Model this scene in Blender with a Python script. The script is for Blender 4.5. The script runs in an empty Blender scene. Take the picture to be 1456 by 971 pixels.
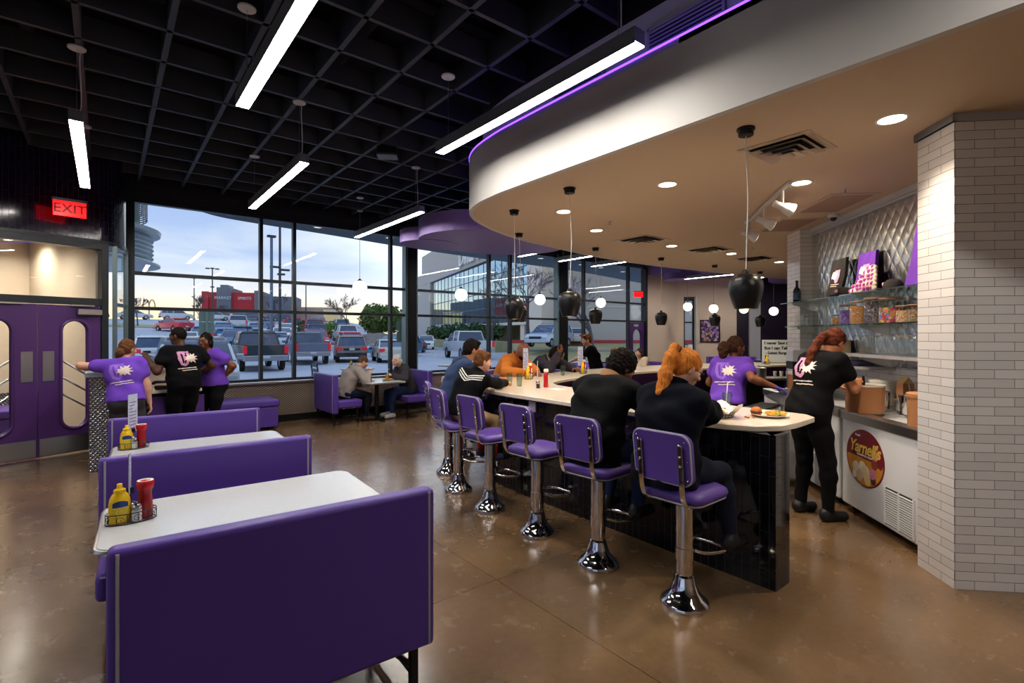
import bpy, bmesh, math, random
import numpy as np
from mathutils import Vector, Matrix, Euler
random.seed(7)
PI = math.pi
SC = bpy.context.scene
COL = SC.collection

# ---------------------------------------------------------------- colours and materials
def lin(c):
    def f(v):
        v /= 255.0
        return v / 12.92 if v <= 0.04045 else ((v + 0.055) / 1.055) ** 2.4
    return (f(c[0]), f(c[1]), f(c[2]), 1.0)

MATS = {}
def mat(name, rgb, rough=0.5, metal=0.0, spec=0.5, emit=None, estr=0.0, coat=0.0, trans=0.0, ior=1.45, alpha=1.0,
        noise=None, bump=None, sheen=0.0):
    """noise=(scale, amount, rgb2)   bump=(scale, strength)"""
    if name in MATS:
        return MATS[name]
    m = bpy.data.materials.new(name)
    m.use_nodes = True
    nt = m.node_tree
    b = nt.nodes['Principled BSDF']
    b.inputs['Base Color'].default_value = lin(rgb)
    b.inputs['Roughness'].default_value = rough
    b.inputs['Metallic'].default_value = metal
    b.inputs['Specular IOR Level'].default_value = spec
    b.inputs['IOR'].default_value = ior
    b.inputs['Coat Weight'].default_value = coat
    b.inputs['Transmission Weight'].default_value = trans
    b.inputs['Alpha'].default_value = alpha
    b.inputs['Sheen Weight'].default_value = sheen
    if emit:
        b.inputs['Emission Color'].default_value = lin(emit)
        b.inputs['Emission Strength'].default_value = estr
    if noise or bump:
        tc = nt.nodes.new('ShaderNodeTexCoord')
    if noise:
        n = nt.nodes.new('ShaderNodeTexNoise')
        n.inputs['Scale'].default_value = noise[0]
        n.inputs['Detail'].default_value = 5
        nt.links.new(tc.outputs['Object'], n.inputs['Vector'])
        mx = nt.nodes.new('ShaderNodeMix')
        mx.data_type = 'RGBA'
        mx.inputs[6].default_value = lin(rgb)
        mx.inputs[7].default_value = lin(noise[2])
        mr = nt.nodes.new('ShaderNodeMapRange')
        mr.inputs['From Min'].default_value = 0.35
        mr.inputs['From Max'].default_value = 0.65
        mr.inputs['To Max'].default_value = noise[1]
        nt.links.new(n.outputs['Fac'], mr.inputs['Value'])
        nt.links.new(mr.outputs['Result'], mx.inputs[0])
        nt.links.new(mx.outputs[2], b.inputs['Base Color'])
    if bump:
        n2 = nt.nodes.new('ShaderNodeTexNoise')
        n2.inputs['Scale'].default_value = bump[0]
        n2.inputs['Detail'].default_value = 4
        nt.links.new(tc.outputs['Object'], n2.inputs['Vector'])
        bp = nt.nodes.new('ShaderNodeBump')
        bp.inputs['Strength'].default_value = bump[1]
        bp.inputs['Distance'].default_value = 0.01
        nt.links.new(n2.outputs['Fac'], bp.inputs['Height'])
        nt.links.new(bp.outputs['Normal'], b.inputs['Normal'])
    MATS[name] = m
    return m

def brick_mat(name, rgb, rgb2, grout, bw, bh, mortar=0.004, rough=0.15, axes='xz', bump=0.4, offset=0.5, warp=0.0):
    """tiles laid in the object's own axes; axes 'xz' = courses run along x; 'zx' = tiles stand upright"""
    if name in MATS:
        return MATS[name]
    m = bpy.data.materials.new(name); m.use_nodes = True
    nt = m.node_tree; b = nt.nodes['Principled BSDF']
    tc = nt.nodes.new('ShaderNodeTexCoord')
    sp = nt.nodes.new('ShaderNodeSeparateXYZ'); cb = nt.nodes.new('ShaderNodeCombineXYZ')
    src = 'UV' if axes.startswith('uv') or axes.startswith('vu') else 'Object'
    nt.links.new(tc.outputs[src], sp.inputs[0])
    ix = {'x': 0, 'y': 1, 'z': 2, 'u': 0, 'v': 1}
    nt.links.new(sp.outputs[ix[axes[0]]], cb.inputs[0])
    nt.links.new(sp.outputs[ix[axes[1]]], cb.inputs[1])
    br = nt.nodes.new('ShaderNodeTexBrick')
    br.offset = offset
    br.inputs['Scale'].default_value = 1.0
    br.inputs['Mortar Size'].default_value = mortar
    br.inputs['Mortar Smooth'].default_value = 0.2
    br.inputs['Brick Width'].default_value = bw
    br.inputs['Row Height'].default_value = bh
    br.inputs['Color1'].default_value = lin(rgb)
    br.inputs['Color2'].default_value = lin(rgb2)
    br.inputs['Mortar'].default_value = lin(grout)
    nt.links.new(cb.outputs[0], br.inputs['Vector'])
    nt.links.new(br.outputs['Color'], b.inputs['Base Color'])
    mr = nt.nodes.new('ShaderNodeMapRange')
    mr.inputs['To Min'].default_value = rough; mr.inputs['To Max'].default_value = 0.8
    nt.links.new(br.outputs['Fac'], mr.inputs['Value'])
    nt.links.new(mr.outputs['Result'], b.inputs['Roughness'])
    bp = nt.nodes.new('ShaderNodeBump'); bp.invert = True
    bp.inputs['Strength'].default_value = bump; bp.inputs['Distance'].default_value = 0.004
    nt.links.new(br.outputs['Fac'], bp.inputs['Height'])
    nt.links.new(bp.outputs['Normal'], b.inputs['Normal'])
    MATS[name] = m
    return m

def math_node(nt, op, a, b=None):
    n = nt.nodes.new('ShaderNodeMath'); n.operation = op
    for i, v in enumerate((a, b)):
        if v is None: continue
        if isinstance(v, (int, float)): n.inputs[i].default_value = v
        else: nt.links.new(v, n.inputs[i])
    return n.outputs[0]

def quilt_mat():
    """diamond-quilted stainless sheet (pattern in object x / z)"""
    m = bpy.data.materials.new('quilted_steel'); m.use_nodes = True
    nt = m.node_tree; b = nt.nodes['Principled BSDF']
    b.inputs['Base Color'].default_value = lin((222, 222, 220))
    b.inputs['Metallic'].default_value = 1.0
    b.inputs['Roughness'].default_value = 0.27
    tc = nt.nodes.new('ShaderNodeTexCoord'); sp = nt.nodes.new('ShaderNodeSeparateXYZ')
    nt.links.new(tc.outputs['Object'], sp.inputs[0])
    x = math_node(nt, 'MULTIPLY', sp.outputs[0], 1 / 0.14)
    z = math_node(nt, 'MULTIPLY', sp.outputs[2], 1 / 0.21)
    p = math_node(nt, 'ADD', x, z); q = math_node(nt, 'SUBTRACT', x, z)
    sp1 = math_node(nt, 'ABSOLUTE', math_node(nt, 'SINE', math_node(nt, 'MULTIPLY', p, PI)))
    sq1 = math_node(nt, 'ABSOLUTE', math_node(nt, 'SINE', math_node(nt, 'MULTIPLY', q, PI)))
    h = math_node(nt, 'MULTIPLY', sp1, sq1)
    h = math_node(nt, 'POWER', h, 0.6)
    bp = nt.nodes.new('ShaderNodeBump')
    bp.inputs['Strength'].default_value = 0.28; bp.inputs['Distance'].default_value = 0.02
    nt.links.new(h, bp.inputs['Height']); nt.links.new(bp.outputs['Normal'], b.inputs['Normal'])
    MATS['quilted_steel'] = m
    return m

def weave_mat(name, rgb, rough, cw=0.05, ch=0.022, strength=1.0):
    """woven metal strip panel (pattern in object x / z)"""
    m = bpy.data.materials.new(name); m.use_nodes = True
    nt = m.node_tree; b = nt.nodes['Principled BSDF']
    b.inputs['Base Color'].default_value = lin(rgb)
    b.inputs['Metallic'].default_value = 0.9
    b.inputs['Roughness'].default_value = rough
    tc = nt.nodes.new('ShaderNodeTexCoord'); sp = nt.nodes.new('ShaderNodeSeparateXYZ')
    nt.links.new(tc.outputs['Object'], sp.inputs[0])
    x = math_node(nt, 'SINE', math_node(nt, 'MULTIPLY', sp.outputs[0], 2 * PI / cw))
    row = math_node(nt, 'SINE', math_node(nt, 'MULTIPLY', sp.outputs[2], PI / ch))
    sgn = math_node(nt, 'SIGN', row)
    h = math_node(nt, 'MULTIPLY', x, sgn)
    prof = math_node(nt, 'POWER', math_node(nt, 'ABSOLUTE', row), 0.4)
    h2 = math_node(nt, 'MULTIPLY', math_node(nt, 'ADD', h, 1.2), prof)
    bp = nt.nodes.new('ShaderNodeBump')
    bp.inputs['Strength'].default_value = strength; bp.inputs['Distance'].default_value = 0.01
    nt.links.new(h2, bp.inputs['Height']); nt.links.new(bp.outputs['Normal'], b.inputs['Normal'])
    # shade in the deep gaps between the strips, painted into the colour
    ramp = nt.nodes.new('ShaderNodeMapRange')
    ramp.inputs['From Min'].default_value = 0.0; ramp.inputs['From Max'].default_value = 1.1
    nt.links.new(h2, ramp.inputs['Value'])
    mx = nt.nodes.new('ShaderNodeMix'); mx.data_type = 'RGBA'
    mx.inputs[6].default_value = lin((30, 26, 24)); mx.inputs[7].default_value = lin(rgb)
    nt.links.new(ramp.outputs['Result'], mx.inputs[0]); nt.links.new(mx.outputs[2], b.inputs['Base Color'])
    MATS[name] = m
    return m

def glass_pane_mat(name, tint=(255, 255, 255), ior=1.5, boost=1.0, haze=0.0):
    """thin clear glass: transparent with a Fresnel mirror on top"""
    if name in MATS: return MATS[name]
    m = bpy.data.materials.new(name); m.use_nodes = True
    nt = m.node_tree
    nt.nodes.remove(nt.nodes['Principled BSDF'])
    out = nt.nodes['Material Output']
    t = nt.nodes.new('ShaderNodeBsdfTransparent'); t.inputs['Color'].default_value = lin(tint)
    g = nt.nodes.new('ShaderNodeBsdfGlossy'); g.inputs['Roughness'].default_value = 0.0
    g.inputs['Color'].default_value = (boost, boost, boost, 1)
    lw = nt.nodes.new('ShaderNodeLayerWeight'); lw.inputs['Blend'].default_value = 0.5
    f0 = ((ior - 1) / (ior + 1)) ** 2
    fr = math_node(nt, 'ADD', math_node(nt, 'MULTIPLY', math_node(nt, 'POWER', lw.outputs['Facing'], 5.0), 1 - f0), f0)
    mx = nt.nodes.new('ShaderNodeMixShader')
    nt.links.new(fr, mx.inputs[0]); nt.links.new(t.outputs[0], mx.inputs[1]); nt.links.new(g.outputs[0], mx.inputs[2])
    if haze:
        d = nt.nodes.new('ShaderNodeBsdfDiffuse'); d.inputs['Color'].default_value = lin((230, 232, 235))
        m2 = nt.nodes.new('ShaderNodeMixShader'); m2.inputs[0].default_value = haze
        nt.links.new(mx.outputs[0], m2.inputs[1]); nt.links.new(d.outputs[0], m2.inputs[2])
        nt.links.new(m2.outputs[0], out.inputs[0])
    else:
        nt.links.new(mx.outputs[0], out.inputs[0])
    MATS[name] = m
    return m

# ---------------------------------------------------------------- mesh building
class MB:
    def __init__(s):
        s.v = []; s.f = []; s.m = []; s.uv = {}
        s.mi = 0
    def add(s, vs, fs):
        o = len(s.v)
        s.v.extend([tuple(p) for p in vs])
        for f in fs:
            s.f.append(tuple(i + o for i in f)); s.m.append(s.mi)
        return s
    def box(s, x0, x1, y0, y1, z0, z1, M=None):
        vs = [(x0, y0, z0), (x1, y0, z0), (x1, y1, z0), (x0, y1, z0), (x0, y0, z1), (x1, y0, z1), (x1, y1, z1), (x0, y1, z1)]
        if M is not None: vs = [tuple(M @ Vector(p)) for p in vs]
        return s.add(vs, [(0, 3, 2, 1), (4, 5, 6, 7), (0, 1, 5, 4), (1, 2, 6, 5), (2, 3, 7, 6), (3, 0, 4, 7)])
    def cbox(s, c, d, M=None):
        return s.box(c[0] - d[0] / 2, c[0] + d[0] / 2, c[1] - d[1] / 2, c[1] + d[1] / 2, c[2] - d[2] / 2, c[2] + d[2] / 2, M)
    def bar(s, a, b, w, h=None, up=(0, 0, 1)):
        """rectangular bar from a to b"""
        a = Vector(a); b = Vector(b); h = h or w
        d = (b - a).normalized(); u = Vector(up)
        if abs(d.dot(u)) > 0.99: u = Vector((1, 0, 0))
        r = d.cross(u).normalized(); u = r.cross(d)
        vs = []
        for p in (a, b):
            for i, j in ((-1, -1), (1, -1), (1, 1), (-1, 1)):
                vs.append(p + r * (i * w / 2) + u * (j * h / 2))
        return s.add(vs, [(0, 1, 2, 3), (7, 6, 5, 4), (0, 4, 5, 1), (1, 5, 6, 2), (2, 6, 7, 3), (3, 7, 4, 0)])
    def tube(s, pts, r, n=8, cap=True):
        pts = [Vector(p) for p in pts]
        rs = r if isinstance(r, (list, tuple)) else [r] * len(pts)
        vs = []; up = None
        for i, p in enumerate(pts):
            if i == 0: d = pts[1] - pts[0]
            elif i == len(pts) - 1: d = pts[-1] - pts[-2]
            else: d = (pts[i + 1] - pts[i]).normalized() + (pts[i] - pts[i - 1]).normalized()
            if d.length < 1e-9: d = Vector((0, 0, 1))
            d.normalize()
            if up is None:
                up = Vector((0, 0, 1)) if abs(d.z) < 0.9 else Vector((1, 0, 0))
            rr = d.cross(up)
            if rr.length < 1e-6: rr = d.cross(Vector((0, 1, 0)))
            rr.normalize(); uu = rr.cross(d); up = uu
            for k in range(n):
                a = 2 * PI * k / n
                vs.append(p + rr * (math.cos(a) * rs[i]) + uu * (math.sin(a) * rs[i]))
        fs = []
        for i in range(len(pts) - 1):
            for k in range(n):
                k2 = (k + 1) % n
                fs.append((i * n + k, i * n + k2, (i + 1) * n + k2, (i + 1) * n + k))
        if cap:
            fs.append(tuple(range(n - 1, -1, -1))); e = (len(pts) - 1) * n
            fs.append(tuple(e + k for k in range(n)))
        return s.add(vs, fs)
    def cyl(s, a, b, r1, r2=None, n=16, cap=True):
        return s.tube([a, b], [r1, r1 if r2 is None else r2], n, cap)
    def lathe(s, prof, c=(0, 0, 0), n=24, M=None, sx=1.0, sy=1.0, ring=False):
        """prof = [(r, z), ...] closed at ends where r = 0 or capped"""
        vs = []; fs = []
        for r, z in prof:
            for k in range(n):
                a = 2 * PI * k / n
                vs.append((c[0] + r * sx * math.cos(a), c[1] + r * sy * math.sin(a), c[2] + z))
        for i in range(len(prof) - 1):
            for k in range(n):
                k2 = (k + 1) % n
                fs.append((i * n + k, i * n + k2, (i + 1) * n + k2, (i + 1) * n + k))
        if ring:
            e = (len(prof) - 1) * n
            for k in range(n): fs.append((e + k, e + (k + 1) % n, (k + 1) % n, k))
        else:
            if prof[0][0] > 1e-6: fs.append(tuple(range(n - 1, -1, -1)))
            if prof[-1][0] > 1e-6: fs.append(tuple((len(prof) - 1) * n + k for k in range(n)))
        if M is not None: vs = [tuple(M @ Vector(p)) for p in vs]
        return s.add(vs, fs)
    def sphere(s, c, r, n=20, m=12, M=None):
        rx, ry, rz = (r, r, r) if isinstance(r, (int, float)) else r
        vs = [(0, 0, -rz)]
        for i in range(1, m):
            t = PI * i / m
            for k in range(n):
                a = 2 * PI * k / n
                vs.append((rx * math.sin(t) * math.cos(a), ry * math.sin(t) * math.sin(a), -rz * math.cos(t)))
        vs.append((0, 0, rz))
        fs = []
        for k in range(n):
            fs.append((0, 1 + (k + 1) % n, 1 + k))
            fs.append((len(vs) - 1, 1 + (m - 2) * n + k, 1 + (m - 2) * n + (k + 1) % n))
        for i in range(m - 2):
            for k in range(n):
                k2 = (k + 1) % n
                fs.append((1 + i * n + k, 1 + i * n + k2, 1 + (i + 1) * n + k2, 1 + (i + 1) * n + k))
        if M is not None: vs = [tuple(M @ Vector(p)) for p in vs]
        vs = [(p[0] + c[0], p[1] + c[1], p[2] + c[2]) for p in vs]
        return s.add(vs, fs)
    def prism(s, poly, z0, z1, M=None):
        """poly = ccw (x, y) outline extruded in z"""
        n = len(poly)
        vs = [(p[0], p[1], z0) for p in poly] + [(p[0], p[1], z1) for p in poly]
        if M is not None: vs = [tuple(M @ Vector(p)) for p in vs]
        fs = [tuple(range(n - 1, -1, -1)), tuple(range(n, 2 * n))]
        for i in range(n):
            j = (i + 1) % n
            fs.append((i, j, n + j, n + i))
        return s.add(vs, fs)
    def loft(s, rings, closed_ring=True, cap=True):
        n = len(rings[0]); vs = [p for r in rings for p in r]; fs = []
        for i in range(len(rings) - 1):
            for k in range(n if closed_ring else n - 1):
                k2 = (k + 1) % n
                fs.append((i * n + k, i * n + k2, (i + 1) * n + k2, (i + 1) * n + k))
        if cap and closed_ring:
            fs.append(tuple(range(n - 1, -1, -1))); e = (len(rings) - 1) * n
            fs.append(tuple(e + k for k in range(n)))
        return s.add(vs, fs)
    def build(s, name, mats, parent=None, smooth=40, bevel=0.0, seg=2, uv=None, loc=None, rot=None):
        me = bpy.data.meshes.new(name)
        me.from_pydata(s.v, [], s.f)
        ms = mats if isinstance(mats, (list, tuple)) else [mats]
        for m in ms: me.materials.append(m)
        if len(ms) > 1:
            me.polygons.foreach_set('material_index', s.m)
        if uv is not None:
            l = me.uv_layers.new(name='UVMap')
            for lp in me.loops:
                l.data[lp.index].uv = uv(me.vertices[lp.vertex_index].co)
        me.validate(); me.update()
        bm = bmesh.new(); bm.from_mesh(me)
        bmesh.ops.recalc_face_normals(bm, faces=bm.faces)
        bm.to_mesh(me); bm.free()
        if smooth:
            me.polygons.foreach_set('use_smooth', [True] * len(me.polygons))
            me.set_sharp_from_angle(angle=math.radians(smooth))
        o = bpy.data.objects.new(name, me); COL.objects.link(o)
        if parent is not None: o.parent = parent
        if loc is not None: o.location = loc
        if rot is not None: o.rotation_euler = rot
        if bevel:
            md = o.modifiers.new('round', 'BEVEL'); md.width = bevel; md.segments = seg; md.limit_method = 'ANGLE'
            md.angle_limit = math.radians(35); md.harden_normals = False
        return o

def tag(o, label=None, cat=None, group=None, kind=None):
    if label: o['label'] = label
    if cat: o['category'] = cat
    if group: o['group'] = group
    if kind: o['kind'] = kind
    return o

def thing(name, label, cat, loc=(0, 0, 0), rz=0.0, group=None):
    o = bpy.data.objects.new(name, None); COL.objects.link(o)
    o.empty_display_size = 0.1
    o.location = loc; o.rotation_euler = (0, 0, rz)
    return tag(o, label, cat, group)

def struct(o):
    o['kind'] = 'structure'
    return o

def copy_tree(o, parent=None):
    c = o.copy(); COL.objects.link(c)
    if parent is not None:
        c.parent = parent
    for ch in list(o.children):
        copy_tree(ch, c)
    return c

def place(o, loc, rz=0.0, label=None, group=None):
    o.location = loc; o.rotation_euler = (0, 0, rz)
    if label: o['label'] = label
    if group: o['group'] = group
    return o

def text_mesh(name, s, size, m, parent=None, depth=0.004, loc=(0, 0, 0), rot=(PI / 2, 0, 0), align='CENTER', shear=0.0, bold=0.0, spacing=1.0, res=3):
    cu = bpy.data.curves.new(name, 'FONT')
    cu.body = s; cu.size = size; cu.extrude = depth; cu.align_x = align; cu.align_y = 'CENTER'; cu.shear = shear; cu.offset = bold
    cu.space_character = spacing; cu.resolution_u = res
    tmp = bpy.data.objects.new(name + '_tmp', cu); COL.objects.link(tmp)
    dg = bpy.context.evaluated_depsgraph_get()
    me = bpy.data.meshes.new_from_object(tmp.evaluated_get(dg))
    bpy.data.objects.remove(tmp); bpy.data.curves.remove(cu)
    me.materials.clear(); me.materials.append(m)
    o = bpy.data.objects.new(name, me); COL.objects.link(o)
    o.location = loc; o.rotation_euler = rot
    if parent is not None: o.parent = parent
    return o

def smooth_closed(pts, it=2):
    for _ in range(it):
        q = []
        n = len(pts)
        for i in range(n):
            a = pts[i]; b = pts[(i + 1) % n]
            q.append((a[0] * .75 + b[0] * .25, a[1] * .75 + b[1] * .25)); q.append((a[0] * .25 + b[0] * .75, a[1] * .25 + b[1] * .75))
        pts = q
    return pts

def catmull(pts, sub=6):
    P = [Vector(p) for p in pts]; out = []
    for i in range(len(P) - 1):
        p0 = P[max(i - 1, 0)]; p1 = P[i]; p2 = P[i + 1]; p3 = P[min(i + 2, len(P) - 1)]
        for k in range(sub):
            t = k / sub
            out.append(0.5 * ((2 * p1) + (p2 - p0) * t + (2 * p0 - 5 * p1 + 4 * p2 - p3) * t * t + (3 * p1 - p0 - 3 * p2 + p3) * t ** 3))
    out.append(P[-1])
    return out

def rrect(x0, x1, y0, y1, r, n=6):
    pts = []
    for cx, cy, a0 in ((x1 - r, y0 + r, -90), (x1 - r, y1 - r, 0), (x0 + r, y1 - r, 90), (x0 + r, y0 + r, 180)):
        for k in range(n + 1):
            a = math.radians(a0 + 90 * k / n)
            pts.append((cx + r * math.cos(a), cy + r * math.sin(a)))
    return pts

def offset_poly(path, d):
    """offset an open 2-D path to its left by d"""
    P = [Vector((p[0], p[1])) for p in path]; out = []
    for i in range(len(P)):
        if i == 0: t = P[1] - P[0]
        elif i == len(P) - 1: t = P[-1] - P[-2]
        else: t = (P[i + 1] - P[i]).normalized() + (P[i] - P[i - 1]).normalized()
        t.normalize()
        out.append((P[i].x - t.y * d, P[i].y + t.x * d))
    return out
# ================================================================ camera, render look, sky
cam_d = bpy.data.cameras.new('camera'); cam = bpy.data.objects.new('camera', cam_d); COL.objects.link(cam)
cam_d.sensor_width = 36.0; cam_d.lens = 719.0 / 1456 * 36; cam_d.clip_start = 0.05; cam_d.clip_end = 2000
cam.location = (0, 0, 1.65); cam.rotation_euler = (PI / 2, 0, -math.atan(577 / 719))
cam_d.shift_y = -9.5 / 1456
SC.camera = cam
SC.view_settings.view_transform = 'Standard'; SC.view_settings.look = 'None'
SC.view_settings.gamma = 1.0; SC.view_settings.exposure = 0.78
SC.cycles.use_denoising = True
SC.cycles.max_bounces = 7; SC.cycles.diffuse_bounces = 4; SC.cycles.glossy_bounces = 4
SC.cycles.transmission_bounces = 6; SC.cycles.transparent_max_bounces = 24
SC.cycles.sample_clamp_indirect = 6.0
SC.cycles.caustics_reflective = False; SC.cycles.caustics_refractive = False

# dusk sky: blue-grey cloud sheets over a peach horizon, brighter where the low sun sits behind the cloud
W = bpy.data.worlds.new('dusk_sky'); SC.world = W; W.use_nodes = True
nt = W.node_tree; bg = nt.nodes['Background']
tc = nt.nodes.new('ShaderNodeTexCoord'); sp = nt.nodes.new('ShaderNodeSeparateXYZ')
nt.links.new(tc.outputs['Generated'], sp.inputs[0])
ramp = nt.nodes.new('ShaderNodeValToRGB'); nt.links.new(sp.outputs[2], ramp.inputs[0])
cr = ramp.color_ramp
cr.elements[0].position = 0.0; cr.elements[0].color = lin((250, 214, 160))
cr.elements[1].position = 1.0; cr.elements[1].color = lin((150, 175, 215))
for p, c in ((0.035, (248, 222, 180)), (0.07, (220, 214, 208)), (0.12, (166, 182, 210)), (0.25, (142, 164, 202)), (0.5, (170, 186, 210))):
    e = cr.elements.new(p); e.color = lin(c)
mp = nt.nodes.new('ShaderNodeMapping'); mp.inputs['Scale'].default_value = (1.0, 1.0, 5.5)
nt.links.new(tc.outputs['Generated'], mp.inputs[0])
nz = nt.nodes.new('ShaderNodeTexNoise'); nz.inputs['Scale'].default_value = 2.6; nz.inputs['Detail'].default_value = 6; nz.inputs['Distortion'].default_value = 0.4
nt.links.new(mp.outputs[0], nz.inputs['Vector'])
mr = nt.nodes.new('ShaderNodeMapRange'); mr.inputs['From Min'].default_value = 0.42; mr.inputs['From Max'].default_value = 0.66; mr.inputs['To Max'].default_value = 0.75
nt.links.new(nz.outputs['Fac'], mr.inputs['Value'])
mx = nt.nodes.new('ShaderNodeMix'); mx.data_type = 'RGBA'
nt.links.new(mr.outputs['Result'], mx.inputs[0]); nt.links.new(ramp.outputs['Color'], mx.inputs[6]); mx.inputs[7].default_value = lin((214, 216, 216))
# glow of the sun behind thin cloud
sd = Vector((0.47, 0.86, 0.235)).normalized()
dp = nt.nodes.new('ShaderNodeVectorMath'); dp.operation = 'DOT_PRODUCT'; dp.inputs[1].default_value = sd
nrm = nt.nodes.new('ShaderNodeVectorMath'); nrm.operation = 'NORMALIZE'
nt.links.new(tc.outputs['Generated'], nrm.inputs[0]); nt.links.new(nrm.outputs[0], dp.inputs[0])
pw = math_node(nt, 'POWER', math_node(nt, 'MAXIMUM', dp.outputs['Value'], 0.0), 160.0)
pw = math_node(nt, 'MULTIPLY', pw, 0.9)
ad = nt.nodes.new('ShaderNodeMix'); ad.data_type = 'RGBA'; ad.blend_type = 'ADD'; ad.inputs[7].default_value = (1.0, 0.96, 0.86, 1)
nt.links.new(pw, ad.inputs[0]); nt.links.new(mx.outputs[2], ad.inputs[6])
nt.links.new(ad.outputs[2], bg.inputs['Color']); bg.inputs['Strength'].default_value = 0.95

# ================================================================ materials shared by the room
M_floor = bpy.data.materials.new('stained_concrete'); M_floor.use_nodes = True
nt = M_floor.node_tree; b = nt.nodes['Principled BSDF']
tc = nt.nodes.new('ShaderNodeTexCoord')
n1 = nt.nodes.new('ShaderNodeTexNoise'); n1.inputs['Scale'].default_value = 0.9; n1.inputs['Detail'].default_value = 5; n1.inputs['Roughness'].default_value = 0.55
n2 = nt.nodes.new('ShaderNodeTexNoise'); n2.inputs['Scale'].default_value = 5.0; n2.inputs['Detail'].default_value = 8; n2.inputs['Roughness'].default_value = 0.65
n3 = nt.nodes.new('ShaderNodeTexNoise'); n3.inputs['Scale'].default_value = 24.0; n3.inputs['Detail'].default_value = 3
for n in (n1, n2, n3): nt.links.new(tc.outputs['Object'], n.inputs['Vector'])
s = math_node(nt, 'ADD', math_node(nt, 'MULTIPLY', n1.outputs['Fac'], 0.82), math_node(nt, 'MULTIPLY', n3.outputs['Fac'], 0.18))
rp = nt.nodes.new('ShaderNodeValToRGB'); nt.links.new(s, rp.inputs[0])
rp.color_ramp.elements[0].position = 0.3; rp.color_ramp.elements[0].color = lin((78, 60, 41))
rp.color_ramp.elements[1].position = 0.72; rp.color_ramp.elements[1].color = lin((138, 110, 79))
e = rp.color_ramp.elements.new(0.5); e.color = lin((110, 86, 60))
# sawn joints every 3.05 m
sp = nt.nodes.new('ShaderNodeSeparateXYZ'); nt.links.new(tc.outputs['Object'], sp.inputs[0])
def joint(ax, off, per):
    t = math_node(nt, 'DIVIDE', math_node(nt, 'SUBTRACT', sp.outputs[ax], off), per)
    fr = math_node(nt, 'ABSOLUTE', math_node(nt, 'SUBTRACT', math_node(nt, 'FRACT', math_node(nt, 'ADD', t, 0.5)), 0.5))
    return math_node(nt, 'LESS_THAN', math_node(nt, 'MULTIPLY', fr, per), 0.0022)
j = math_node(nt, 'MAXIMUM', joint(0, 2.05, 3.6), joint(1, 2.72, 3.6))
mx = nt.nodes.new('ShaderNodeMix'); mx.data_type = 'RGBA'
nt.links.new(j, mx.inputs[0]); nt.links.new(rp.outputs['Color'], mx.inputs[6]); mx.inputs[7].default_value = lin((52, 38, 26))
nt.links.new(mx.outputs[2], b.inputs['Base Color'])
mr = nt.nodes.new('ShaderNodeMapRange'); mr.inputs['From Min'].default_value = 0.3; mr.inputs['From Max'].default_value = 0.7; mr.inputs['To Min'].default_value = 0.2; mr.inputs['To Max'].default_value = 0.3
nt.links.new(n2.outputs['Fac'], mr.inputs['Value']); nt.links.new(mr.outputs['Result'], b.inputs['Roughness'])
b.inputs['Specular IOR Level'].default_value = 0.5
b.inputs['Coat Weight'].default_value = 0.35; b.inputs['Coat Roughness'].default_value = 0.16

M_black = mat('black_paint', (22, 22, 24), 0.55)
M_grid = mat('black_ceiling_paint', (60, 64, 70), 0.5)
M_deck = mat('black_deck', (14, 14, 16), 0.8)
M_frame = mat('dark_aluminium', (44, 50, 54), 0.35, 0.3)
M_framel = mat('grey_aluminium', (112, 132, 138), 0.35, 0.5)
M_white = mat('white_plaster', (206, 204, 200), 0.6)
M_tan = mat('cream_plaster', (206, 184, 156), 0.7)
M_beige = mat('beige_wall', (220, 200, 178), 0.7)
M_grey = mat('pale_grey_wall', (176, 176, 180), 0.7)
M_purple_wall = mat('purple_paint', (146, 120, 190), 0.5)
M_darkpurple = mat('dark_purple_wall', (34, 20, 42), 0.5)
M_purple_door = mat('purple_door_paint', (82, 46, 110), 0.35)
M_vinyl = mat('purple_vinyl', (90, 64, 154), 0.38, spec=0.4, bump=(900, 0.08))
M_piping = mat('grey_piping', (176, 172, 180), 0.4)
M_steel = mat('brushed_steel', (190, 188, 184), 0.28, 1.0)
M_chrome = mat('chrome', (214, 212, 212), 0.08, 1.0)
M_blackmetal = mat('black_metal', (16, 16, 17), 0.4, 0.3)
M_lamp = mat('warm_diffuser', (255, 244, 226), 0.6, emit=(255, 247, 238), estr=38.0)
M_lamphouse = mat('grey_lamp_housing', (126, 130, 134), 0.4, 0.4)
M_canopyw = mat('white_canopy', (214, 214, 212), 0.5)
M_globe = mat('opal_globe', (250, 250, 250), 0.3, emit=(255, 250, 244), estr=1.05)
M_down = mat('downlight_lens', (255, 250, 240), 0.5, emit=(255, 236, 208), estr=9.0)
M_pendant = mat('matt_black_shade', (20, 20, 22), 0.32, spec=0.5)
M_led = mat('violet_led', (120, 60, 255), 0.5, emit=(104, 56, 255), estr=3.2)
M_glass = glass_pane_mat('window_glass', (249, 252, 254), 1.42)
M_wtile = brick_mat('white_subway_tile', (232, 228, 226), (216, 213, 212), (92, 88, 88), 0.235, 0.0594, 0.0018, 0.12, 'xz', 0.3)
M_btile = brick_mat('black_wall_tile', (15, 14, 22), (9, 9, 14), (30, 30, 36), 0.245, 0.0605, 0.0015, 0.08, 'vu', 0.3)
M_dtile = brick_mat('dark_violet_tile', (30, 22, 48), (20, 16, 34), (58, 52, 74), 0.2, 0.0600, 0.0016, 0.12, 'vu', 0.3)
M_quilt = quilt_mat()
M_weavew = weave_mat('woven_bronze_panel', (168, 150, 136), 0.4, 0.06, 0.02, 0.7)
M_weaves = weave_mat('woven_steel_panel', (196, 196, 200), 0.25, 0.045, 0.026, 1.0)

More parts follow.
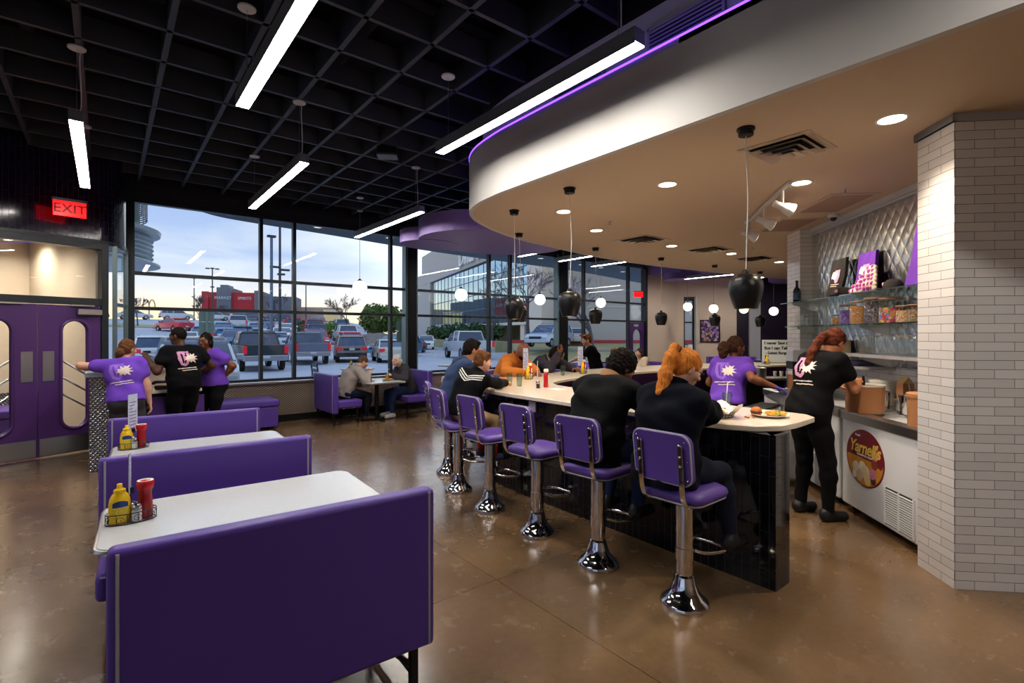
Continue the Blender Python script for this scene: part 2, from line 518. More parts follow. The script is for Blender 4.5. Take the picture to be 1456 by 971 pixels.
# ================================================================ floor, ceiling
struct(MB().box(-7, 26, -5, 10.45, -0.12, 0).build('floor', M_floor, smooth=0))
GZ = 4.15
ceil = struct(MB().box(-7, 18, -5, 10.45, 5.3, 5.45).build('ceiling', M_deck, smooth=0))
gp = 0.595
SOFX = 3.24
xs = [0.41 + gp * k for k in range(-8, 17)]
ys = [9.78 - gp * k for k in range(0, 21)]
for i, x in enumerate(xs):
    y0 = -2.3
    if x > SOFX - 0.05: y0 = 5.6 if x < 4.6 else 6.45
    MB().box(x - 0.022, x + 0.022, y0, 10.25, GZ, GZ + 0.22).build('beam', M_grid, ceil, smooth=0)
for i, y in enumerate(ys):
    x1 = SOFX - 0.0 if y < 5.0 else (3.9 if y < 5.6 else (4.7 if y < 6.3 else 10.1))
    MB().box(-4.6, x1, y - 0.02, y + 0.02, GZ, GZ + 0.2).build('beam', M_grid, ceil, smooth=0)
# joists, ducts and conduit above the open grid
for k in range(7):
    y = 9.3 - k * 1.7
    MB().box(-5, 10, y - 0.05, y + 0.05, 4.72, 4.78).box(-5, 10, y - 0.05, y + 0.05, 5.16, 5.22).build('joist', M_deck, ceil, smooth=0)
jz = MB()
for k in range(60):
    pass
MB().tube([(-0.6, 9.5, 4.62), (-0.6, 2, 4.62), (-0.6, -2, 4.62)], 0.05, 8).build('sprinkler_pipe', M_grid, ceil)
MB().tube([(1.95, 9.5, 4.85), (1.95, -2, 4.85)], 0.2, 14).build('duct', M_deck, ceil)
MB().tube([(-3, 7.4, 4.5), (3.0, 7.4, 4.5), (9, 7.4, 4.5)], 0.03, 8).build('conduit', M_grid, ceil)
MB().tube([(-3, 4.1, 4.55), (3.0, 4.1, 4.55)], 0.03, 8).build('conduit', M_grid, ceil)

# ================================================================ window wall (y = 10.3)
YW = 10.3
def frame_window(name, x0, x1, door_gap=False, lw=0.06, rw=0.06, postd=0.12):
    """one glazed bay with two transoms; the frame and the pane move together"""
    w = thing(name, None, None, (0, 0, 0)); w['kind'] = 'structure'
    m = MB()
    zb = 0.78; zt = 3.86
    m.box(x0 - lw / 2, x0 + lw / 2, YW - postd / 2, YW + postd / 2, zb, zt)
    xa = x0 + lw / 2; xb = x1 - rw / 2
    zs = [zb, zt - 0.05]
    if door_gap: zs = [zt - 0.05, 2.08]
    else: m.box(xa, xb, YW - 0.07, YW + 0.06, zb, zb + 0.05)
    m.box(xa, xb, YW - 0.06, YW + 0.06, zt - 0.05, zt)
    for z in (2.66, 2.085): m.box(xa, xb, YW - 0.06, YW + 0.06, z - 0.0275, z + 0.0275)
    m.build('frame', M_frame, w, smooth=0, bevel=0.004)
    MB().box(xa, xb, YW - 0.004, YW + 0.004, (2.1 if door_gap else zb + 0.03), zt - 0.03).build('pane', M_glass, w, smooth=0)
    return w
bays = [(0.32, 2.25), (2.25, 2.84), (2.84, 4.85), (4.85, 5.2), (5.44, 7.51), (7.51, 8.19), (8.19, 9.86), (10.2, 10.96), (10.96, 13.02)]
for i, (a, c) in enumerate(bays): frame_window('window_%d' % (i + 1), a, c)
frame_window('window_10', 13.02, 13.86, door_gap=True)
for i, (a, c) in enumerate(((5.2, 5.44), (9.86, 10.2))):
    pc = thing('column', None, None); pc['kind'] = 'structure'
    MB().box(a + .03, c - .03, YW - 0.16, YW + 0.1, 0, GZ).build('column_core', M_blackmetal, pc, smooth=0, bevel=0.005)
    MB().box(a - .03, a + .03, YW - 0.1, YW + 0.08, 0.7, 3.9).box(c - .03, c + .03, YW - 0.1, YW + 0.08, 0.7, 3.9).build('column_edge', M_framel, pc, smooth=0, bevel=0.004)
struct(MB().box(13.83, 13.92, YW - 0.1, YW + 0.1, 0, 3.95).build('trim_1', M_frame, smooth=0))
# header, knee wall, sill
struct(MB().box(0.2, 26, YW - 0.05, YW + 0.12, 3.86, 5.3).box(0.2, 14, YW - 0.12, YW - 0.05, 4.02, 4.1).build('wall_back', M_black, smooth=0))
kw = struct(MB().box(0.25, 13.0, -0.06, 0.12, 0.13, 0.735).build('wall_window_base', M_weavew, smooth=0)); kw.location = (0, YW, 0)
struct(MB().box(0.25, 13.0, YW - 0.075, YW + 0.12, 0.0, 0.13).build('baseboard_back', M_blackmetal, smooth=0))
struct(MB().box(0.25, 13.0, YW - 0.1, YW + 0.12, 0.735, 0.765).build('trim_2', M_steel, smooth=0, bevel=0.003))

# far exit door in the last bay
dd = thing('door_3', None, None, (13.44, YW, 0)); dd['kind'] = 'structure'
def oval_door(parent, w, h, ox, oz0, oz1, r, thick, m_door, m_rim, kick=None, panemat=None, bars=0, bar_dir=1, zlow=0.0):
    """door leaf with a stadium window; local x across, y thickness, z up"""
    N = 12
    win = []
    for k in range(N + 1):
        a = PI * k / N; win.append((ox + r * math.cos(a), oz1 - r + r * math.sin(a)))
    for k in range(N + 1):
        a = PI + PI * k / N; win.append((ox + r * math.cos(a), oz0 + r + r * math.sin(a)))
    n = len(win)
    outer = []
    for (x, z) in win:
        # push the point out to the rectangle edge
        cx, cz = ox, min(max(z, oz0 + r), oz1 - r)
        dx, dz = x - cx, z - cz
        best = 1e9
        for num, den in ((w / 2 - cx, dx), (-w / 2 - cx, dx), (h - cz, dz), (zlow - cz, dz)):
            if abs(den) > 1e-6:
                t = num / den
                if t > 0: best = min(best, t)
        outer.append((cx + dx * best, cz + dz * best))
    # make sure the corners are reached
    corners = [(w / 2, h), (-w / 2, h), (-w / 2, zlow), (w / 2, zlow)]
    for c in corners:
        i = min(range(n), key=lambda q: (outer[q][0] - c[0]) ** 2 + (outer[q][1] - c[1]) ** 2)
        outer[i] = c
    m = MB()
    vs = []
    for yy in (-thick / 2, thick / 2):
        vs += [(x, yy, z) for x, z in win] + [(x, yy, z) for x, z in outer]
    fs = []
    for i in range(n):
        j = (i + 1) % n
        fs.append((i, j, n + j, n + i)); fs.append((2 * n + j, 2 * n + i, 3 * n + i, 3 * n + j))
        fs.append((j, i, 2 * n + i, 2 * n + j)); fs.append((n + i, n + j, 3 * n + j, 3 * n + i))
    m.add(vs, fs)
    leaf = m.build('door_leaf', m_door, parent, smooth=30)
    rim = MB(); pts = [(x, 0, z) for x, z in win] + [(win[0][0], 0, win[0][1])]
    rim.tube([(x, -thick / 2 - 0.004, z) for x, _, z in pts], 0.02, 8); rim.tube([(x, thick / 2 + 0.004, z) for x, _, z in pts], 0.02, 8)
    rim.build('window_rim', m_rim, leaf)
    MB().prism(win, -0.004, 0.004, Matrix(((1, 0, 0, 0), (0, 0, -1, 0), (0, 1, 0, 0), (0, 0, 0, 1)))).build('door_glass', panemat or M_glass, leaf, smooth=0)
    return leaf
oval_door(dd, 0.82, 2.05, 0.02, 0.3, 1.85, 0.24, 0.05, M_purple_door, M_purple_door, zlow=0.01)
tag(MB().box(-0.16, 0.06, -0.05, -0.03, 1.92, 1.99).build('door_sign', M_piping, dd, smooth=0))
MB().box(-0.4, 0.4, -0.035, -0.026, 0.01, 0.25).build('kick_plate', M_steel, dd, smooth=0)
for k in range(3): MB().tube([(-0.2, 0.08, 0.55 + 0.2 * k), (0.24, 0.08, 0.95 + 0.2 * k)], 0.014, 8).build('push_bar', M_steel, dd)

# ================================================================ far end: short wall, angled wall with slot window
struct(MB().box(13.92, 15.75, YW - 0.06, YW + 0.12, 0, 3.9).build('wall_back_end', M_beige, smooth=0))
ang = -PI / 4
CH = Vector((15.72, YW - 0.02, 0))
def chamf(name, m, s0, s1, z0, z1, t0=-0.06, t1=0.1):
    o = MB().box(s0, s1, t0, t1, z0, z1).build(name, m, smooth=0); o.location = CH; o.rotation_euler = (0, 0, ang); return struct(o)
chamf('wall_far', M_beige, -0.1, 0.22, 0, 4.3)
chamf('wall_far_upper', M_beige, 0.22, 0.62, 2.98, 4.3)
chamf('wall_far_lower', M_beige, 0.22, 0.62, 0, 0.35)
chamf('wall_far_middle', M_beige, 0.62, 2.0, 0, 4.3)
chamf('wall_far_dark', M_darkpurple, 2.0, 2.42, 0, 4.3, 0.0, 0.1)
chamf('wall_far_pier', M_grey, 2.42, 2.78, 0, 4.3, -0.1, 0.1)
chamf('wall_far_purple', M_darkpurple, 2.78, 6.5, 0, 4.3)
sw = thing('window_11', None, None, CH, ang); sw['kind'] = 'structure'
MB().box(0.22, 0.26, -0.05, 0.06, 0.35, 2.98).box(0.52, 0.58, -0.05, 0.06, 0.35, 2.98).box(0.22, 0.58, -0.05, 0.06, 2.84, 2.98).box(0.26, 0.52, -0.04, 0.05, 2.06, 2.11).box(0.26, 0.52, -0.04, 0.05, 1.3, 1.34).box(0.26, 0.52, -0.04, 0.05, 0.35, 0.4).build('frame', M_frame, sw, smooth=0)
MB().box(0.26, 0.52, -0.003, 0.003, 0.4, 2.84).build('pane', M_glass, sw, smooth=0)
MB().box(0.575, 0.63, -0.3, 0.04, 0.35, 2.98).build('window_reveal', M_white, sw, smooth=0)
# right-hand and rear shell, and the glazed west side out of view
struct(MB().box(-7.06, -6.94, -5, 8, 0, 0.76).box(-7.06, -6.94, -5, 8, 3.9, 5.3).build('wall_west', M_black, smooth=0))
for k in range(5):
    w = thing('window_%d' % (13 + k), None, None); w['kind'] = 'structure'; y0 = -5 + 2.6 * k; y1 = y0 + 2.6
    m = MB(); m.box(-7.06, -6.94, y0, y0 + 0.05, 0.76, 3.9).box(-7.06, -6.94, y1 - 0.05, y1, 0.76, 3.9)
    for z in (0.8, 2.09, 2.66, 3.86): m.box(-7.05, -6.95, y0 + 0.05, y1 - 0.05, z - 0.03, z + 0.03)
    m.build('frame', M_frame, w, smooth=0)
    MB().box(-7.004, -6.996, y0 + 0.05, y1 - 0.05, 0.8, 3.86).build('pane', M_glass, w, smooth=0)
struct(MB().box(20.5, 20.7, -5, 8, 0, 5.3).build('wall_right', M_beige, smooth=0))
struct(MB().box(-7, 26, -5.2, -5, 0, 5.3).build('wall_front', M_beige, smooth=0))

# ================================================================ entry wall on the left: curved dark tile over doors
DO = Vector((-0.06, 9.44, 0)); DA = math.atan2(0.362, 0.932)          # right door jamb; wall direction (towards +x)
dirv = Vector((math.cos(DA), math.sin(DA), 0))
path = [DO + dirv * t for t in (-6.2, -4, -2.5, -1.4, -0.5, -0.15, 0.0)]
path += [DO + dirv * 0.1 + Vector((0, 0.02, 0)), Vector((0.11, 9.6, 0)), Vector((0.2, 9.78, 0)), Vector((0.25, 9.98, 0)), Vector((0.27, 10.3, 0))]
path = catmull(path, 5)
def ribbon(path, z0, z1, thick, name, m, nz=1):
    """wall following a plan path with uv in metres"""
    P2 = [(p.x, p.y) for p in path]; Q2 = offset_poly(P2, thick)
    ln = [0]
    for i in range(1, len(P2)): ln.append(ln[-1] + math.dist(P2[i], P2[i - 1]))
    mb = MB(); n = len(P2)
    vs = [(x, y, z0) for x, y in P2] + [(x, y, z1) for x, y in P2] + [(x, y, z0) for x, y in Q2] + [(x, y, z1) for x, y in Q2]
    fs = []
    for i in range(n - 1):
        fs += [(i, i + 1, n + i + 1, n + i), (2 * n + i + 1, 2 * n + i, 3 * n + i, 3 * n + i + 1), (n + i, n + i + 1, 3 * n + i + 1, 3 * n + i), (i + 1, i, 2 * n + i, 2 * n + i + 1)]
    fs += [(0, n, 3 * n, 2 * n), (n - 1, 3 * n - 1, 4 * n - 1, 2 * n - 1)]
    mb.add(vs, fs)
    me = bpy.data.meshes.new(name); me.from_pydata(mb.v, [], mb.f); me.materials.append(m)
    uvl = me.uv_layers.new(name='UVMap')
    for lp in me.loops:
        k = lp.vertex_index % n; z = me.vertices[lp.vertex_index].co.z
        uvl.data[lp.index].uv = (ln[k], z)
    bm = bmesh.new(); bm.from_mesh(me); bmesh.ops.recalc_face_normals(bm, faces=bm.faces); bm.to_mesh(me); bm.free()
    me.polygons.foreach_set('use_smooth', [True] * len(me.polygons)); me.set_sharp_from_angle(angle=math.radians(35))
    o = bpy.data.objects.new(name, me); COL.objects.link(o); return o
struct(ribbon(path, 3.02, 5.3, 0.14, 'wall_left_upper', M_dtile))
struct(ribbon(path[-16:], 0.0, 0.12, 0.12, 'wall_left_base', M_blackmetal))
struct(ribbon(path, 2.96, 3.02, 0.16, 'trim_3', M_frame))
struct(MB().box(0.22, 0.36, YW - 0.1, YW + 0.1, 0, GZ + 0.1).build('trim_4', M_frame, smooth=0, bevel=0.006))
en = thing('door_1', None, None, DO, DA); en['kind'] = 'structure'
LW = 0.70
fr = MB()
fr.box(0.0, 0.085, -0.03, 0.1, 0, 2.97)
fr.box(-6.0, 0.0, -0.03, 0.1, 2.07, 2.17).box(-6.0, 0.0, -0.03, 0.1, 2.88, 2.97)
fr.box(-2.02 - 0.08, -2.02 + 0.02, -0.03, 0.1, 0, 2.97)
fr.build('door_frame', M_frame, en, smooth=0, bevel=0.004)
MB().box(-6.0, 0.0, 0.03, 0.036, 2.17, 2.88).build('transom_pane', M_glass, en, smooth=0)
def entry_leaf(doorobj, x0, ox):
    lf = oval_door(doorobj, LW - 0.012, 2.06, ox, 0.35, 1.86, 0.155, 0.05, M_purple_door, M_purple_door, zlow=0.02)
    lf.location = (x0 + LW / 2, 0.02, 0)
    MB().box(-LW / 2 + 0.02, LW / 2 - 0.02, -0.034, -0.025, 0.03, 0.26).build('kick_plate', M_steel, lf, smooth=0)
    s = -1 if ox > 0 else 1
    MB().box(-ox * 0 + s * (LW / 2 - 0.17), s * (LW / 2 - 0.05), -0.034, -0.025, 1.03, 1.43).build('push_plate', M_steel, lf, smooth=0)
    for k in range(3):
        MB().tube([(ox - 0.155, 0.05, 1.2 + s * -0.2 * 0 - 0.23 * k + (0.12 if s < 0 else -0.12)), (ox + 0.155, 0.05, 1.2 - 0.23 * k - (0.12 if s < 0 else -0.12))], 0.013, 8).build('push_bar', M_steel, lf)
    return lf
l1 = entry_leaf(en, -LW, 0.05)
d2 = thing('door_2', None, None, DO, DA); d2['kind'] = 'structure'
l2 = entry_leaf(d2, -2 * LW, -0.05)
MB().box(-0.3, -0.02, -0.1, -0.03, 1.93, 2.01).build('door_closer', M_steel, en, smooth=0, bevel=0.006)
MB().box(-0.36, -0.1, -0.06, -0.03, 2.05, 2.07).build('closer_arm', M_steel, en, smooth=0)
MB().box(-1.1, -0.82, -0.06, -0.03, 2.05, 2.07).build('closer_arm', M_steel, d2, smooth=0)
# sidelight between door frame and window post
sl = thing('window_12', None, None); sl['kind'] = 'structure'
pA = DO + dirv * 0.085; pB = Vector((0.27, 10.2, 0))
m = MB()
m.bar((0.1, 9.6, 0.0), (0.1, 9.6, 2.97), 0.06); m.bar((0.24, 10.0, 0.0), (0.24, 10.0, 2.97), 0.06)
for z in (0.06, 2.1, 2.93): m.bar((0.1, 9.6, z), (0.24, 10.0, z), 0.05)
m.build('frame', M_framel, sl, smooth=0)
MB().bar((0.1, 9.6, 1.5), (0.24, 10.0, 1.5), 0.006, 2.9).build('pane', M_glass, sl, smooth=0)
# vestibule behind the doors
vb = Matrix.Translation(DO) @ Matrix.Rotation(DA, 4, 'Z')
def vest(name, m, *b):
    o = MB().box(*b).build(name, m, smooth=0); o.matrix_world = vb; return struct(o)
M_vest = mat('vestibule_plaster', (214, 198, 176), 0.7)
vest('wall_vestibule_back', M_vest, -6.5, 0.1, 2.6, 2.7, 0, 4.0)
vest('wall_vestibule_side', M_vest, -0.02, 0.08, 0.12, 2.7, 0, 4.0)
vest('wall_vestibule_end', M_vest, -6.6, -6.5, 0.12, 2.7, 0, 4.0)
vest('ceiling_vestibule', M_white, -6.5, 0.1, 0.14, 2.7, 3.25, 3.35)
vest('floor_vestibule', M_floor, -6.5, 0.1, 0.1, 2.7, -0.1, -0.001)
o = vest('wall_vestibule_low', M_weaves, -6.5, 0.0, 2.5, 2.6, 0, 0.7)
vs = tag(thing('bench', 'purple upholstered bench seen through the entry door glass', 'bench', DO, DA))
MB().box(-1.6, -0.2, 1.55, 2.3, 0.08, 0.38).build('base', M_vinyl, vs, smooth=0, bevel=0.02)
MB().box(-1.62, -0.18, 1.53, 2.32, 0.385, 0.52).build('seat_cushion', M_vinyl, vs, smooth=0, bevel=0.035, seg=3)
for k, (xx, yy) in enumerate(((-0.7, 1.0), (-0.35, 1.9), (-1.5, 1.2), (-2.4, 1.6))):
    p = vb @ Vector((xx, yy, 3.24))
    t = thing('ceiling_downlight', ('round downlight over the vestibule just inside the right door', 'round downlight deep in the vestibule by its side wall', 'round downlight over the vestibule behind the left door', 'round downlight in the vestibule left of the doors')[k], 'light', p)
    MB().lathe([(0.075, -0.006), (0.095, -0.006), (0.095, 0.01), (0.075, 0.01)], n=24, ring=True).build('trim_ring', M_canopyw, t)
    vl = bpy.data.lights.new('vestibule_beam', 'SPOT'); vo = bpy.data.objects.new('vestibule_beam', vl); COL.objects.link(vo); vo.location = p - Vector((0, 0, 0.02)); vl.energy = 75; vl.color = (1.0, 0.88, 0.72); vl.spot_size = 2.6; vl.spot_blend = 0.9; vl.shadow_soft_size = 0.08
    MB().lathe([(0.0, -0.002), (0.074, -0.002), (0.074, 0.004), (0, 0.004)], n=24).build('lens', M_down, t)

# ================================================================ white soffit over the counter
sof = [(3.08, -4.9), (3.08, 0.0), (3.08, 2.0), (3.08, 3.6), (3.1, 4.2), (3.2, 4.7), (3.45, 5.1), (3.95, 5.48), (4.8, 5.86), (5.9, 6.1), (7.1, 6.3), (8.7, 6.36), (10.5, 6.2), (12.2, 6.0), (13.7, 5.7), (16.5, 5.0), (20.5, 4.0)]
sofc = catmull([Vector((a, c, 0)) for a, c in sof], 6)
sofp = [(p.x, p.y) for p in sofc]
poly = offset_poly(sofp, -0.02) + [(20.5, -4.9)]
soff = struct(MB().prism(poly[::-1], 3.082, 3.14).build('ceiling_soffit', M_tan, smooth=0))
def wall_path(name, pts, z0, z1, thick, m, parent=None):
    a = pts; c = offset_poly(pts, -thick)
    mb = MB(); n = len(a)
    vs = [(x, y, z0) for x, y in a] + [(x, y, z1) for x, y in a] + [(x, y, z0) for x, y in c] + [(x, y, z1) for x, y in c]
    fs = []
    for i in range(n - 1):
        fs += [(i, i + 1, n + i + 1, n + i), (2 * n + i + 1, 2 * n + i, 3 * n + i, 3 * n + i + 1), (n + i, n + i + 1, 3 * n + i + 1, 3 * n + i), (i + 1, i, 2 * n + i, 2 * n + i + 1)]
    mb.add(vs, fs)
    return mb.build(name, m, parent)
wall_path('fascia', sofp, 3.08, 3.70, 0.05, M_white, soff)
wall_path('fascia_lip', offset_poly(sofp, 0.0), 3.66, 3.7, 0.14, M_white, soff)
wall_path('led_strip', offset_poly(sofp, 0.004), 3.70, 3.715, 0.012, M_led, soff)
upp = offset_poly(sofp, -0.16)
struct(wall_path('wall_soffit_upper', upp, 3.14, 4.13, 0.08, M_white))
struct(wall_path('wall_soffit_top', offset_poly(sofp, -0.165), 4.13, 5.3, 0.08, M_deck))
# return-air grilles in the wall above the soffit
def grille(x, y, w, h, z, label):
    t = thing('vent', label, 'vent', (x, y, z), -PI / 2)
    MB().box(-w / 2, w / 2, -0.012, 0.0, -h / 2, h / 2).build('backing', M_blackmetal, t, smooth=0)
    f = MB(); f.box(-w / 2, w / 2, -0.025, 0, h / 2 - 0.02, h / 2).box(-w / 2, w / 2, -0.025, 0, -h / 2, -h / 2 + 0.02).box(-w / 2, -w / 2 + 0.02, -0.025, 0, -h / 2, h / 2).box(w / 2 - 0.02, w / 2, -0.025, 0, -h / 2, h / 2)
    f.build('frame', M_grey, t, smooth=0)
    s = MB()
    k = -h / 2 + 0.035
    while k < h / 2 - 0.02:
        s.box(-w / 2 + 0.02, w / 2 - 0.02, -0.022, -0.012, k - 0.006, k + 0.006); k += 0.03
    s.build('slat', M_grey, t, smooth=0)
grille(3.235, 2.05, 0.62, 0.22, 3.86, 'grey slatted grille nearest the camera above the violet light strip')
grille(3.235, 3.1, 0.62, 0.16, 3.83, 'second grey slatted grille behind the long hanging lamp above the white soffit')
# purple dropped soffits
def blob(name, pts, z0, z1, m, it=3):
    return struct(MB().prism(smooth_closed(pts, it), z0, z1).build(name, m, smooth=30))
circ = lambda cx, cy, rx, ry, n=48: [(cx + rx * math.cos(2 * PI * k / n), cy + ry * math.sin(2 * PI * k / n)) for k in range(n)]
struct(MB().prism(circ(5.5, 7.35, 1.42, 1.15), 3.3, 3.62).build('ceiling_purple_drop', M_purple_wall, smooth=30))
struct(MB().prism(circ(4.62, 8.15, 0.55, 0.5), 3.292, 3.52).build('ceiling_purple_lobe', M_purple_wall, smooth=30))
struct(MB().prism([(13.95, 10.2), (13.95, 9.0), (15.5, 7.6), (17.6, 6.2), (20.4, 5.2), (20.4, 7.5), (15.8, 10.2)][::-1], 3.62, 3.9).build('ceiling_purple_far', M_purple_wall, smooth=0))
struct(MB().prism(circ(14.6, 9.35, 0.7, 0.55), 3.42, 3.63).build('ceiling_purple_far_lobe', M_purple_wall, smooth=30))
struct(MB().prism(circ(18.0, 7.0, 1.6, 0.9), 3.4, 3.63).build('ceiling_purple_far_drop', M_purple_wall, smooth=30))

# ================================================================ white tiled pier on the right (rotated 45 degrees)
PC = Vector((4.29, 0.76, 0)); S2 = math.sqrt(0.5)
def uv(u, v, z=0): return (PC.x + (u + v) * S2, PC.y + (u - v) * S2, z)
RB = math.atan2(S2, S2)              # +45 deg: local x = u (along the freezer wall), local y = -v
pl = struct(MB().box(-0.0, 0.345, 0.0, 0.003, 0, 3.09).build('wall_tile_pier', M_wtile, smooth=0)); pl.location = PC; pl.rotation_euler = (0, 0, RB)
# the face turned to the camera: local x along +v
pr = struct(MB().box(0.003, 3.2, 0.0, 0.345, 0, 3.09).build('wall_tile_right', M_wtile, smooth=0)); pr.location = PC; pr.rotation_euler = (0, 0, -PI / 4)
struct_trim = MB().box(-0.02, 3.2, -0.012, 0.36, 3.03, 3.09); t = struct(struct_trim.build('trim_5', M_grey, smooth=0)); t.location = PC; t.rotation_euler = (0, 0, -PI / 4)
t = struct(MB().box(-0.012, 0.36, -0.01, 0.02, 3.03, 3.09).build('trim_6', M_grey, smooth=0)); t.location = PC; t.rotation_euler = (0, 0, RB)
# back-bar wall: v = 0.82
VW = 0.82
wq = struct(MB().box(0.345, 3.72, -VW - 0.12, -VW, 1.3, 3.09).build('wall_backbar_quilt', M_quilt, smooth=0)); wq.location = PC; wq.rotation_euler = (0, 0, RB)
wt = struct(MB().box(0.345, 4.12, -VW - 0.12, -VW + 0.004, 0, 1.32).build('wall_backbar_tile', M_wtile, smooth=0)); wt.location = PC; wt.rotation_euler = (0, 0, RB)
w3 = struct(MB().box(3.72, 4.12, -VW - 0.12, -VW + 0.16, 1.2, 3.09).build('wall_backbar_end', M_wtile, smooth=0)); w3.location = PC; w3.rotation_euler = (0, 0, RB)
t = struct(MB().box(0.345, 3.72, -VW, -VW + 0.05, 3.02, 3.09).box(0.345, 3.72, -VW, -VW + 0.03, 2.99, 3.02).build('trim_7', M_grey, smooth=0)); t.location = PC; t.rotation_euler = (0, 0, RB)
t = struct(MB().box(2.4, 2.415, -VW, -VW + 0.006, 1.3, 2.99).build('trim_8', M_steel, smooth=0)); t.location = PC; t.rotation_euler = (0, 0, RB)
# ================================================================ linear pendant lamps
def linear_lamp(label, x, y0, y1, z=3.45, w=0.1, h=0.1, cords=((0.06,), (0.94,)), group='long hanging linear lamps', lampm=None):
    t = thing('linear_pendant_lamp', label, 'lamp', (x, (y0 + y1) / 2, z), 0, group)
    L = y1 - y0
    m = MB(); m.box(-w / 2, w / 2, -L / 2, L / 2, 0.008, h)
    m.box(-w / 2, -w / 2 + 0.004, -L / 2, L / 2, -0.002, 0.01).box(w / 2 - 0.004, w / 2, -L / 2, L / 2, -0.002, 0.01)
    m.build('housing', M_lamphouse, t, smooth=0)
    MB().box(-w / 2 + 0.005, w / 2 - 0.005, -L / 2 + 0.003, L / 2 - 0.003, 0.0, 0.012).build('diffuser', lampm or M_lamp, t, smooth=0)
    for i, fy in enumerate((0.07, 0.93)):
        yy = -L / 2 + L * fy
        zc = GZ - z
        MB().tube([(0, yy, h), (0, yy, zc)], 0.0022, 6).build('wire', M_steel, t)
        MB().lathe([(0, 0), (0.062, 0), (0.066, 0.006), (0.066, 0.014), (0, 0.014)], (0, yy, zc - 0.012), 24).build('ceiling_canopy', M_canopyw, t)
        if i == 0:
            pts = catmull([(0.012, yy, h), (0.03, yy, h + 0.1), (0.028, yy, h + 0.3), (0.02, yy, zc - 0.1), (0.03, yy, zc)], 6)
            MB().tube(pts, 0.005, 6).build('cord', M_canopyw, t)
    return t
linear_lamp('long grey linear lamp hanging over the entry doors side, farthest left', -0.2, 5.64, 8.1)
linear_lamp('long grey linear lamp over the empty booths, running out of the picture top', 0.84, 2.0, 4.46)
linear_lamp('long grey linear lamp hanging before the window between booths and couple', 1.62, 5.5, 7.95)
linear_lamp('long grey linear lamp hanging alongside the curved white soffit', 2.58, 1.95, 4.37)
linear_lamp('long grey linear lamp hanging over the couple, beside the purple soffit', 3.61, 6.62, 9.1)
linear_lamp('far linear lamp by the window, nearest the purple soffit of the far three', 7.42, 6.9, 9.0)
linear_lamp('middle one of the three far linear lamps by the window', 8.67, 6.9, 8.95)
linear_lamp('far linear lamp by the window, nearest the red exit sign by the far door', 10.0, 6.9, 9.1)
for k, (x, y) in ((2, (2.58, -2.4)), (3, (-2.2, 2.2))):  # two lamps added out of view to brighten the room
    linear_lamp('unseen linear lamp added to brighten the room, ' + ('', '', 'beside the soffit', 'over the entry side')[k], x, y, y + 2.44)
linear_lamp('linear lamp hanging before the far beige wall and slot window', 14.2, 7.2, 9.0, 3.4)
linear_lamp('linear lamp far behind the big pendant, before the dark purple wall', 15.6, 6.2, 8.0, 3.4)

# ================================================================ opal globes
def globe(label, x, y, z, ztop=GZ, r=0.142):
    t = thing('globe_pendant', label, 'lamp', (x, y, z), 0, 'white globe pendants along the windows')
    MB().sphere((0, 0, 0), r, 28, 18).build('globe', M_globe, t)
    MB().lathe([(0, 0), (0.05, 0), (0.045, 0.02), (0.02, 0.035), (0.012, 0.05), (0, 0.05)], (0, 0, r - 0.012), 20).build('cap', M_blackmetal, t)
    MB().tube([(0, 0, r + 0.03), (0, 0, ztop - z)], 0.004, 6).build('cord', M_lamphouse, t)
    MB().lathe([(0, 0), (0.055, 0), (0.06, 0.005), (0.06, 0.018), (0, 0.018)], (0, 0, ztop - z - 0.02), 20).build('ceiling_canopy', M_canopyw, t)
    return t
for lab, x, y, z, zt in (
    ('white globe pendant over the elderly couple, before the left window', 3.98, 9.85, 2.6, GZ),
    ('white globe pendant behind the boy, before the mirrored building', 6.3, 9.7, 2.56, GZ),
    ('white globe pendant between two black shades, before the bare tree', 8.75, 9.75, 2.56, GZ),
    ('white globe pendant above the standing waiter by the window', 11.1, 9.75, 2.57, GZ),
    ('white globe pendant by the slot window at the far end', 14.75, 9.25, 2.56, 3.62),
    ('white globe pendant above the framed picture', 15.4, 8.72, 2.5, 3.62),
    ('white globe pendant behind the big black shade', 16.3, 8.17, 2.49, 3.62),
    ('white globe pendant before the dark purple wall', 17.0, 7.53, 2.42, 3.62)):
    globe(lab, x, y, z, zt)

# ================================================================ black pendants over the counter
def black_pendant(label, x, y, z, zc=3.08):
    """z = middle of the shade"""
    t = thing('black_pendant_lamp', label, 'lamp', (x, y, z), 0, 'black pendants over the counter')
    prof = [(0.0, 0.118), (0.03, 0.118), (0.066, 0.11), (0.094, 0.09), (0.109, 0.058), (0.112, 0.02), (0.106, -0.025), (0.09, -0.08), (0.073, -0.125),
            (0.069, -0.125), (0.086, -0.08), (0.102, -0.025), (0.107, 0.02), (0.104, 0.056), (0.09, 0.086), (0.062, 0.105), (0.0, 0.112)]
    MB().lathe(prof, n=36).build('shade', M_pendant, t, smooth=60)
    MB().lathe([(0, 0.0), (0.022, 0.0), (0.022, 0.02), (0.014, 0.032), (0, 0.032)], (0, 0, 0.116), 16).build('cap', M_blackmetal, t)
    ln = zc - z
    d = random.uniform(-0.02, 0.02)
    pts = catmull([(0, 0, 0.14), (0.004, d * .5, ln * 0.3), (0.012, d, ln * 0.55), (0.004, d * .4, ln * 0.8), (0, 0, ln - 0.04)], 8)
    MB().tube(pts, 0.004, 6).build('cord', M_canopyw, t)
    MB().lathe([(0, 0), (0.048, 0), (0.05, 0.006), (0.05, 0.035), (0.06, 0.037), (0.06, 0.05), (0, 0.05)], (0, 0, ln - 0.05), 24).build('ceiling_canopy', M_blackmetal, t)
    MB().sphere((0, 0, -0.02), 0.035, 16, 10).build('bulb', M_bulb, t)
    return t
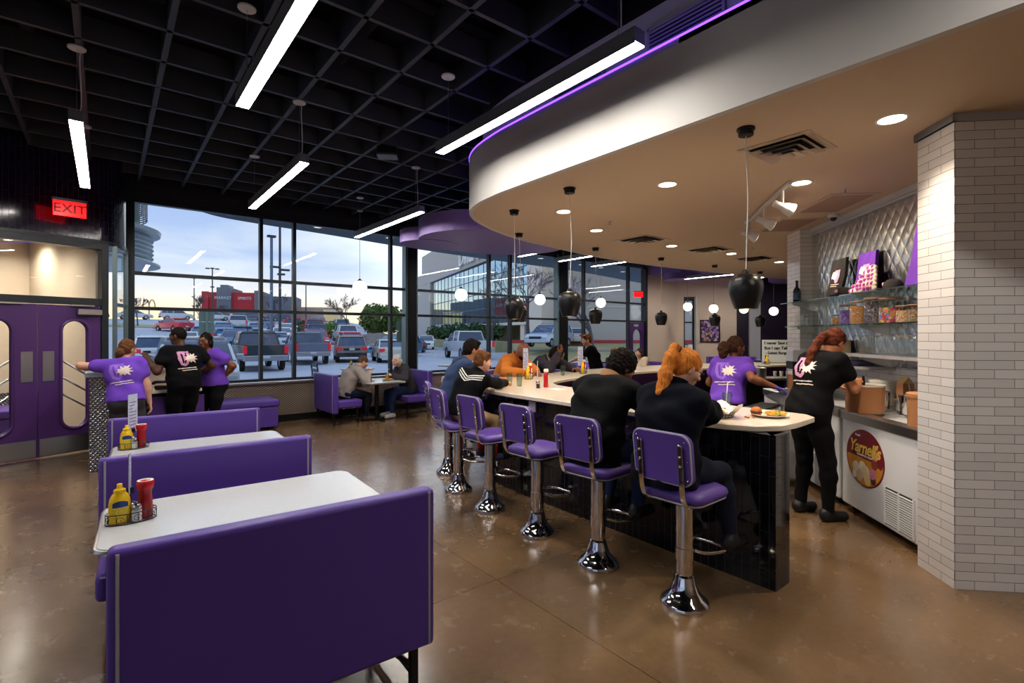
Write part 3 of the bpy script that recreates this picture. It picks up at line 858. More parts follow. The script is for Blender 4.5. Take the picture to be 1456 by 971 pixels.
M_bulb = mat('warm_bulb', (255, 240, 220), 0.4, emit=(255, 214, 160), estr=30.0)
for lab, x, y in (
    ('largest black pendant shade, nearest the camera, before the back bar', 3.46, 1.72),
    ('black pendant shade above the ketchup and jacketed man, second from camera', 3.53, 3.5),
    ('black pendant shade above the man in the tan jacket', 3.66, 4.52),
    ('black pendant shade half hidden behind the one above the tan jacket', 4.55, 5.51),
    ('black pendant shade above the waiter in black at the window', 6.28, 5.63),
    ('black pendant shade before the beige end wall by the slot window', 8.05, 5.6),
    ('black pendant shade before the framed picture', 9.74, 5.49),
    ('black pendant shade farthest away, below the big shade, before the dark wall', 11.54, 5.41)):
    black_pendant(lab, x, y, 1.955)

# ================================================================ things in the tan soffit
def downlight(label, x, y, z=3.082, r=0.078):
    t = thing('ceiling_downlight', label, 'light', (x, y, z), 0, 'recessed downlights in the tan soffit')
    MB().lathe([(r, -0.004), (r + 0.012, -0.006), (r + 0.018, 0.0), (r + 0.018, 0.002), (r, 0.002)], n=32, ring=True).build('trim_ring', M_canopyw, t)
    MB().lathe([(0, -0.002), (r, -0.002), (r, 0.002), (0, 0.002)], n=32).build('lens', M_down, t)
for lab, x, y in (
    ('biggest recessed downlight, nearest the white tiled pier', 4.07, 1.04), ('recessed downlight at the near end of the spotlight track', 5.11, 2.01),
    ('recessed downlight over the counter between large pendant and second pendant', 4.17, 2.83), ('recessed downlight beside the canopy of the second pendant', 4.15, 4.21),
    ('recessed downlight beyond the second pendant near the sprinkler', 5.25, 4.69), ('recessed downlight between the first and second far vents', 7.11, 4.75),
    ('recessed downlight between the second and third far vents', 8.61, 4.54), ('recessed downlight farthest away, beside the back bar corner', 10.33, 4.47)):
    downlight(lab, x, y)
M_vent = mat('cream_enamel', (196, 176, 152), 0.3)
M_ventchrome = mat('vent_metal', (196, 182, 162), 0.3, 0.3)
def diffuser(label, x, y, s=0.6, z=3.082):
    t = thing('ceiling_vent', label, 'vent', (x, y, z), 0, 'square air diffusers in the tan soffit')
    fr = MB(); a = s / 2; b2 = a - 0.055
    fr.box(-a, a, -a, -b2, -0.006, 0).box(-a, a, b2, a, -0.006, 0).box(-a, -b2, -b2, b2, -0.006, 0).box(b2, a, -b2, b2, -0.006, 0)
    fr.build('frame', M_vent, t, smooth=0, bevel=0.002)
    MB().box(-b2, b2, -b2, b2, -0.002, 0).build('duct_opening', M_deck, t, smooth=0)
    for k, (q, dz) in enumerate(((0.2, -0.03), (0.15, -0.045), (0.1, -0.055))):
        m = MB(); q2 = q - 0.055
        vs = [(sx * q, sy * q, dz) for sx, sy in ((-1, -1), (1, -1), (1, 1), (-1, 1))] + [(sx * q2, sy * q2, dz + 0.03) for sx, sy in ((-1, -1), (1, -1), (1, 1), (-1, 1))]
        vs += [(v[0], v[1], v[2] + 0.003) for v in vs]
        fs = []
        for i in range(4):
            j = (i + 1) % 4
            fs += [(i, j, 4 + j, 4 + i), (8 + j, 8 + i, 12 + i, 12 + j), (i, 8 + i, 8 + j, j), (4 + i, 4 + j, 12 + j, 12 + i)]
        m.add(vs, fs).build('cone', M_ventchrome, t, smooth=0)
    MB().box(-0.045, 0.045, -0.045, 0.045, -0.06, -0.052).build('centre_plate', M_vent, t, smooth=0)
diffuser('square air vent nearest the camera beside the big pendant', 4.08, 1.71, 0.52)
diffuser('first square air vent of the far three, near the sprinkler', 6.3, 4.72)
diffuser('middle square air vent of the far three', 7.9, 4.57)
diffuser('farthest square air vent, behind the big pendant shade', 9.5, 4.55)
M_access = mat('access_panel_paint', (160, 128, 106), 0.6)
def access(label, x, y, w=0.62, d=0.62, rz=PI / 4):
    t = thing('access_panel', label, 'panel', (x, y, 3.082), rz, 'flush panels in the tan soffit')
    MB().box(-w / 2, w / 2, -d / 2, d / 2, -0.006, 0).build('panel_face', M_access, t, smooth=0)
    m = MB(); a, b2 = w / 2, d / 2
    m.box(-a - .03, a + .03, -b2 - .03, -b2, -0.008, 0).box(-a - .03, a + .03, b2, b2 + .03, -0.008, 0).box(-a - .03, -a, -b2, b2, -0.008, 0).box(a, a + .03, -b2, b2, -0.008, 0)
    m.build('frame', M_vent, t, smooth=0)
access('brown flush ceiling panel nearest the quilted wall top', 6.2, 2.1, 0.75, 0.42)
access('brown flush ceiling panel beside the spotlight track', 6.95, 2.9, 0.75, 0.42)
def sprinkler(label, x, y):
    t = thing('sprinkler_head', label, 'sprinkler', (x, y, 3.0835), 0, 'sprinkler heads in the tan soffit')
    MB().lathe([(0, -0.006), (0.03, -0.006), (0.034, 0), (0, 0)], n=20).build('escutcheon', M_steel, t)
    MB().cyl((0, 0, -0.006), (0, 0, -0.045), 0.007, n=10).build('nozzle', M_steel, t)
    MB().lathe([(0, -0.05), (0.022, -0.05), (0.022, -0.046), (0, -0.046)], n=16).build('deflector', M_steel, t)
sprinkler('small sprinkler head above the quilted wall by the pier', 5.65, 1.82)
sprinkler('small sprinkler head between the second pendant and the far vents', 4.96, 4.21)
sprinkler('small sprinkler head far back behind the big pendant', 8.2, 3.96)
t = thing('dome_camera', 'small white dome security camera under the soffit by the quilted wall', 'camera', (6.75, 2.3, 3.082))
MB().lathe([(0, 0), (0.06, 0), (0.06, -0.03), (0.045, -0.04), (0, -0.04)], n=24).build('housing', M_canopyw, t)
MB().sphere((0, 0, -0.045), 0.036, 20, 12).build('dome', M_pendant, t)
# three-head spotlight track
ta = Vector((4.95, 2.05, 3.06)); tb = Vector((6.3, 3.13, 3.06))
t = thing('track_light', 'white ceiling track with three spotlights aimed at the back bar', 'lamp', (0, 0, 0))
MB().bar(ta, tb, 0.035, 0.025).build('track', M_canopyw, t, smooth=0)
M_spot = mat('spot_lens', (255, 248, 236), 0.4, emit=(255, 232, 200), estr=7.0)
aim_n = Vector((S2, -S2, -0.45)).normalized()
for k, fr_ in enumerate((0.12, 0.5, 0.92)):
    p = ta.lerp(tb, fr_)
    h = MB().bar(p + Vector((0, 0, -0.01)), p + Vector((0, 0, -0.16)), 0.016, 0.03)
    hd = h.build('bracket', M_canopyw, t, smooth=0)
    c = p + Vector((0, 0, -0.17))
    a0 = c - aim_n * 0.09; 
    MB().tube([a0, a0 + aim_n * 0.09, a0 + aim_n * 0.1, a0 + aim_n * 0.19], [0.032, 0.034, 0.045, 0.066], 20).build('spot_head', M_canopyw, t)
    MB().cyl(a0 + aim_n * 0.188, a0 + aim_n * 0.192, 0.06, n=20).build('spot_lens', M_spot, t)
    sl_ = bpy.data.lights.new('spot_beam', 'SPOT'); so = bpy.data.objects.new('spot_beam', sl_); COL.objects.link(so)
    so.location = a0 + aim_n * 0.2; so.rotation_euler = aim_n.to_track_quat('-Z', 'Y').to_euler()
    sl_.energy = 60; sl_.color = (1.0, 0.82, 0.6); sl_.spot_size = math.radians(48); sl_.spot_blend = 0.5; sl_.shadow_soft_size = 0.05
# ceiling speaker in the open grid
t = thing('ceiling_speaker', 'grey speaker box hanging in the open black ceiling grid', 'speaker', (2.95, 6.35, 4.05), -0.6)
MB().box(-0.13, 0.13, -0.1, 0.1, 0.0, 0.2).build('cabinet', M_blackmetal, t, smooth=0, bevel=0.02)
MB().prism(rrect(-0.13, 0.13, -0.1, 0.1, 0.03), -0.014, 0.0).build('grille', M_lamphouse, t, smooth=0)
MB().bar((0, 0, 0.2), (0, 0, 0.5), 0.03).build('bracket', M_blackmetal, t, smooth=0)

# ================================================================ exit signs
M_exit = mat('red_exit_panel', (235, 20, 24), 0.3, emit=(255, 16, 20), estr=1.6)
M_exitd = mat('exit_letter', (120, 6, 10), 0.4, emit=(120, 4, 8), estr=0.4)
def exit_sign(label, loc, rz, s=1.0):
    t = thing('exit_sign', label, 'sign', loc, rz, 'red exit signs')
    MB().box(-0.17 * s, 0.17 * s, -0.012, 0.006, -0.1 * s, 0.1 * s).build('panel', M_exit, t, smooth=0, bevel=0.003)
    MB().box(-0.18 * s, 0.18 * s, -0.03, 0.03, 0.1 * s, 0.135 * s).build('housing', M_lamphouse, t, smooth=0, bevel=0.003)
    MB().cyl((-0.1 * s, 0, 0.12 * s), (-0.1 * s, 0.1, 0.12 * s), 0.012, n=10).build('mount', M_lamphouse, t)
    text_mesh('lettering', 'EXIT', 0.165 * s, M_exitd, t, 0.002, (0, -0.015, -0.005), bold=0.004)
    return t
exit_sign('red exit sign on the dark tiled wall above the entry doors', (-0.38, 8.98, 3.33), DA - 0.2, 1.0)
exit_sign('red exit sign above the far purple door at the window wall end', (12.9, 9.8, 2.9), -0.75, 0.8)

# ================================================================ lamps doing the work of the recessed downlights' beams
def beam(x, y, z, e, size=1.9):
    l = bpy.data.lights.new('downlight_beam', 'SPOT'); o = bpy.data.objects.new('downlight_beam', l); COL.objects.link(o)
    o.location = (x, y, z); l.energy = e; l.color = (1.0, 0.84, 0.64); l.spot_size = size; l.spot_blend = 0.8; l.shadow_soft_size = 0.07
for x, y in ((4.07, 1.04), (5.11, 2.01), (4.17, 2.83), (4.15, 4.21), (5.25, 4.69), (7.11, 4.75), (8.61, 4.54), (10.33, 4.47)):
    beam(x, y, 3.06, 80)
# ================================================================ outside: ground, canopy, buildings, vehicles, trees
GZO = -0.12
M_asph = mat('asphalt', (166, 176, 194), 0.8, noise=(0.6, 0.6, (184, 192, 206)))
M_walk = mat('concrete_walk', (148, 152, 156), 0.8, noise=(2.0, 0.4, (128, 132, 136)))
M_paint = mat('road_paint', (214, 220, 226), 0.7)
M_grass = mat('winter_grass', (172, 166, 130), 0.9, noise=(1.5, 0.8, (140, 146, 104)))
M_redkerb = mat('red_kerb_paint', (176, 62, 66), 0.7)
M_brickred = mat('red_store_paint', (176, 44, 52), 0.7)
M_storeg = mat('grey_store_wall', (106, 112, 124), 0.8)
M_stone = mat('stone_facing', (190, 187, 183), 0.85, noise=(14, 0.3, (172, 170, 167)))
M_stonel = mat('pale_stone', (228, 220, 208), 0.85)
M_signback = mat('sign_back', (118, 138, 128), 0.6)
M_pole = mat('galvanised_pole', (96, 116, 140), 0.5, 0.3)
M_poled = mat('dark_pole', (62, 66, 74), 0.6)
M_bark = mat('grey_bark', (92, 84, 90), 0.9)
M_leaf = mat('evergreen_leaf', (74, 106, 42), 0.8, noise=(3, 0.7, (110, 132, 58)))
M_hedge = mat('hedge_leaf', (52, 84, 52), 0.85, noise=(6, 0.8, (78, 112, 72)))
M_gold = mat('gold_arch', (188, 140, 60), 0.5)
M_roofg = mat('canopy_soffit', (112, 128, 140), 0.7)
FX, FY = math.sin(math.atan(577 / 719)), math.cos(math.atan(577 / 719))
def bear(px, depth):
    """plan position seen at a given bearing from the photographer, at that distance out"""
    u = (px - 728) / 719.0
    return (depth * (FX + u * FY), depth * (FY - u * FX))
def gz(x, y):
    """the car park rises away from the diner, except on the department store's side"""
    t = min(1.0, max(0.0, (y - 36) / 64.0)); q = x / max(y, 1.0)
    k = min(1.0, max(0.0, (0.52 - q) / 0.14)); k = k * k * (3 - 2 * k)
    return GZO + 4.3 * t * k
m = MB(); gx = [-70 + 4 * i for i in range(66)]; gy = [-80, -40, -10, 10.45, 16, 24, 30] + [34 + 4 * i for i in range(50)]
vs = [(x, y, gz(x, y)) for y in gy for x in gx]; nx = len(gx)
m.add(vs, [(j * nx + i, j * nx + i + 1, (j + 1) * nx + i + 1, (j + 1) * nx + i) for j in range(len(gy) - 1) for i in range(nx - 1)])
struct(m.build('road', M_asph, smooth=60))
struct(MB().box(-8, 13.4, 10.42, 13.2, -0.4, GZO + 0.10).build('path', M_walk, smooth=0))
def strip(name, pts, w, m_, h=0.02):
    """a ground-hugging strip through plan points"""
    mb = MB(); P = catmull([Vector((x, y, 0)) for x, y in pts], 6); o1 = offset_poly([(p.x, p.y) for p in P], w / 2); o2 = offset_poly([(p.x, p.y) for p in P], -w / 2)
    n = len(P); vs = [(x, y, gz(x, y) + h) for x, y in o1] + [(x, y, gz(x, y) + h) for x, y in o2] + [(x, y, gz(x, y) - 0.3) for x, y in o1] + [(x, y, gz(x, y) - 0.3) for x, y in o2]
    fs = []
    for i in range(n - 1): fs += [(i, i + 1, n + i + 1, n + i), (2 * n + i, 2 * n + i + 1, i + 1, i), (n + i, n + i + 1, 3 * n + i + 1, 3 * n + i)]
    mb.add(vs, fs); return struct(mb.build(name, m_, smooth=60))
strip('lawn', [bear(150, 62), bear(215, 63), bear(262, 64)], 5.0, M_grass, 0.12)
strip('lawn', [bear(405, 72), bear(450, 70), bear(500, 64)], 4.0, M_grass, 0.15)
strip('path', [bear(400, 88), bear(450, 86), bear(505, 84)], 7.0, M_walk, 0.06)
for k, px in enumerate((300, 405, 472, 540, 600)):
    x, y = bear(px, 27 + k * 1.6)
    struct(MB().box(x - 0.05, x + 0.05, y - 2.6, y + 2.6, GZO, GZO + 0.012).build('road_marking', M_paint, smooth=0))
# canopy over the walk outside the window
cpoly = [(1.05, 10.5)] + [(p.x, p.y) for p in catmull([Vector(q) for q in ((1.12, 10.75, 0), (1.3, 11.1, 0), (1.75, 11.5, 0), (2.55, 11.72, 0), (4.0, 11.95, 0), (6.2, 12.4, 0), (9.5, 12.8, 0), (13.5, 13.1, 0), (18.7, 14.2, 0), (26, 15.5, 0))], 4)] + [(26, 10.5)]
cn = thing('canopy', None, None); cn['kind'] = 'structure'
MB().prism(cpoly[::-1], 4.0, 4.3).build('canopy_slab', M_roofg, cn, smooth=30)
for k, (x, y) in enumerate(((1.9, 11.15), (3.6, 11.25), (5.35, 11.4), (8.85, 11.7), (10.4, 11.55), (12.4, 11.75), (13.5, 11.85), (15.0, 12.1))):
    t = thing('canopy_downlight', 'round downlight in the outside canopy, number %s from the entrance' % ('one two three four five six seven eight'.split()[k]), 'light', (x, y, 3.998), 0, 'downlights under the outside canopy')
    MB().lathe([(0.08, -0.006), (0.11, -0.006), (0.11, 0.0), (0.08, 0.0)], n=24, ring=True).build('trim_ring', M_canopyw, t)
    MB().lathe([(0, -0.003), (0.08, -0.003), (0.08, 0), (0, 0)], n=24).build('lens', mat('canopy_lens', (240, 240, 226), 0.4, emit=(255, 250, 230), estr=0.6), t)
# ribbed metal drum of the entrance tower, and the mesh drum above it
M_rib = mat('ribbed_metal', (196, 208, 214), 0.35, 0.25)
t = thing('metal_drum', 'ribbed grey metal drum of the entrance tower, left outside the window', 'drum', (-0.85, 14.4, 0))
pr_ = [(0, 3.2), (1.84, 3.2), (1.84, 3.24)]
for k in range(33):
    z = 3.26 + 0.6 * k / 32
    pr_.append((1.68 + 0.035 * math.sin(k * 2 * PI / 5.3), z))
pr_ += [(1.84, 3.9), (1.86, 3.98), (0, 3.98)]
MB().lathe(pr_, n=72).build('drum', M_rib, t, smooth=50)
MB().cyl((0, 0, GZO), (0, 0, 3.2), 0.25, n=16).build('column_post', M_framel, t)
t = thing('mesh_drum', 'perforated metal drum above the ribbed drum, left outside the window', 'drum', (-0.85, 14.6, 0))
m = MB()
for k in range(26): m.lathe([(1.59, 4.3 + k * 0.05), (1.61, 4.3 + k * 0.05), (1.61, 4.32 + k * 0.05), (1.59, 4.32 + k * 0.05)], n=48, ring=True)
for k in range(48):
    a = 2 * PI * k / 48; m.cbox((1.6 * math.cos(a), 1.6 * math.sin(a), 4.95), (0.012, 0.012, 1.3))
m.build('mesh_screen', M_lamphouse, t, smooth=0)
MB().cyl((0, 0, 3.98), (0, 0, 5.6), 1.45, n=40).build('core', mat('green_grey_metal', (92, 138, 124), 0.5), t)

# ---------------------------------------------------------------- vehicles
M_cglass = mat('car_glass', (38, 66, 104), 0.06, spec=0.9)
M_tyre = mat('tyre', (24, 24, 26), 0.8)
M_rim = mat('alloy_rim', (168, 174, 182), 0.3, 0.8)
M_tail = mat('red_tail_lamp', (214, 40, 56), 0.3, emit=(214, 40, 56), estr=0.12)
M_head = mat('headlamp', (226, 232, 238), 0.15)
M_plate = mat('number_plate', (198, 206, 214), 0.5)
M_trimc = mat('car_black_trim', (30, 32, 36), 0.6)
def carpaint(n, rgb, metal=0.35): return mat('paint_' + n, rgb, 0.28, metal, coat=0.4)
PROF = {   # side profile: (y, z) going from the rear bumper over the roof to the nose; then the glass house
    'sedan': dict(L=4.7, W=1.78, H=1.45, low=[(-2.3, 0.35), (-2.35, 0.6), (-2.28, 0.95), (-1.7, 1.0), (1.0, 0.98), (2.1, 0.82), (2.34, 0.62), (2.3, 0.32)],
                  top=[(-1.75, 0.98), (-1.0, 1.4), (-0.3, 1.46), (0.4, 1.4), (1.2, 0.97)]),
    'suv': dict(L=4.6, W=1.86, H=1.72, low=[(-2.2, 0.4), (-2.26, 0.62), (-2.22, 1.05), (-1.9, 1.1), (1.1, 1.08), (2.05, 0.95), (2.27, 0.7), (2.22, 0.36)],
                top=[(-2.16, 1.06), (-1.88, 1.62), (-1.5, 1.7), (0.3, 1.68), (0.75, 1.5), (1.3, 1.06)]),
    'truck': dict(L=5.9, W=2.0, H=1.92, low=[(-2.85, 0.55), (-2.92, 0.75), (-2.9, 1.25), (-0.9, 1.27), (1.5, 1.22), (2.7, 1.12), (2.95, 0.85), (2.92, 0.5)],
                  top=[(-0.95, 1.24), (-0.8, 1.84), (-0.4, 1.93), (0.6, 1.92), (1.0, 1.75), (1.6, 1.21)]),
}
def car(name, label, kind, paint, loc, rz, group=None, scale=1.0):
    P = PROF[kind]; W2 = P['W'] / 2
    t = thing(name, label, {'sedan': 'car', 'suv': 'car', 'truck': 'pickup truck'}[kind], loc, rz, group)
    t.scale = (scale,) * 3
    # lower body: lofted cross the width with tumblehome
    def side(x, pts, sy=1.0, dz=0.0): return [(x, y * sy, z + dz) for y, z in pts]
    low = P['low']
    rings = [side(-W2 + 0.0, [(y * 0.97, z * 0.96 + 0.02) for y, z in low]), side(-W2 + 0.05, low), side(-W2 * 0.5, [(y * 1.012, z + 0.015) for y, z in low]), side(W2 * 0.5, [(y * 1.012, z + 0.015) for y, z in low]), side(W2 - 0.05, low), side(W2, [(y * 0.97, z * 0.96 + 0.02) for y, z in low])]
    b = MB(); b.loft(rings)
    body = b.build('car_body', paint, t, smooth=38)
    top = P['top']; h0 = top[0][1]
    g = MB(); ins = 0.12
    zt = max(z for _, z in top)
    def tw(z): return W2 - 0.04 - ins * (z - h0) / (zt - h0) * 1.3
    ring = lambda sgn, q: [(sgn * (tw(z) - q), y, z) for y, z in top] 
    g.loft([ring(-1, 0.0), ring(-1, 0.06), ring(1, 0.06), ring(1, 0.0)])
    g.build('cabin_glass', M_cglass, t, smooth=25)
    # roof skin and pillars
    r = MB()
    zr = zt - 0.09
    rp = [(y, z) for y, z in top if z > zr]
    ya, yb = rp[0][0] - 0.06, rp[-1][0] + 0.06
    xs_ = tw(zt) - 0.0
    r.loft([[(-xs_ - .015, ya, zt - 0.07), (-xs_ + .05, ya + 0.02, zt + 0.012), (xs_ - .05, ya + 0.02, zt + 0.012), (xs_ + .015, ya, zt - 0.07)],
            [(-xs_ - .015, (ya + yb) / 2, zt - 0.05), (-xs_ + .05, (ya + yb) / 2, zt + 0.03), (xs_ - .05, (ya + yb) / 2, zt + 0.03), (xs_ + .015, (ya + yb) / 2, zt - 0.05)],
            [(-xs_ - .015, yb, zt - 0.1), (-xs_ + .05, yb - 0.02, zt - 0.0), (xs_ - .05, yb - 0.02, zt - 0.0), (xs_ + .015, yb, zt - 0.1)]])
    for sg in (-1, 1):
        for i in (0, len(top) - 1):
            y0, z0 = top[i]; j = 1 if i == 0 else len(top) - 2; y1, z1 = top[j]
            r.bar((sg * (tw(z0) - 0.01), y0, z0), (sg * (tw(z1) - 0.01), y1, z1), 0.075, 0.05)
        ym = sum(y for y, z in top) / len(top)
        r.bar((sg * (tw(h0)), ym, h0), (sg * (tw(zt) + 0.0), ym + 0.05, zt - 0.03), 0.09, 0.03)
        if kind == 'suv': r.bar((sg * (tw(h0)), -1.35, h0), (sg * (tw(zt)), -1.35, zt - 0.03), 0.3, 0.03, up=(0, 1, 0))
    r.build('roof', paint, t, smooth=40)
    if kind == 'truck':
        bd = MB(); bd.box(-W2 + 0.1, W2 - 0.1, -2.78, -1.0, 1.262, 1.285)
        bd.build('cargo_bed', M_trimc, t, smooth=0)
        tg = MB(); tg.box(-W2 + 0.2, W2 - 0.2, -2.965, -2.9, 0.8, 1.29); tg.build('tailgate', paint, t, smooth=0, bevel=0.02)
    if kind == 'suv':
        MB().box(-0.5, 0.5, -2.3, -2.24, 0.78, 0.92).build('plate_recess', M_trimc, t, smooth=0)
        for sg in (-1, 1): MB().bar((sg * 0.62, -1.5, 1.76), (sg * 0.62, 0.3, 1.74), 0.04).build('roof_rail', M_rim, t, smooth=0)
    # bumpers
    yb_ = low[1][0]; yf = low[-2][0]
    MB().box(-W2 + 0.03, W2 - 0.03, yb_ - 0.07, yb_ + 0.1, low[0][1] - 0.03, low[0][1] + 0.24).build('rear_bumper', M_trimc if kind == 'suv' else (M_rim if kind == 'truck' else paint), t, smooth=0, bevel=0.03)
    MB().box(-W2 + 0.03, W2 - 0.03, yf - 0.1, yf + 0.06, low[-1][1] - 0.03, low[-1][1] + 0.24).build('front_bumper', M_rim if kind == 'truck' else paint, t, smooth=0, bevel=0.03)
    MB().box(-0.5, 0.5, yf - 0.02, yf + 0.035, low[-1][1] + 0.22, low[-1][1] + 0.42).build('grille', M_trimc, t, smooth=0)
    zl = low[2][1]
    for sg in (-1, 1):
        if kind == 'truck': MB().box(sg * (W2 - 0.1) - 0.09, sg * (W2 - 0.1) + 0.09, -2.97, -2.85, 0.86, 1.24).build('tail_lamp', M_tail, t, smooth=0, bevel=0.02)
        else: MB().box(sg * (W2 - 0.17) - 0.17, sg * (W2 - 0.17) + 0.17, low[2][0] - 0.06, low[2][0] + 0.12, zl - 0.26, zl - 0.04).build('tail_lamp', M_tail, t, smooth=0, bevel=0.02)
        MB().box(sg * (W2 - 0.22) - 0.18, sg * (W2 - 0.22) + 0.18, yf - 0.2, yf + 0.0, low[-1][1] + 0.3, low[-1][1] + 0.46).build('headlamp', M_head, t, smooth=0, bevel=0.03)
        MB().cbox((sg * (W2 + 0.1), P['top'][-1][0] - 0.25, h0 + 0.1), (0.2, 0.1, 0.16)).build('door_mirror', paint, t, smooth=0, bevel=0.03)
        rw = 0.40 if kind == 'truck' else 0.34
        for yy in (-P['L'] * 0.29, P['L'] * 0.31):
            w = MB().lathe([(rw * 0.62, -0.12), (rw * 0.97, -0.12), (rw, -0.08), (rw, 0.08), (rw * 0.97, 0.12), (rw * 0.62, 0.12)], n=28, ring=True, M=Matrix.Translation((sg * (W2 - 0.1), yy, rw)) @ Matrix.Rotation(PI / 2, 4, 'Y')).build('wheel', M_tyre, t)
            q = MB().lathe([(0, -0.1), (rw * 0.63, -0.1), (rw * 0.63, 0.1), (rw * 0.4, 0.115), (0, 0.1)], n=20, M=Matrix.Translation((sg * (W2 - 0.1), yy, rw)) @ Matrix.Rotation(PI / 2, 4, 'Y')).build('hub', M_rim, w)
    MB().box(-0.16, 0.16, yb_ - 0.105, yb_ - 0.06, low[0][1] + 0.1 + (0.3 if kind == 'suv' else 0.0), low[0][1] + 0.24 + (0.3 if kind == 'suv' else 0.0)).build('number_plate', M_plate, t, smooth=0)
    return t
near_g = 'vehicles parked nearest the windows'
def pcar(name, label, kind, paint, px, depth, rz, scale=1.0):
    x, y = bear(px, depth)
    return car(name, label, kind, paint, (x, y, gz(x, y)), rz, near_g, scale)
pcar('car', 'white hatchback with red tail lamps parked behind the staff, leftmost', 'suv', carpaint('white', (240, 246, 250), 0.1), 214, 29, 0.02)
pcar('car', 'silver car facing the window, partly hidden by the waiter in black', 'suv', carpaint('silver', (206, 216, 226)), 279, 14.6, PI - 0.1)
pcar('pickup_truck', 'dark green pickup truck with red tail lamps, behind the waitress with glasses', 'truck', carpaint('dark_green', (50, 66, 72)), 364, 26.5, -0.06)
pcar('pickup_truck', 'steel blue pickup truck parked beside the dark green one', 'truck', carpaint('steel_blue', (112, 130, 154)), 434, 32, -0.14)
pcar('car', 'tan and dark violet sport utility car right of the steel blue truck', 'suv', carpaint('taupe', (150, 138, 134)), 497, 34, -0.3)
pcar('car', 'pale champagne sedan parked before the window post', 'sedan', carpaint('champagne', (204, 210, 204)), 553, 33.5, -0.3)
pcar('pickup_truck', 'big silver pickup truck behind the boy, parked across the lane', 'truck', carpaint('silver', (206, 216, 226)), 664, 38, -0.28, 1.06)
pcar('car', 'white sport utility car facing the window, behind the big silver truck', 'suv', carpaint('white', (240, 246, 250), 0.1), 606, 62, 2.63)
pcar('car', 'dark blue sedan half hidden by the thick window post', 'sedan', carpaint('navy', (84, 100, 122)), 584, 49, 2.3)
pcar('car', 'blue sport utility car behind the champagne sedan', 'suv', carpaint('blue', (84, 130, 172)), 562, 41, 1.9)
x, y = bear(782, 38.5); car('car', 'light blue van-like car beyond the lawn tree at the right windows', 'suv', carpaint('pale_blue', (176, 196, 216)), (x, y, 0.75), 1.9, near_g)
x, y = bear(818, 45); car('car', 'grey sedan by the red kerb beyond the lawn', 'sedan', carpaint('champagne', (204, 210, 204)), (x, y, 0.78), -0.9, near_g)
pcar('car', 'red sedan beyond the first row on the left, near the grass strip', 'sedan', carpaint('red', (196, 54, 72)), 247, 57, 0.45)
cols = [('white', 0), ('silver', 0), ('navy', 0), ('black', (44, 48, 56)), ('red', 0), ('taupe', 0), ('blue', 0), ('champagne', 0), ('white', 0), ('silver', 0)]
protos = {}
rnd = random.Random(11)
far = []
for r, (y, xa, xb) in enumerate(((44.0, 4.6, 17.5), (51.5, 6.8, 20.5), (60.0, 9.6, 25.0), (68.5, 12.5, 27.0), (98.0, -2.0, 26.0))):
    x = xa
    while x < xb:
        far.append((x + rnd.uniform(-0.12, 0.12), y + rnd.uniform(-0.3, 0.3), r)); x += 3.1 if r < 4 else 5.4
rowname = ['nearest', 'second', 'third', 'fourth', 'horizon']
ordn = 'first second third fourth fifth sixth seventh eighth ninth tenth eleventh twelfth'.split()
cnt = {}
for (x, y, r) in far:
    kind = rnd.choice(['sedan', 'sedan', 'suv', 'suv', 'truck'] if r else ['sedan', 'sedan', 'suv'])
    cn_, cc = rnd.choice(cols)
    paint = MATS.get('paint_' + cn_) or carpaint(cn_, cc, 0.3)
    k = (kind, cn_)
    cnt[r] = cnt.get(r, 0) + 1
    lab = '%s %s, %s from left in the %s far car park row' % (cn_, {'sedan': 'sedan', 'suv': 'tall car', 'truck': 'pickup truck'}[kind], ordn[cnt[r] - 1], rowname[r])
    nm = 'pickup_truck' if kind == 'truck' else 'car'
    rz = rnd.choice([0.0, PI]) + 0.05 + (PI / 2 if r == 4 else -0.25)
    if k not in protos:
        protos[k] = car(nm, lab, kind, paint, (x, y, gz(x, y)), rz, 'cars in the far rows')
    else:
        c = copy_tree(protos[k]); place(c, (x, y, gz(x, y)), rz, lab, 'cars in the far rows')

# ---------------------------------------------------------------- trees
def branch(m, p, d, ln, r, depth, rg, spread, minr):
    n = 3; pts = [p]; q = p.copy(); dd = d.copy()
    for k in range(n):
        dd = (dd + Vector((rg.uniform(-1, 1), rg.uniform(-1, 1), rg.uniform(-0.3, 0.8))) * 0.12).normalized()
        q = q + dd * (ln / n); pts.append(q.copy())
    r1 = max(r * 0.62, minr)
    m.tube(pts, [r + (r1 - r) * k / n for k in range(n + 1)], 6 if depth > 2 else 4, cap=False)
    if depth == 0: return
    for k in range(3 if depth > 1 else 4):
        t = rg.uniform(0.45, 1.0) if k else 1.0
        o = pts[0].lerp(pts[-1], t) if t < 1 else pts[-1]
        i = min(n - 1, int(t * n)); o = pts[i].lerp(pts[i + 1], t * n - i) if t < 1 else pts[-1]
        nd = (dd + Vector((rg.uniform(-1, 1), rg.uniform(-1, 1), rg.uniform(-0.4, 0.7))) * spread).normalized()
        branch(m, o, nd, ln * rg.uniform(0.6, 0.8), r1 * 0.8, depth - 1, rg, spread, minr)
def bare_tree(label, x, y, h, seed, depth=5, r=None, minr=0.012, spread=0.75, z=GZO, group='bare winter trees'):
    rg = random.Random(seed)
    m = MB(); r = r or h * 0.018
    branch(m, Vector((0, 0, 0)), Vector((0, 0, 1)), h * 0.3, r, depth, rg, spread, minr)
    o = m.build('bare_tree', M_bark, smooth=60)
    o.location = (x, y, z)
    return tag(o, label, 'tree', group)
def ptree(label, px, depth, h, seed, depthn=5, **k):
    x, y = bear(px, depth); return bare_tree(label, x, y, h, seed, depthn, z=k.pop('z', gz(x, y)), **k)
ptree('bare tree at the far left edge of the window beside the golden sign', 196, 62, 5.6, 3, minr=0.02)
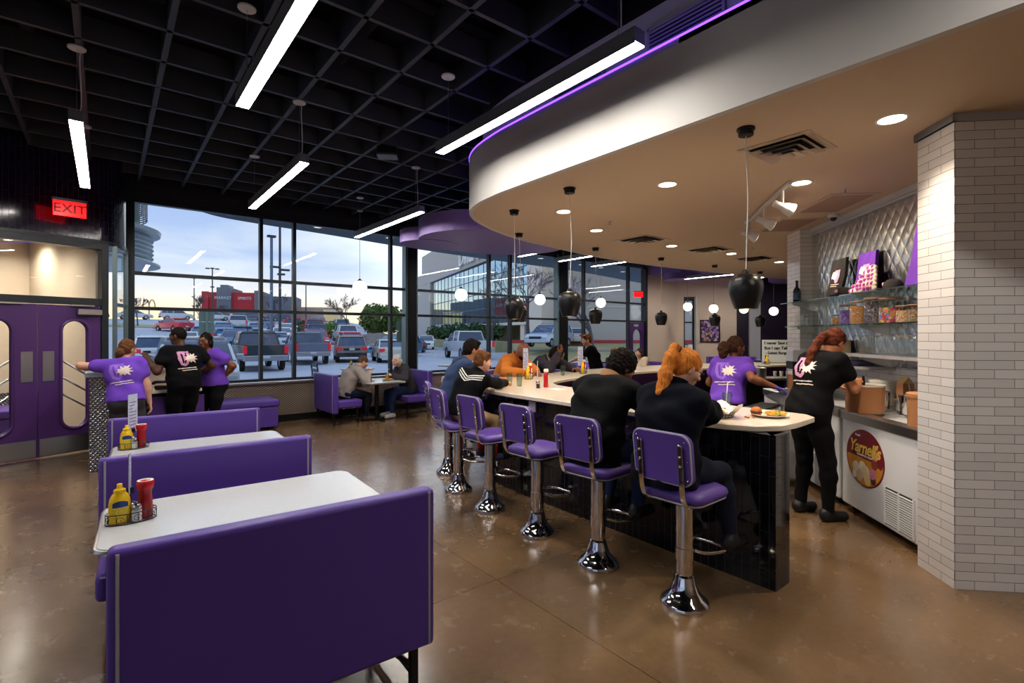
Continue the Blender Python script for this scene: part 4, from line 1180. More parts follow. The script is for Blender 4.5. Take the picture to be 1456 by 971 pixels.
ptree('bare many-branched tree right of the golden sign, behind the waiter', 285, 74, 5.6, 5, minr=0.022)
ptree('bare tree behind the two light poles', 398, 84, 6.4, 8, minr=0.025)
ptree('bare tree left of the green evergreen on the bank', 494, 62, 6.2, 12, minr=0.02, z=1.6)
ptree('small bare tree in front of the red store', 318, 96, 4.6, 14, 4, minr=0.03)
ptree('big bare tree close to the building, behind two black shades', 752, 41, 8.2, 21, 6, r=0.2, minr=0.01, spread=0.85, z=0.75)
ptree('leaning bare tree behind the standing waiter', 842, 38, 7.4, 25, 5, r=0.16, minr=0.01, z=0.8)
ptree('slender bare tree before the mirrored building, left of the big one', 700, 40, 6.4, 31, 5, minr=0.01, z=0.3)
def leafy(label, name, x, y, z, rx, ry, rz_, n, s, m_leaf, seed, cat='tree', trunk=0.0, group=None):
    rg = random.Random(seed); t = thing(name, label, cat, (x, y, z), 0, group)
    m = MB()
    for k in range(n):
        u = Vector((rg.gauss(0, 1), rg.gauss(0, 1), rg.gauss(0, 1))).normalized() * (rg.uniform(0.55, 1.0))
        bump = 1 + 0.18 * math.sin(5 * u.x + seed) * math.cos(4 * u.y)
        c = Vector((u.x * rx * bump, u.y * ry * bump, trunk + rz_ + u.z * rz_ * bump))
        a = Vector((rg.uniform(-1, 1), rg.uniform(-1, 1), rg.uniform(-1, 1))).normalized(); b2 = a.orthogonal().normalized(); ss = s * rg.uniform(0.6, 1.3)
        m.add([c - a * ss, c + b2 * ss * 0.6, c + a * ss, c - b2 * ss * 0.6 + a.cross(b2) * ss * 0.3], [(0, 1, 2), (0, 2, 3)])
    m.build('foliage', m_leaf, t, smooth=0)
    if trunk > 0: MB().tube([(0, 0, 0), (0.05, 0, trunk + rz_)], [0.12, 0.06], 8).build('trunk', M_bark, t)
    else: MB().sphere((0, 0, rz_), (rx * 0.6, ry * 0.6, rz_ * 0.62), 14, 10).build('inner_twigs', m_leaf, t)
    return t
leafy('green evergreen tree on the bank beyond the car park', 'evergreen_tree', bear(543, 64)[0], bear(543, 64)[1], 1.2, 2.9, 2.9, 1.9, 2600, 0.28, M_leaf, 4, trunk=0.5)
leafy('small green shrub at the car park edge, left of the evergreen', 'shrub', bear(466, 55.2)[0], bear(466, 55.2)[1], gz(*bear(466, 55.2)), 1.3, 1.2, 0.9, 500, 0.22, M_leaf, 6, 'shrub')
leafy('round green shrub near the lane between the trucks', 'shrub', bear(431, 61.8)[0], bear(431, 61.8)[1], gz(*bear(431, 61.8)), 1.2, 1.2, 0.8, 400, 0.22, M_hedge, 9, 'shrub')

# ---------------------------------------------------------------- light poles, signs
def light_pole(label, x, y, h, r, m_, heads):
    t = thing('light_pole', label, 'light pole', (x, y, GZO), 0, 'car park light poles')
    MB().cyl((0, 0, 0), (0, 0, h), r, r * 0.75, 10).build('pole', m_, t)
    MB().cyl((0, 0, 0), (0, 0, 0.5), r * 2.2, n=12).build('footing', M_walk, t)
    for (dx, dz, w) in heads:
        MB().cbox((dx, 0, h + dz), (w, 0.35, 0.16)).build('lamp_head', M_poled, t, smooth=0, bevel=0.03)
    return t
def ppole(label, px, depth, ytop, r, m_, heads):
    x, y = bear(px, depth); z0 = gz(x, y); h = 1.65 + (476 - ytop) * depth / 719.0 - z0
    t = light_pole(label, x, y, h, r, m_, heads); t.location.z = z0
ppole('blue light pole with a single lit head, near the window mullion', 386, 38, 336, 0.13, M_pole, [(0, 0.0, 0.6)])
ppole('tall light pole with a cluster of heads halfway, right of the blue pole', 398, 44, 300, 0.12, M_poled, [(-0.4, -4.9, 0.8), (0.45, -5.1, 0.7), (0.1, -5.5, 0.6)])
ppole('dark light pole with three heads, in front of the red store', 302, 72, 382, 0.1, M_poled, [(-0.6, 0, 0.5), (0, 0.05, 0.5), (0.6, 0, 0.5), (0, -2.6, 0.5)])
ppole('thin light pole left of the three-headed one', 276, 92, 396, 0.1, M_poled, [(0.0, 0, 0.3)])
ppole('thin light pole above the steel blue truck', 435, 80, 405, 0.1, M_poled, [(0.0, 0, 0.3)])
def road_sign(label, x, y, zb, zt_, w, m_):
    t = thing('road_sign', label, 'sign', (x, y, GZO), 0)
    MB().cyl((0, 0, 0), (0, 0, zt_ + 0.06), 0.05, n=10).build('post', m_, t)
    for q in (0, 1): MB().box(-w / 2, w / 2, 0.055, 0.075, zb + q * (zt_ - zb) * 0.52, zb + (zt_ - zb) * (0.5 + 0.5 * q)).build('sign_panel', M_signback, t, smooth=0)
    return t
road_sign('back of a double sign panel on a post, above the waitress with glasses', 2.95, 22.0, 1.8, 2.7, 0.5, M_signback)
road_sign('pale green sign on a white post before the window post', 7.3, 14.6, 1.55, 2.2, 0.36, M_signback)
def arch_sign():
    x, y = bear(212, 104); zg = gz(x, y)
    t = thing('arch_sign', 'golden double-arch sign on a pole at the left horizon', 'sign', (x, y, zg))
    m = MB(); zb = 7.4 - zg
    for s_ in (-0.5, 0.5):
        m.tube([(s_ + 0.5 * math.cos(a), 0, zb + 1.45 * math.sin(a)) for a in [PI * k / 14 for k in range(15)]], 0.1, 8)
    m.build('arches', M_gold, t)
    MB().box(-1.15, 1.15, -0.1, 0.1, zb - 0.22, zb).build('base_panel', M_brickred, t, smooth=0)
    MB().cyl((0, 0, 0), (0, 0, zb - 0.2), 0.1, n=10).build('pole', M_poled, t)
arch_sign()

# ---------------------------------------------------------------- far buildings
x, y = bear(332, 120); zg = 3.4
b = thing('store_building', 'long red and grey store with white lettering across the car park', 'building', (x, y, zg), -0.42)
MB().box(-6.2, 5.6, 0, 10, 0, 8.3).build('facade', M_brickred, b, smooth=0)
MB().box(-3.4, -0.4, -0.8, 10, 0, 9.4).box(-2.6, -1.0, -0.8, 4, 9.4, 10.0).build('entrance_tower', M_storeg, b, smooth=0)
MB().box(4.6, 6.0, -0.5, 10, 0, 8.8).build('end_pier', M_storeg, b, smooth=0)
MB().box(6.0, 13.6, 1, 10, 0, 7.6).build('grey_wing', M_storeg, b, smooth=0)
MB().box(13.6, 24, 3, 10, 0, 5.2).build('low_wing', mat('tan_store_wall', (164, 142, 126), 0.8), b, smooth=0)
MB().box(-6.2, 13.6, -0.3, 0.0, 0, 4.0).build('storefront_glass', M_cglass, b, smooth=0)
MB().box(-6.6, -5.2, -0.5, 0, 0, 8.4).build('red_pier', M_brickred, b, smooth=0)
text_mesh('sign_letters', 'MARKET', 0.95, M_paint, b, 0.05, (-2.0, -0.9, 6.9))
text_mesh('sign_letters', 'SPIRITS', 0.95, M_paint, b, 0.05, (2.4, -0.1, 6.9))
x, y = bear(450, 152)
b = thing('warehouse_building', 'low grey shop building with a parapet, behind the steel blue truck', 'building', (x, y, 3.2), -0.42)
MB().box(-6.5, 6.0, 0, 10, 0, 5.6).build('facade', mat('light_store_wall', (150, 152, 160), 0.8), b, smooth=0)
MB().box(1, 4.6, -0.4, 4, 5.6, 6.6).build('parapet', M_storeg, b, smooth=0)
MB().box(-5.5, -2.0, -0.2, 0, 0.0, 4.4).build('red_entrance', M_brickred, b, smooth=0)
MB().box(-1, 5, -0.1, 0, 0.2, 2.4).build('storefront_glass', M_cglass, b, smooth=0)
x, y = bear(471, 112)
b = thing('gold_lit_building', 'small cream building catching gold light on the horizon', 'building', (x, y, 2.8), -0.42)
MB().box(-1.6, 1.6, 0, 4, 0, 4.2).build('facade', mat('gold_lit_render', (250, 216, 150), 0.8), b, smooth=0)  # low gold light put into the wall colour
MB().box(-1.7, 1.7, -0.15, 4.1, 4.2, 4.4).build('roof', M_stonel, b, smooth=0)
MB().box(-0.4, 0.4, -0.06, 0, 0, 1.9).build('door', M_trimc, b, smooth=0)

# the big department store: long wall with a slanted mirrored corner
M_mirror = mat('mirror_facade_glass', (176, 206, 214), 0.02, 1.0)
M_mull = mat('facade_mullion', (84, 108, 118), 0.5)
b = thing('department_store', 'large pale stone department store with a mirrored glass front', 'building', (0, 0, 0))
def wallseg(name, a, c, z0, z1, th, m_):
    a = Vector((a[0], a[1], 0)); c = Vector((c[0], c[1], 0)); d = (c - a).normalized(); n = Vector((d.y, -d.x, 0))
    n = -n
    pts = [(a.x, a.y), (c.x, c.y), (c.x + n.x * th, c.y + n.y * th), (a.x + n.x * th, a.y + n.y * th)]
    return MB().prism(pts, z0, z1).build(name, m_, b, smooth=0)

R_ = (32.8, 37.9); wd = Vector((0.27, 0.963, 0)); L_ = (R_[0] + wd.x * 40, R_[1] + wd.y * 40)
nW = Vector((-wd.y, wd.x, 0))            # outward normal of the mirrored front, towards the car park
def along(s_, o=0.0): return (R_[0] + wd.x * s_ + nW.x * o, R_[1] + wd.y * s_ + nW.y * o)
def band(name, s0, s1, z0, z1, o0, o1, m_):
    return MB().prism([along(s0, o0), along(s1, o0), along(s1, o1), along(s0, o1)], z0, z1).build(name, m_, b, smooth=0)
band('parapet', -14, 46, 10.6, 15.8, -6, 0.3, M_stone)
band('side_pier', 40, 47, 0, 10.6, -6, 0.25, M_stone)
band('set_back_wall', 47, 62, 0, 13.2, -10, -1.0, M_stone)
band('mirror_glass', 0, 40, 3.0, 10.6, -0.4, -0.1, M_mirror)
for k in range(1, 20): band('mullion', k * 2.0 - 0.05, k * 2.0 + 0.05, 3.0, 10.6, -0.1, -0.06, M_mull)
for k in range(1, 4): band('transom', 0, 40, 3.0 + k * 1.9 - 0.05, 3.0 + k * 1.9 + 0.05, -0.1, -0.055, M_mull)
band('ground_floor_wall', 0, 40, 0.0, 3.0, -5, -4.0, mat('beige_entry_wall', (200, 188, 162), 0.8))  # set-back entrance wall in its own plain beige
band('entry_lintel', 0, 40, 2.7, 3.0, -4.0, 0.0, M_stonel)
for k in range(5): band('entry_column', 2 + k * 9, 3 + k * 9, 0.0, 2.7, -1.2, -0.2, M_stonel)
band('corner_column', -3.4, -0.2, 0.4, 10.6, -4, 0.5, M_stonel)
# plain stone wall to the right, facing the diner
r0 = Vector((32.6, 33.0, 0)); r1 = Vector((52.0, 17.5, 0)); rd = (r1 - r0).normalized(); rn = Vector((rd.y, -rd.x, 0)) * -1
MB().prism([(r0.x, r0.y), (r1.x, r1.y), (r1.x + rn.x * 8, r1.y + rn.y * 8), (r0.x + rn.x * 8, r0.y + rn.y * 8)], 0, 15.8).build('side_wall', M_stone, b, smooth=0)
for z in (4.2, 8.2, 12.2):
    MB().bar((r0.x - rn.x * .03, r0.y - rn.y * .03, z), (r1.x - rn.x * .03, r1.y - rn.y * .03, z), 0.08, 0.06).build('stone_course', M_stonel, b, smooth=0)
lt = text_mesh('sign_letters', "Dillard's", 3.2, mat('sign_white', (246, 248, 250), 0.5), b, 0.15, (along(17, 0.5)[0], along(17, 0.5)[1], 12.1), (PI / 2, 0, math.atan2(-wd.y, -wd.x)), bold=0.02)
# raised lawn and red kerbs in front of the store
lw = MB()
c0 = [(22.0, 27.0), (36.5, 12.5)]; c1 = [(25.5, 31.5), (41.5, 16.5)]; c2 = [(30.5, 38.0), (52, 18)]
vs = [(x, y, GZO + 0.02) for x, y in c0] + [(x, y, 0.55) for x, y in c1] + [(x, y, 1.0) for x, y in c2] + [(x, y, -0.4) for x, y in c0 + c1 + c2]
lw.add(vs, [(0, 1, 3, 2), (2, 3, 5, 4), (0, 6, 7, 1), (4, 5, 11, 10), (0, 2, 8, 6), (2, 4, 10, 8), (1, 7, 9, 3), (3, 9, 11, 5), (6, 8, 9, 7), (8, 10, 11, 9)])
struct(lw.build('lawn_slope', M_grass, smooth=0))
struct(MB().bar((29.0, 36.6, 1.02), (50, 17.4, 1.02), 0.5, 0.3).build('kerb', M_redkerb, smooth=0))
struct(MB().bar((24.5, 30.4, 0.42), (40.3, 15.5, 0.42), 0.3, 0.14).build('kerb', M_walk, smooth=0))
for k in range(6):
    p = along(8 + k * 5.2, 1.0)
    leafy('round clipped bush, number %s along the mirrored store front' % ordn[k].replace('first', 'one').replace('second', 'two').replace('third', 'three').replace('fourth', 'four').replace('fifth', 'five').replace('sixth', 'six'), 'clipped_bush', p[0], p[1], 0.9, 1.35, 1.35, 1.15, 420, 0.22, M_hedge, 40 + k, 'bush', group='clipped bushes along the store front')
struct(MB().prism([along(2, -4), along(44, -4), along(44, 3.0), along(2, 3.0)], -0.4, 0.95).build('lawn_bank', M_grass, smooth=0))
# planted rocky bank left of the store
M_rock = mat('bank_rock', (98, 96, 98), 0.9, noise=(3, 0.8, (132, 126, 120)))
bk = MB(); rg = random.Random(3)
G = 14
vs = []; fs = []
for i in range(G + 1):
    for k in range(6):
        px_ = 485 + i * 6.6; x, y = bear(px_, 46 + k * 2.6)
        vs.append((x, y, GZO + (-0.05 if k == 0 else (1.9 * math.sin(min(1, k / 4) * PI / 2) * (0.4 + 0.6 * min(1, i / 6)))) + rg.uniform(-0.12, 0.12) * (k > 0)))
for i in range(G):
    for k in range(5): fs.append((i * 6 + k, i * 6 + 6 + k, i * 6 + 7 + k, i * 6 + k + 1))
bk.add(vs, fs); struct(bk.build('terrain', M_rock, smooth=0))
# patio furniture outside the glass
M_patio = mat('patio_grey_metal', (92, 108, 120), 0.4, 0.5)
def patio_table(label, x, y):
    t = thing('patio_table', label, 'table', (x, y, GZO + 0.1), 0, 'patio tables outside the windows')
    MB().lathe([(0, 0.86), (0.36, 0.86), (0.38, 0.875), (0.38, 0.895), (0, 0.9)], n=36).build('tabletop', mat('patio_top', (214, 210, 204), 0.4), t)
    MB().cyl((0, 0, 0.02), (0, 0, 0.86), 0.035, n=14).build('post', M_patio, t)
    MB().lathe([(0, 0), (0.26, 0), (0.25, 0.02), (0.05, 0.035), (0, 0.035)], n=28).build('base', M_patio, t)
def patio_chair(label, x, y, rz):
    t = thing('patio_chair', label, 'chair', (x, y, GZO + 0.1), rz, 'patio chairs outside the windows')
    MB().prism(rrect(-0.21, 0.21, -0.21, 0.21, 0.05), 0.6, 0.63).build('seat', M_patio, t, smooth=0)
    bk = MB(); 
    for sx in (-0.2, 0.2): bk.bar((sx, -0.2, 0.6), (sx, -0.26, 1.06), 0.03)
    bk.build('back_frame', M_patio, t, smooth=0)
    for k in range(3): MB().box(-0.19, 0.19, -0.255 + k * 0.012 * 0, -0.235, 0.74 + k * 0.11, 0.81 + k * 0.11).build('back_slat', M_patio, t, smooth=0, bevel=0.004)
    for sx in (-0.19, 0.19):
        for sy in (-0.19, 0.19): MB().bar((sx, sy, 0), (sx * 0.95, sy * 0.95, 0.6), 0.028).build('leg', M_patio, t, smooth=0)
patio_table('white patio table outside behind the man in the grey hoodie', 4.55, 11.4)
patio_table('white patio table outside behind the man in the blue jacket', 7.0, 11.2)
patio_chair('grey slatted patio chair outside, left of the grey hoodie', 3.85, 11.5, -PI / 2)
patio_chair('grey slatted patio chair outside behind the man in the dark jacket', 10.2, 11.3, PI / 2)
# ================================================================ lunch counter
M_top = mat('cream_quartz', (226, 214, 196), 0.16, spec=0.5, noise=(120, 0.35, (206, 194, 178)))
M_topedge = M_top
M_purpleshelf = mat('purple_laminate', (92, 58, 140), 0.4)
outer = [(4.1, 1.52), (3.62, 1.5), (3.4, 1.6), (3.29, 1.86), (3.27, 2.6), (3.27, 3.6), (3.28, 4.3), (3.36, 4.78), (3.62, 5.2), (4.1, 5.55), (4.8, 5.85), (5.9, 6.07), (7.1, 6.15), (8.6, 6.1), (10.2, 5.75), (11.8, 5.2)]
oc = [(p.x, p.y) for p in catmull([Vector((a, c, 0)) for a, c in outer], 6)]
inner = [(4.2, 1.62), (4.22, 2.4), (4.22, 3.6), (4.25, 4.3), (4.5, 4.75), (5.2, 5.05), (6.2, 5.18), (7.2, 5.2), (8.4, 5.1), (9.8, 4.85), (11.4, 4.4)]
ic = [(p.x, p.y) for p in catmull([Vector((a, c, 0)) for a, c in inner], 6)]
ct = thing('lunch_counter', 'U-shaped lunch counter with a cream worktop over black tiled wall', 'counter')
n1_, n2_ = len(oc), len(ic)
def resample(P, n):
    L = [0]
    for i in range(1, len(P)): L.append(L[-1] + math.dist(P[i], P[i - 1]))
    out = []; j = 0
    for k in range(n):
        t = L[-1] * k / (n - 1)
        while j < len(L) - 2 and L[j + 1] < t: j += 1
        f_ = 0 if L[j + 1] == L[j] else (t - L[j]) / (L[j + 1] - L[j])
        out.append((P[j][0] + (P[j + 1][0] - P[j][0]) * f_, P[j][1] + (P[j + 1][1] - P[j][1]) * f_))
    return out
NN = 70
O_ = resample(oc, NN); I_ = resample(ic, NN)
mb = MB()
rows = [[(x, y, z) for x, y in P] for P, z in ((O_, 1.0), (O_, 1.04), (I_, 1.04), (I_, 1.0))]
vs = [p for r in rows for p in r]; fs = []
for q in range(4):
    for i in range(NN - 1): fs.append((q * NN + i, q * NN + i + 1, ((q + 1) % 4) * NN + i + 1, ((q + 1) % 4) * NN + i))
fs += [(0, NN, 2 * NN, 3 * NN), (NN - 1, 4 * NN - 1, 3 * NN - 1, 2 * NN - 1)]
mb.add(vs, fs); mb.build('countertop', M_top, ct, smooth=35, bevel=0.006)
face = [(3.55, 1.47), (3.35, 1.47), (3.35, 1.5), (3.35, 2.6), (3.35, 3.6), (3.37, 4.3), (3.46, 4.76), (3.72, 5.14), (4.15, 5.45), (4.82, 5.73), (5.9, 5.94), (7.1, 6.02), (8.6, 5.98), (10.2, 5.63), (11.8, 5.1)]
fc = [Vector((face[0][0], face[0][1], 0)), Vector((face[1][0], face[1][1], 0))] + catmull([Vector((a, c, 0)) for a, c in face[2:]], 6)
w_ = ribbon(fc, 0.0, 1.0, -0.18, 'tiled_wall', M_btile); w_.parent = ct
# inner purple shelving under the top of the far leg and near leg
shel = [(4.0, 1.9), (4.0, 3.6), (4.05, 4.4), (4.4, 4.95), (5.2, 5.26), (6.2, 5.38), (7.2, 5.4), (8.4, 5.3), (9.8, 5.05), (11.4, 4.6)]
sc_ = [(p.x, p.y) for p in catmull([Vector((a, c, 0)) for a, c in shel], 5)]
wall_path('shelf_back', offset_poly(sc_, 0.18), 0.05, 1.0, 0.02, M_purpleshelf, ct)
wall_path('shelf', sc_, 0.55, 0.57, -0.17, M_purpleshelf, ct)
wall_path('apron', sc_, 0.93, 1.0, 0.02, M_purpleshelf, ct)
for i in range(4, len(sc_), 6):
    a = Vector((sc_[i][0], sc_[i][1], 0)); t_ = (Vector((sc_[i][0] - sc_[i - 1][0], sc_[i][1] - sc_[i - 1][1], 0))).normalized(); nn = Vector((-t_.y, t_.x, 0))
    MB().bar(a + Vector((0, 0, 0.5)), a + nn * 0.17 + Vector((0, 0, 0.5)), 0.02, 0.9).build('shelf_divider', M_purpleshelf, ct, smooth=0)
MB().box(3.33, 3.345, 3.78, 3.88, 0.88, 0.98).build('outlet_plate', M_piping, ct, smooth=0)
MB().box(3.33, 3.345, 2.28, 2.38, 0.86, 0.99).build('outlet_plate', M_piping, ct, smooth=0)
for y in (3.02, 3.1, 3.16): MB().tube([(3.33, y, 0.97), (3.3, y, 0.94), (3.32, y + 0.01, 0.925), (3.34, y, 0.93)], 0.004, 6).build('coat_hook', M_steel, ct)

# ================================================================ swivel stools
def make_stool(label):
    t = thing('swivel_stool', label, 'stool', (0, 0, 0), 0, 'purple swivel stools along the counter')   # faces +y
    MB().lathe([(0, 0), (0.145, 0), (0.148, 0.008), (0.14, 0.03), (0.11, 0.055), (0.083, 0.09), (0.068, 0.135), (0.058, 0.17), (0.056, 0.175), (0, 0.175)], n=40).build('base', M_chrome, t, smooth=60)
    MB().cyl((0, 0, 0.17), (0, 0, 0.66), 0.052, n=32).build('column', M_chrome, t, smooth=60)
    MB().lathe([(0.053, 0.0), (0.058, 0.004), (0.053, 0.012)], (0, 0, 0.176), 32, ring=True).build('collar', M_chrome, t)
    # footrest loop
    m = MB(); pts = catmull([(-0.05, 0.03, 0.335), (-0.09, 0.1, 0.31), (-0.13, 0.23, 0.3), (-0.09, 0.3, 0.3), (0.09, 0.3, 0.3), (0.13, 0.23, 0.3), (0.09, 0.1, 0.31), (0.05, 0.03, 0.335)], 6)
    m.tube(pts, 0.011, 10); m.build('footrest', M_chrome, t)
    MB().cyl((0, 0, 0.28), (0, 0, 0.35), 0.057, n=28).build('footrest_collar', M_chrome, t)
    MB().prism(rrect(-0.16, 0.16, -0.14, 0.14, 0.04), 0.645, 0.66).build('seat_plate', M_blackmetal, t, smooth=30)
    s_ = MB(); rings = []
    for d, z in ((0.015, 0.665), (0.0, 0.675), (-0.008, 0.695), (-0.004, 0.715), (0.02, 0.73), (0.06, 0.736)):
        rings.append([(x, y, z + 0.006 * (1 - ((x / .2) ** 2))) for x, y in rrect(-0.195 + d, 0.195 - d, -0.185 + d, 0.2 - d, 0.075, 7)])
    s_.loft(rings); st = s_.build('seat', M_vinyl, t, smooth=60)
    m = MB(); rr = [(x, y, 0.668) for x, y in rrect(-0.19, 0.19, -0.18, 0.195, 0.073, 7)]; m.tube(rr + [rr[0]], 0.005, 6, cap=False); m.build('piping', M_piping, st)
    # backrest pad, curved
    b_ = MB(); rings = []
    def pad(y_off, ins):
        return [(x, -0.235 + y_off - 0.055 * 0 + 0.35 * (x * x) - (z - 0.93) * 0.13, z) for x, z in rrect(-0.19 + ins, 0.19 - ins, 0.79 + ins, 1.09 - ins, 0.06, 7)]
    for y_off, ins in ((-0.022, 0.02), (-0.026, 0.006), (-0.015, 0.0), (0.015, 0.0), (0.03, 0.01), (0.036, 0.03)): rings.append(pad(y_off, ins))
    b_.loft(rings); bk = b_.build('backrest', M_vinyl, t, smooth=60)
    m = MB(); rr = pad(-0.018, 0.002); m.tube(rr + [rr[0]], 0.006, 6, cap=False); m.build('piping', M_piping, bk)
    for sx in (-1, 1):
        x = sx * 0.135
        def py(z): return -0.235 - 0.034 + 0.35 * x * x - (z - 0.93) * 0.13
        pts = [(x, py(1.03), 1.03), (x, py(0.9), 0.9), (x, py(0.8) - 0.002, 0.78), (x, -0.232, 0.715), (x, -0.2, 0.672), (x, -0.15, 0.655), (x, 0.0, 0.652), (x, 0.17, 0.652)]
        q = catmull(pts, 5); m = MB()
        rings = []
        for i, p in enumerate(q):
            d = (q[min(i + 1, len(q) - 1)] - q[max(i - 1, 0)]).normalized(); nrm_ = Vector((0, -d.z, d.y))
            rings.append([tuple(p + Vector((a, 0, 0)) + nrm_ * c_) for a, c_ in ((-0.016, -0.004), (0.016, -0.004), (0.016, 0.004), (-0.016, 0.004))])
        m.loft(rings); m.build('back_bracket', M_chrome, t, smooth=30, bevel=0.002)
        for z in (1.03, 0.965, 0.91):
            MB().sphere((x, py(z) - 0.006, z), 0.008, 10, 6).build('screw', M_chrome, bk)
        for xx, z in ((0.16, 1.05), (0.172, 0.94), (0.165, 0.83)):
            MB().sphere((sx * xx, -0.235 - 0.026 + 0.35 * xx * xx - (z - 0.93) * 0.13, z), 0.006, 8, 6).build('screw', M_chrome, bk)
    return t
stool0 = make_stool('nearest purple swivel stool, under the woman with the red ponytail')
place(stool0, (2.77, 1.76, 0), -PI / 2 + 0.02)
for (x, y, rz, lab) in ((2.76, 2.45, -PI / 2 + 0.08, 'second purple swivel stool, under the man in the black jacket'),
                        (2.8, 3.15, -PI / 2 + 0.03, 'empty purple swivel stool next to the man in the black jacket'),
                        (2.84, 3.87, -PI / 2 + 0.0, 'empty purple swivel stool next to the boy'),
                        (2.92, 4.55, -PI / 2 - 0.15, 'purple swivel stool under the boy in the striped sweater'),
                        (3.2, 5.2, -2.0, 'purple swivel stool under the man in the blue jacket'),
                        (3.78, 5.72, -2.5, 'empty purple swivel stool at the bend, behind the boy\'s legs'),
                        (4.86, 6.3, -2.8, 'purple swivel stool under the man in the tan jacket'),
                        (5.75, 6.55, -3.0, 'purple swivel stool under the man resting his head')):
    place(copy_tree(stool0), (x, y, 0), rz, lab)

# ================================================================ booths in the foreground
def booth(name, label, W, y_dirs, loc, rz, zb=0.22, zt=0.94, th=0.085, group='purple booth benches with tables'):
    """bench back panel along local x, seats on the listed sides"""
    t = thing(name, label, 'booth bench', loc, rz, group)
    m = MB(); rings = []
    for ins, y in ((0.028, -th / 2), (0.004, -th / 2 + 0.012), (0.0, 0.0), (0.004, th / 2 - 0.012), (0.028, th / 2)):
        pass
    m.box(-W / 2, W / 2, -th / 2, th / 2, zb, zt)
    bk = m.build('back_panel', M_vinyl, t, smooth=50, bevel=0.022, seg=4)
    for sx in (-1, 1):
        for sy in (-1, 1):
            x = sx * (W / 2 - 0.03); y = sy * (th / 2)
            MB().tube([(x, y, zb + 0.012), (x, y, zt - 0.012)], 0.0055, 8).build('piping', M_piping, bk)
    for d in y_dirs:
        s_ = MB(); s_.box(-W / 2 + 0.01, W / 2 - 0.01, min(d * 0.045, d * 0.5), max(d * 0.045, d * 0.5), 0.31, 0.45)
        st = s_.build('seat', M_vinyl, t, smooth=50, bevel=0.03, seg=4)
        m = MB(); m.tube([(-W / 2 + 0.03, d * 0.5, 0.436), (W / 2 - 0.03, d * 0.5, 0.436)], 0.005, 6); m.build('piping', M_piping, st)
        for sx in (-1, 1):
            x = sx * (W / 2 - 0.12)
            MB().bar((x, d * 0.43, 0.31), (x, d * 0.46, 0.0), 0.028).build('leg', M_blackmetal, t, smooth=0)
    for sx in (-1, 1):
        x = sx * (W / 2 - 0.09)
        MB().bar((x, -0.0, zb + 0.02), (x, -0.0, 0.0), 0.034).build('leg', M_blackmetal, t, smooth=0)
        MB().bar((x, 0, 0.1), (x, y_dirs[0] * 0.46, 0.1), 0.022).build('stretcher', M_blackmetal, t, smooth=0)
        MB().bar((x - sx * 0.1, 0, zb + 0.01), (x, 0, zb - 0.09), 0.02).build('brace', M_blackmetal, t, smooth=0)
    return t
booth('booth_bench', 'large purple booth bench nearest the camera, seen from its back', 1.19, (1,), (0.595, 2.12, 0), -0.05)
booth('booth_bench', 'middle purple booth bench between the two white tables', 1.17, (1, -1), (0.55, 3.72, 0), -0.04)
booth('booth_bench', 'purple booth bench in front of the three standing staff', 1.16, (-1,), (0.59, 5.42, 0), -0.05)
M_ttop = mat('white_laminate', (206, 210, 212), 0.18, noise=(90, 0.3, (192, 196, 198)))
def booth_table(label, x0, x1, y0, y1, zt=0.75, rz=0.0):
    t = thing('booth_table', label, 'table', ((x0 + x1) / 2, (y0 + y1) / 2, 0), rz, 'white booth tables')
    w, d = x1 - x0, y1 - y0
    MB().prism(rrect(-w / 2, w / 2, -d / 2, d / 2, 0.07, 8), zt - 0.03, zt).build('tabletop', M_ttop, t, smooth=30, bevel=0.003)
    m = MB(); rr = rrect(-w / 2 - 0.003, w / 2 + 0.003, -d / 2 - 0.003, d / 2 + 0.003, 0.07, 8)
    m.tube([(x, y, zt - 0.015) for x, y in rr + [rr[0]]], 0.012, 6, cap=False); m.build('edge_band', M_steel, t)
    for sx in (-0.3, 0.3):
        MB().cyl((sx * w, 0, 0.03), (sx * w, 0, zt - 0.03), 0.035, n=16).build('post', M_blackmetal, t)
        MB().box(sx * w - 0.03, sx * w + 0.03, -0.26, 0.26, 0, 0.03).build('foot', M_blackmetal, t, smooth=0, bevel=0.005)
    return t
booth_table('white booth table nearest the camera with mustard and ketchup', -0.02, 1.22, 2.68, 3.37, rz=-0.05)
booth_table('white booth table behind the middle purple booth', 0.03, 1.22, 4.5, 5.16, rz=-0.05)

# ================================================================ couple's table with two bench seats
def banquette(label, x, y, rz, W=1.1):
    """single bench: local +y is the way the sitter faces"""
    return booth('upholstered_bench', label, W, (1,), (x, y, 0), rz, 0.22, 0.92, 0.1, 'purple bench seats by the window')
def window_table(label, x, y, rz=0.0, zt=0.76, w=0.72, d=1.05):
    t = thing('cafe_table', label, 'table', (x, y, 0), rz, 'white tables by the window')
    MB().prism(rrect(-w / 2, w / 2, -d / 2, d / 2, 0.06, 6), zt - 0.03, zt).build('tabletop', M_ttop, t, smooth=30)
    m = MB(); rr = rrect(-w / 2 - 0.003, w / 2 + 0.003, -d / 2 - 0.003, d / 2 + 0.003, 0.06, 6)
    m.tube([(xx, yy, zt - 0.015) for xx, yy in rr + [rr[0]]], 0.013, 6, cap=False); m.build('edge_band', M_steel, t)
    MB().cyl((0, 0, 0.03), (0, 0, zt - 0.03), 0.04, n=16).build('post', M_blackmetal, t)
    m = MB(); m.box(-0.3, 0.3, -0.04, 0.04, 0, 0.03).box(-0.04, 0.04, -0.3, 0.3, 0, 0.03); m.build('base', M_blackmetal, t, smooth=0, bevel=0.005)
    return t
window_table('white cafe table between the man in grey hoodie and the old woman', 4.12, 9.35)
banquette('purple bench seat under the man in the grey hoodie', 3.22, 9.62, -PI / 2)
banquette('purple bench seat under the white-haired woman', 5.12, 9.55, PI / 2)
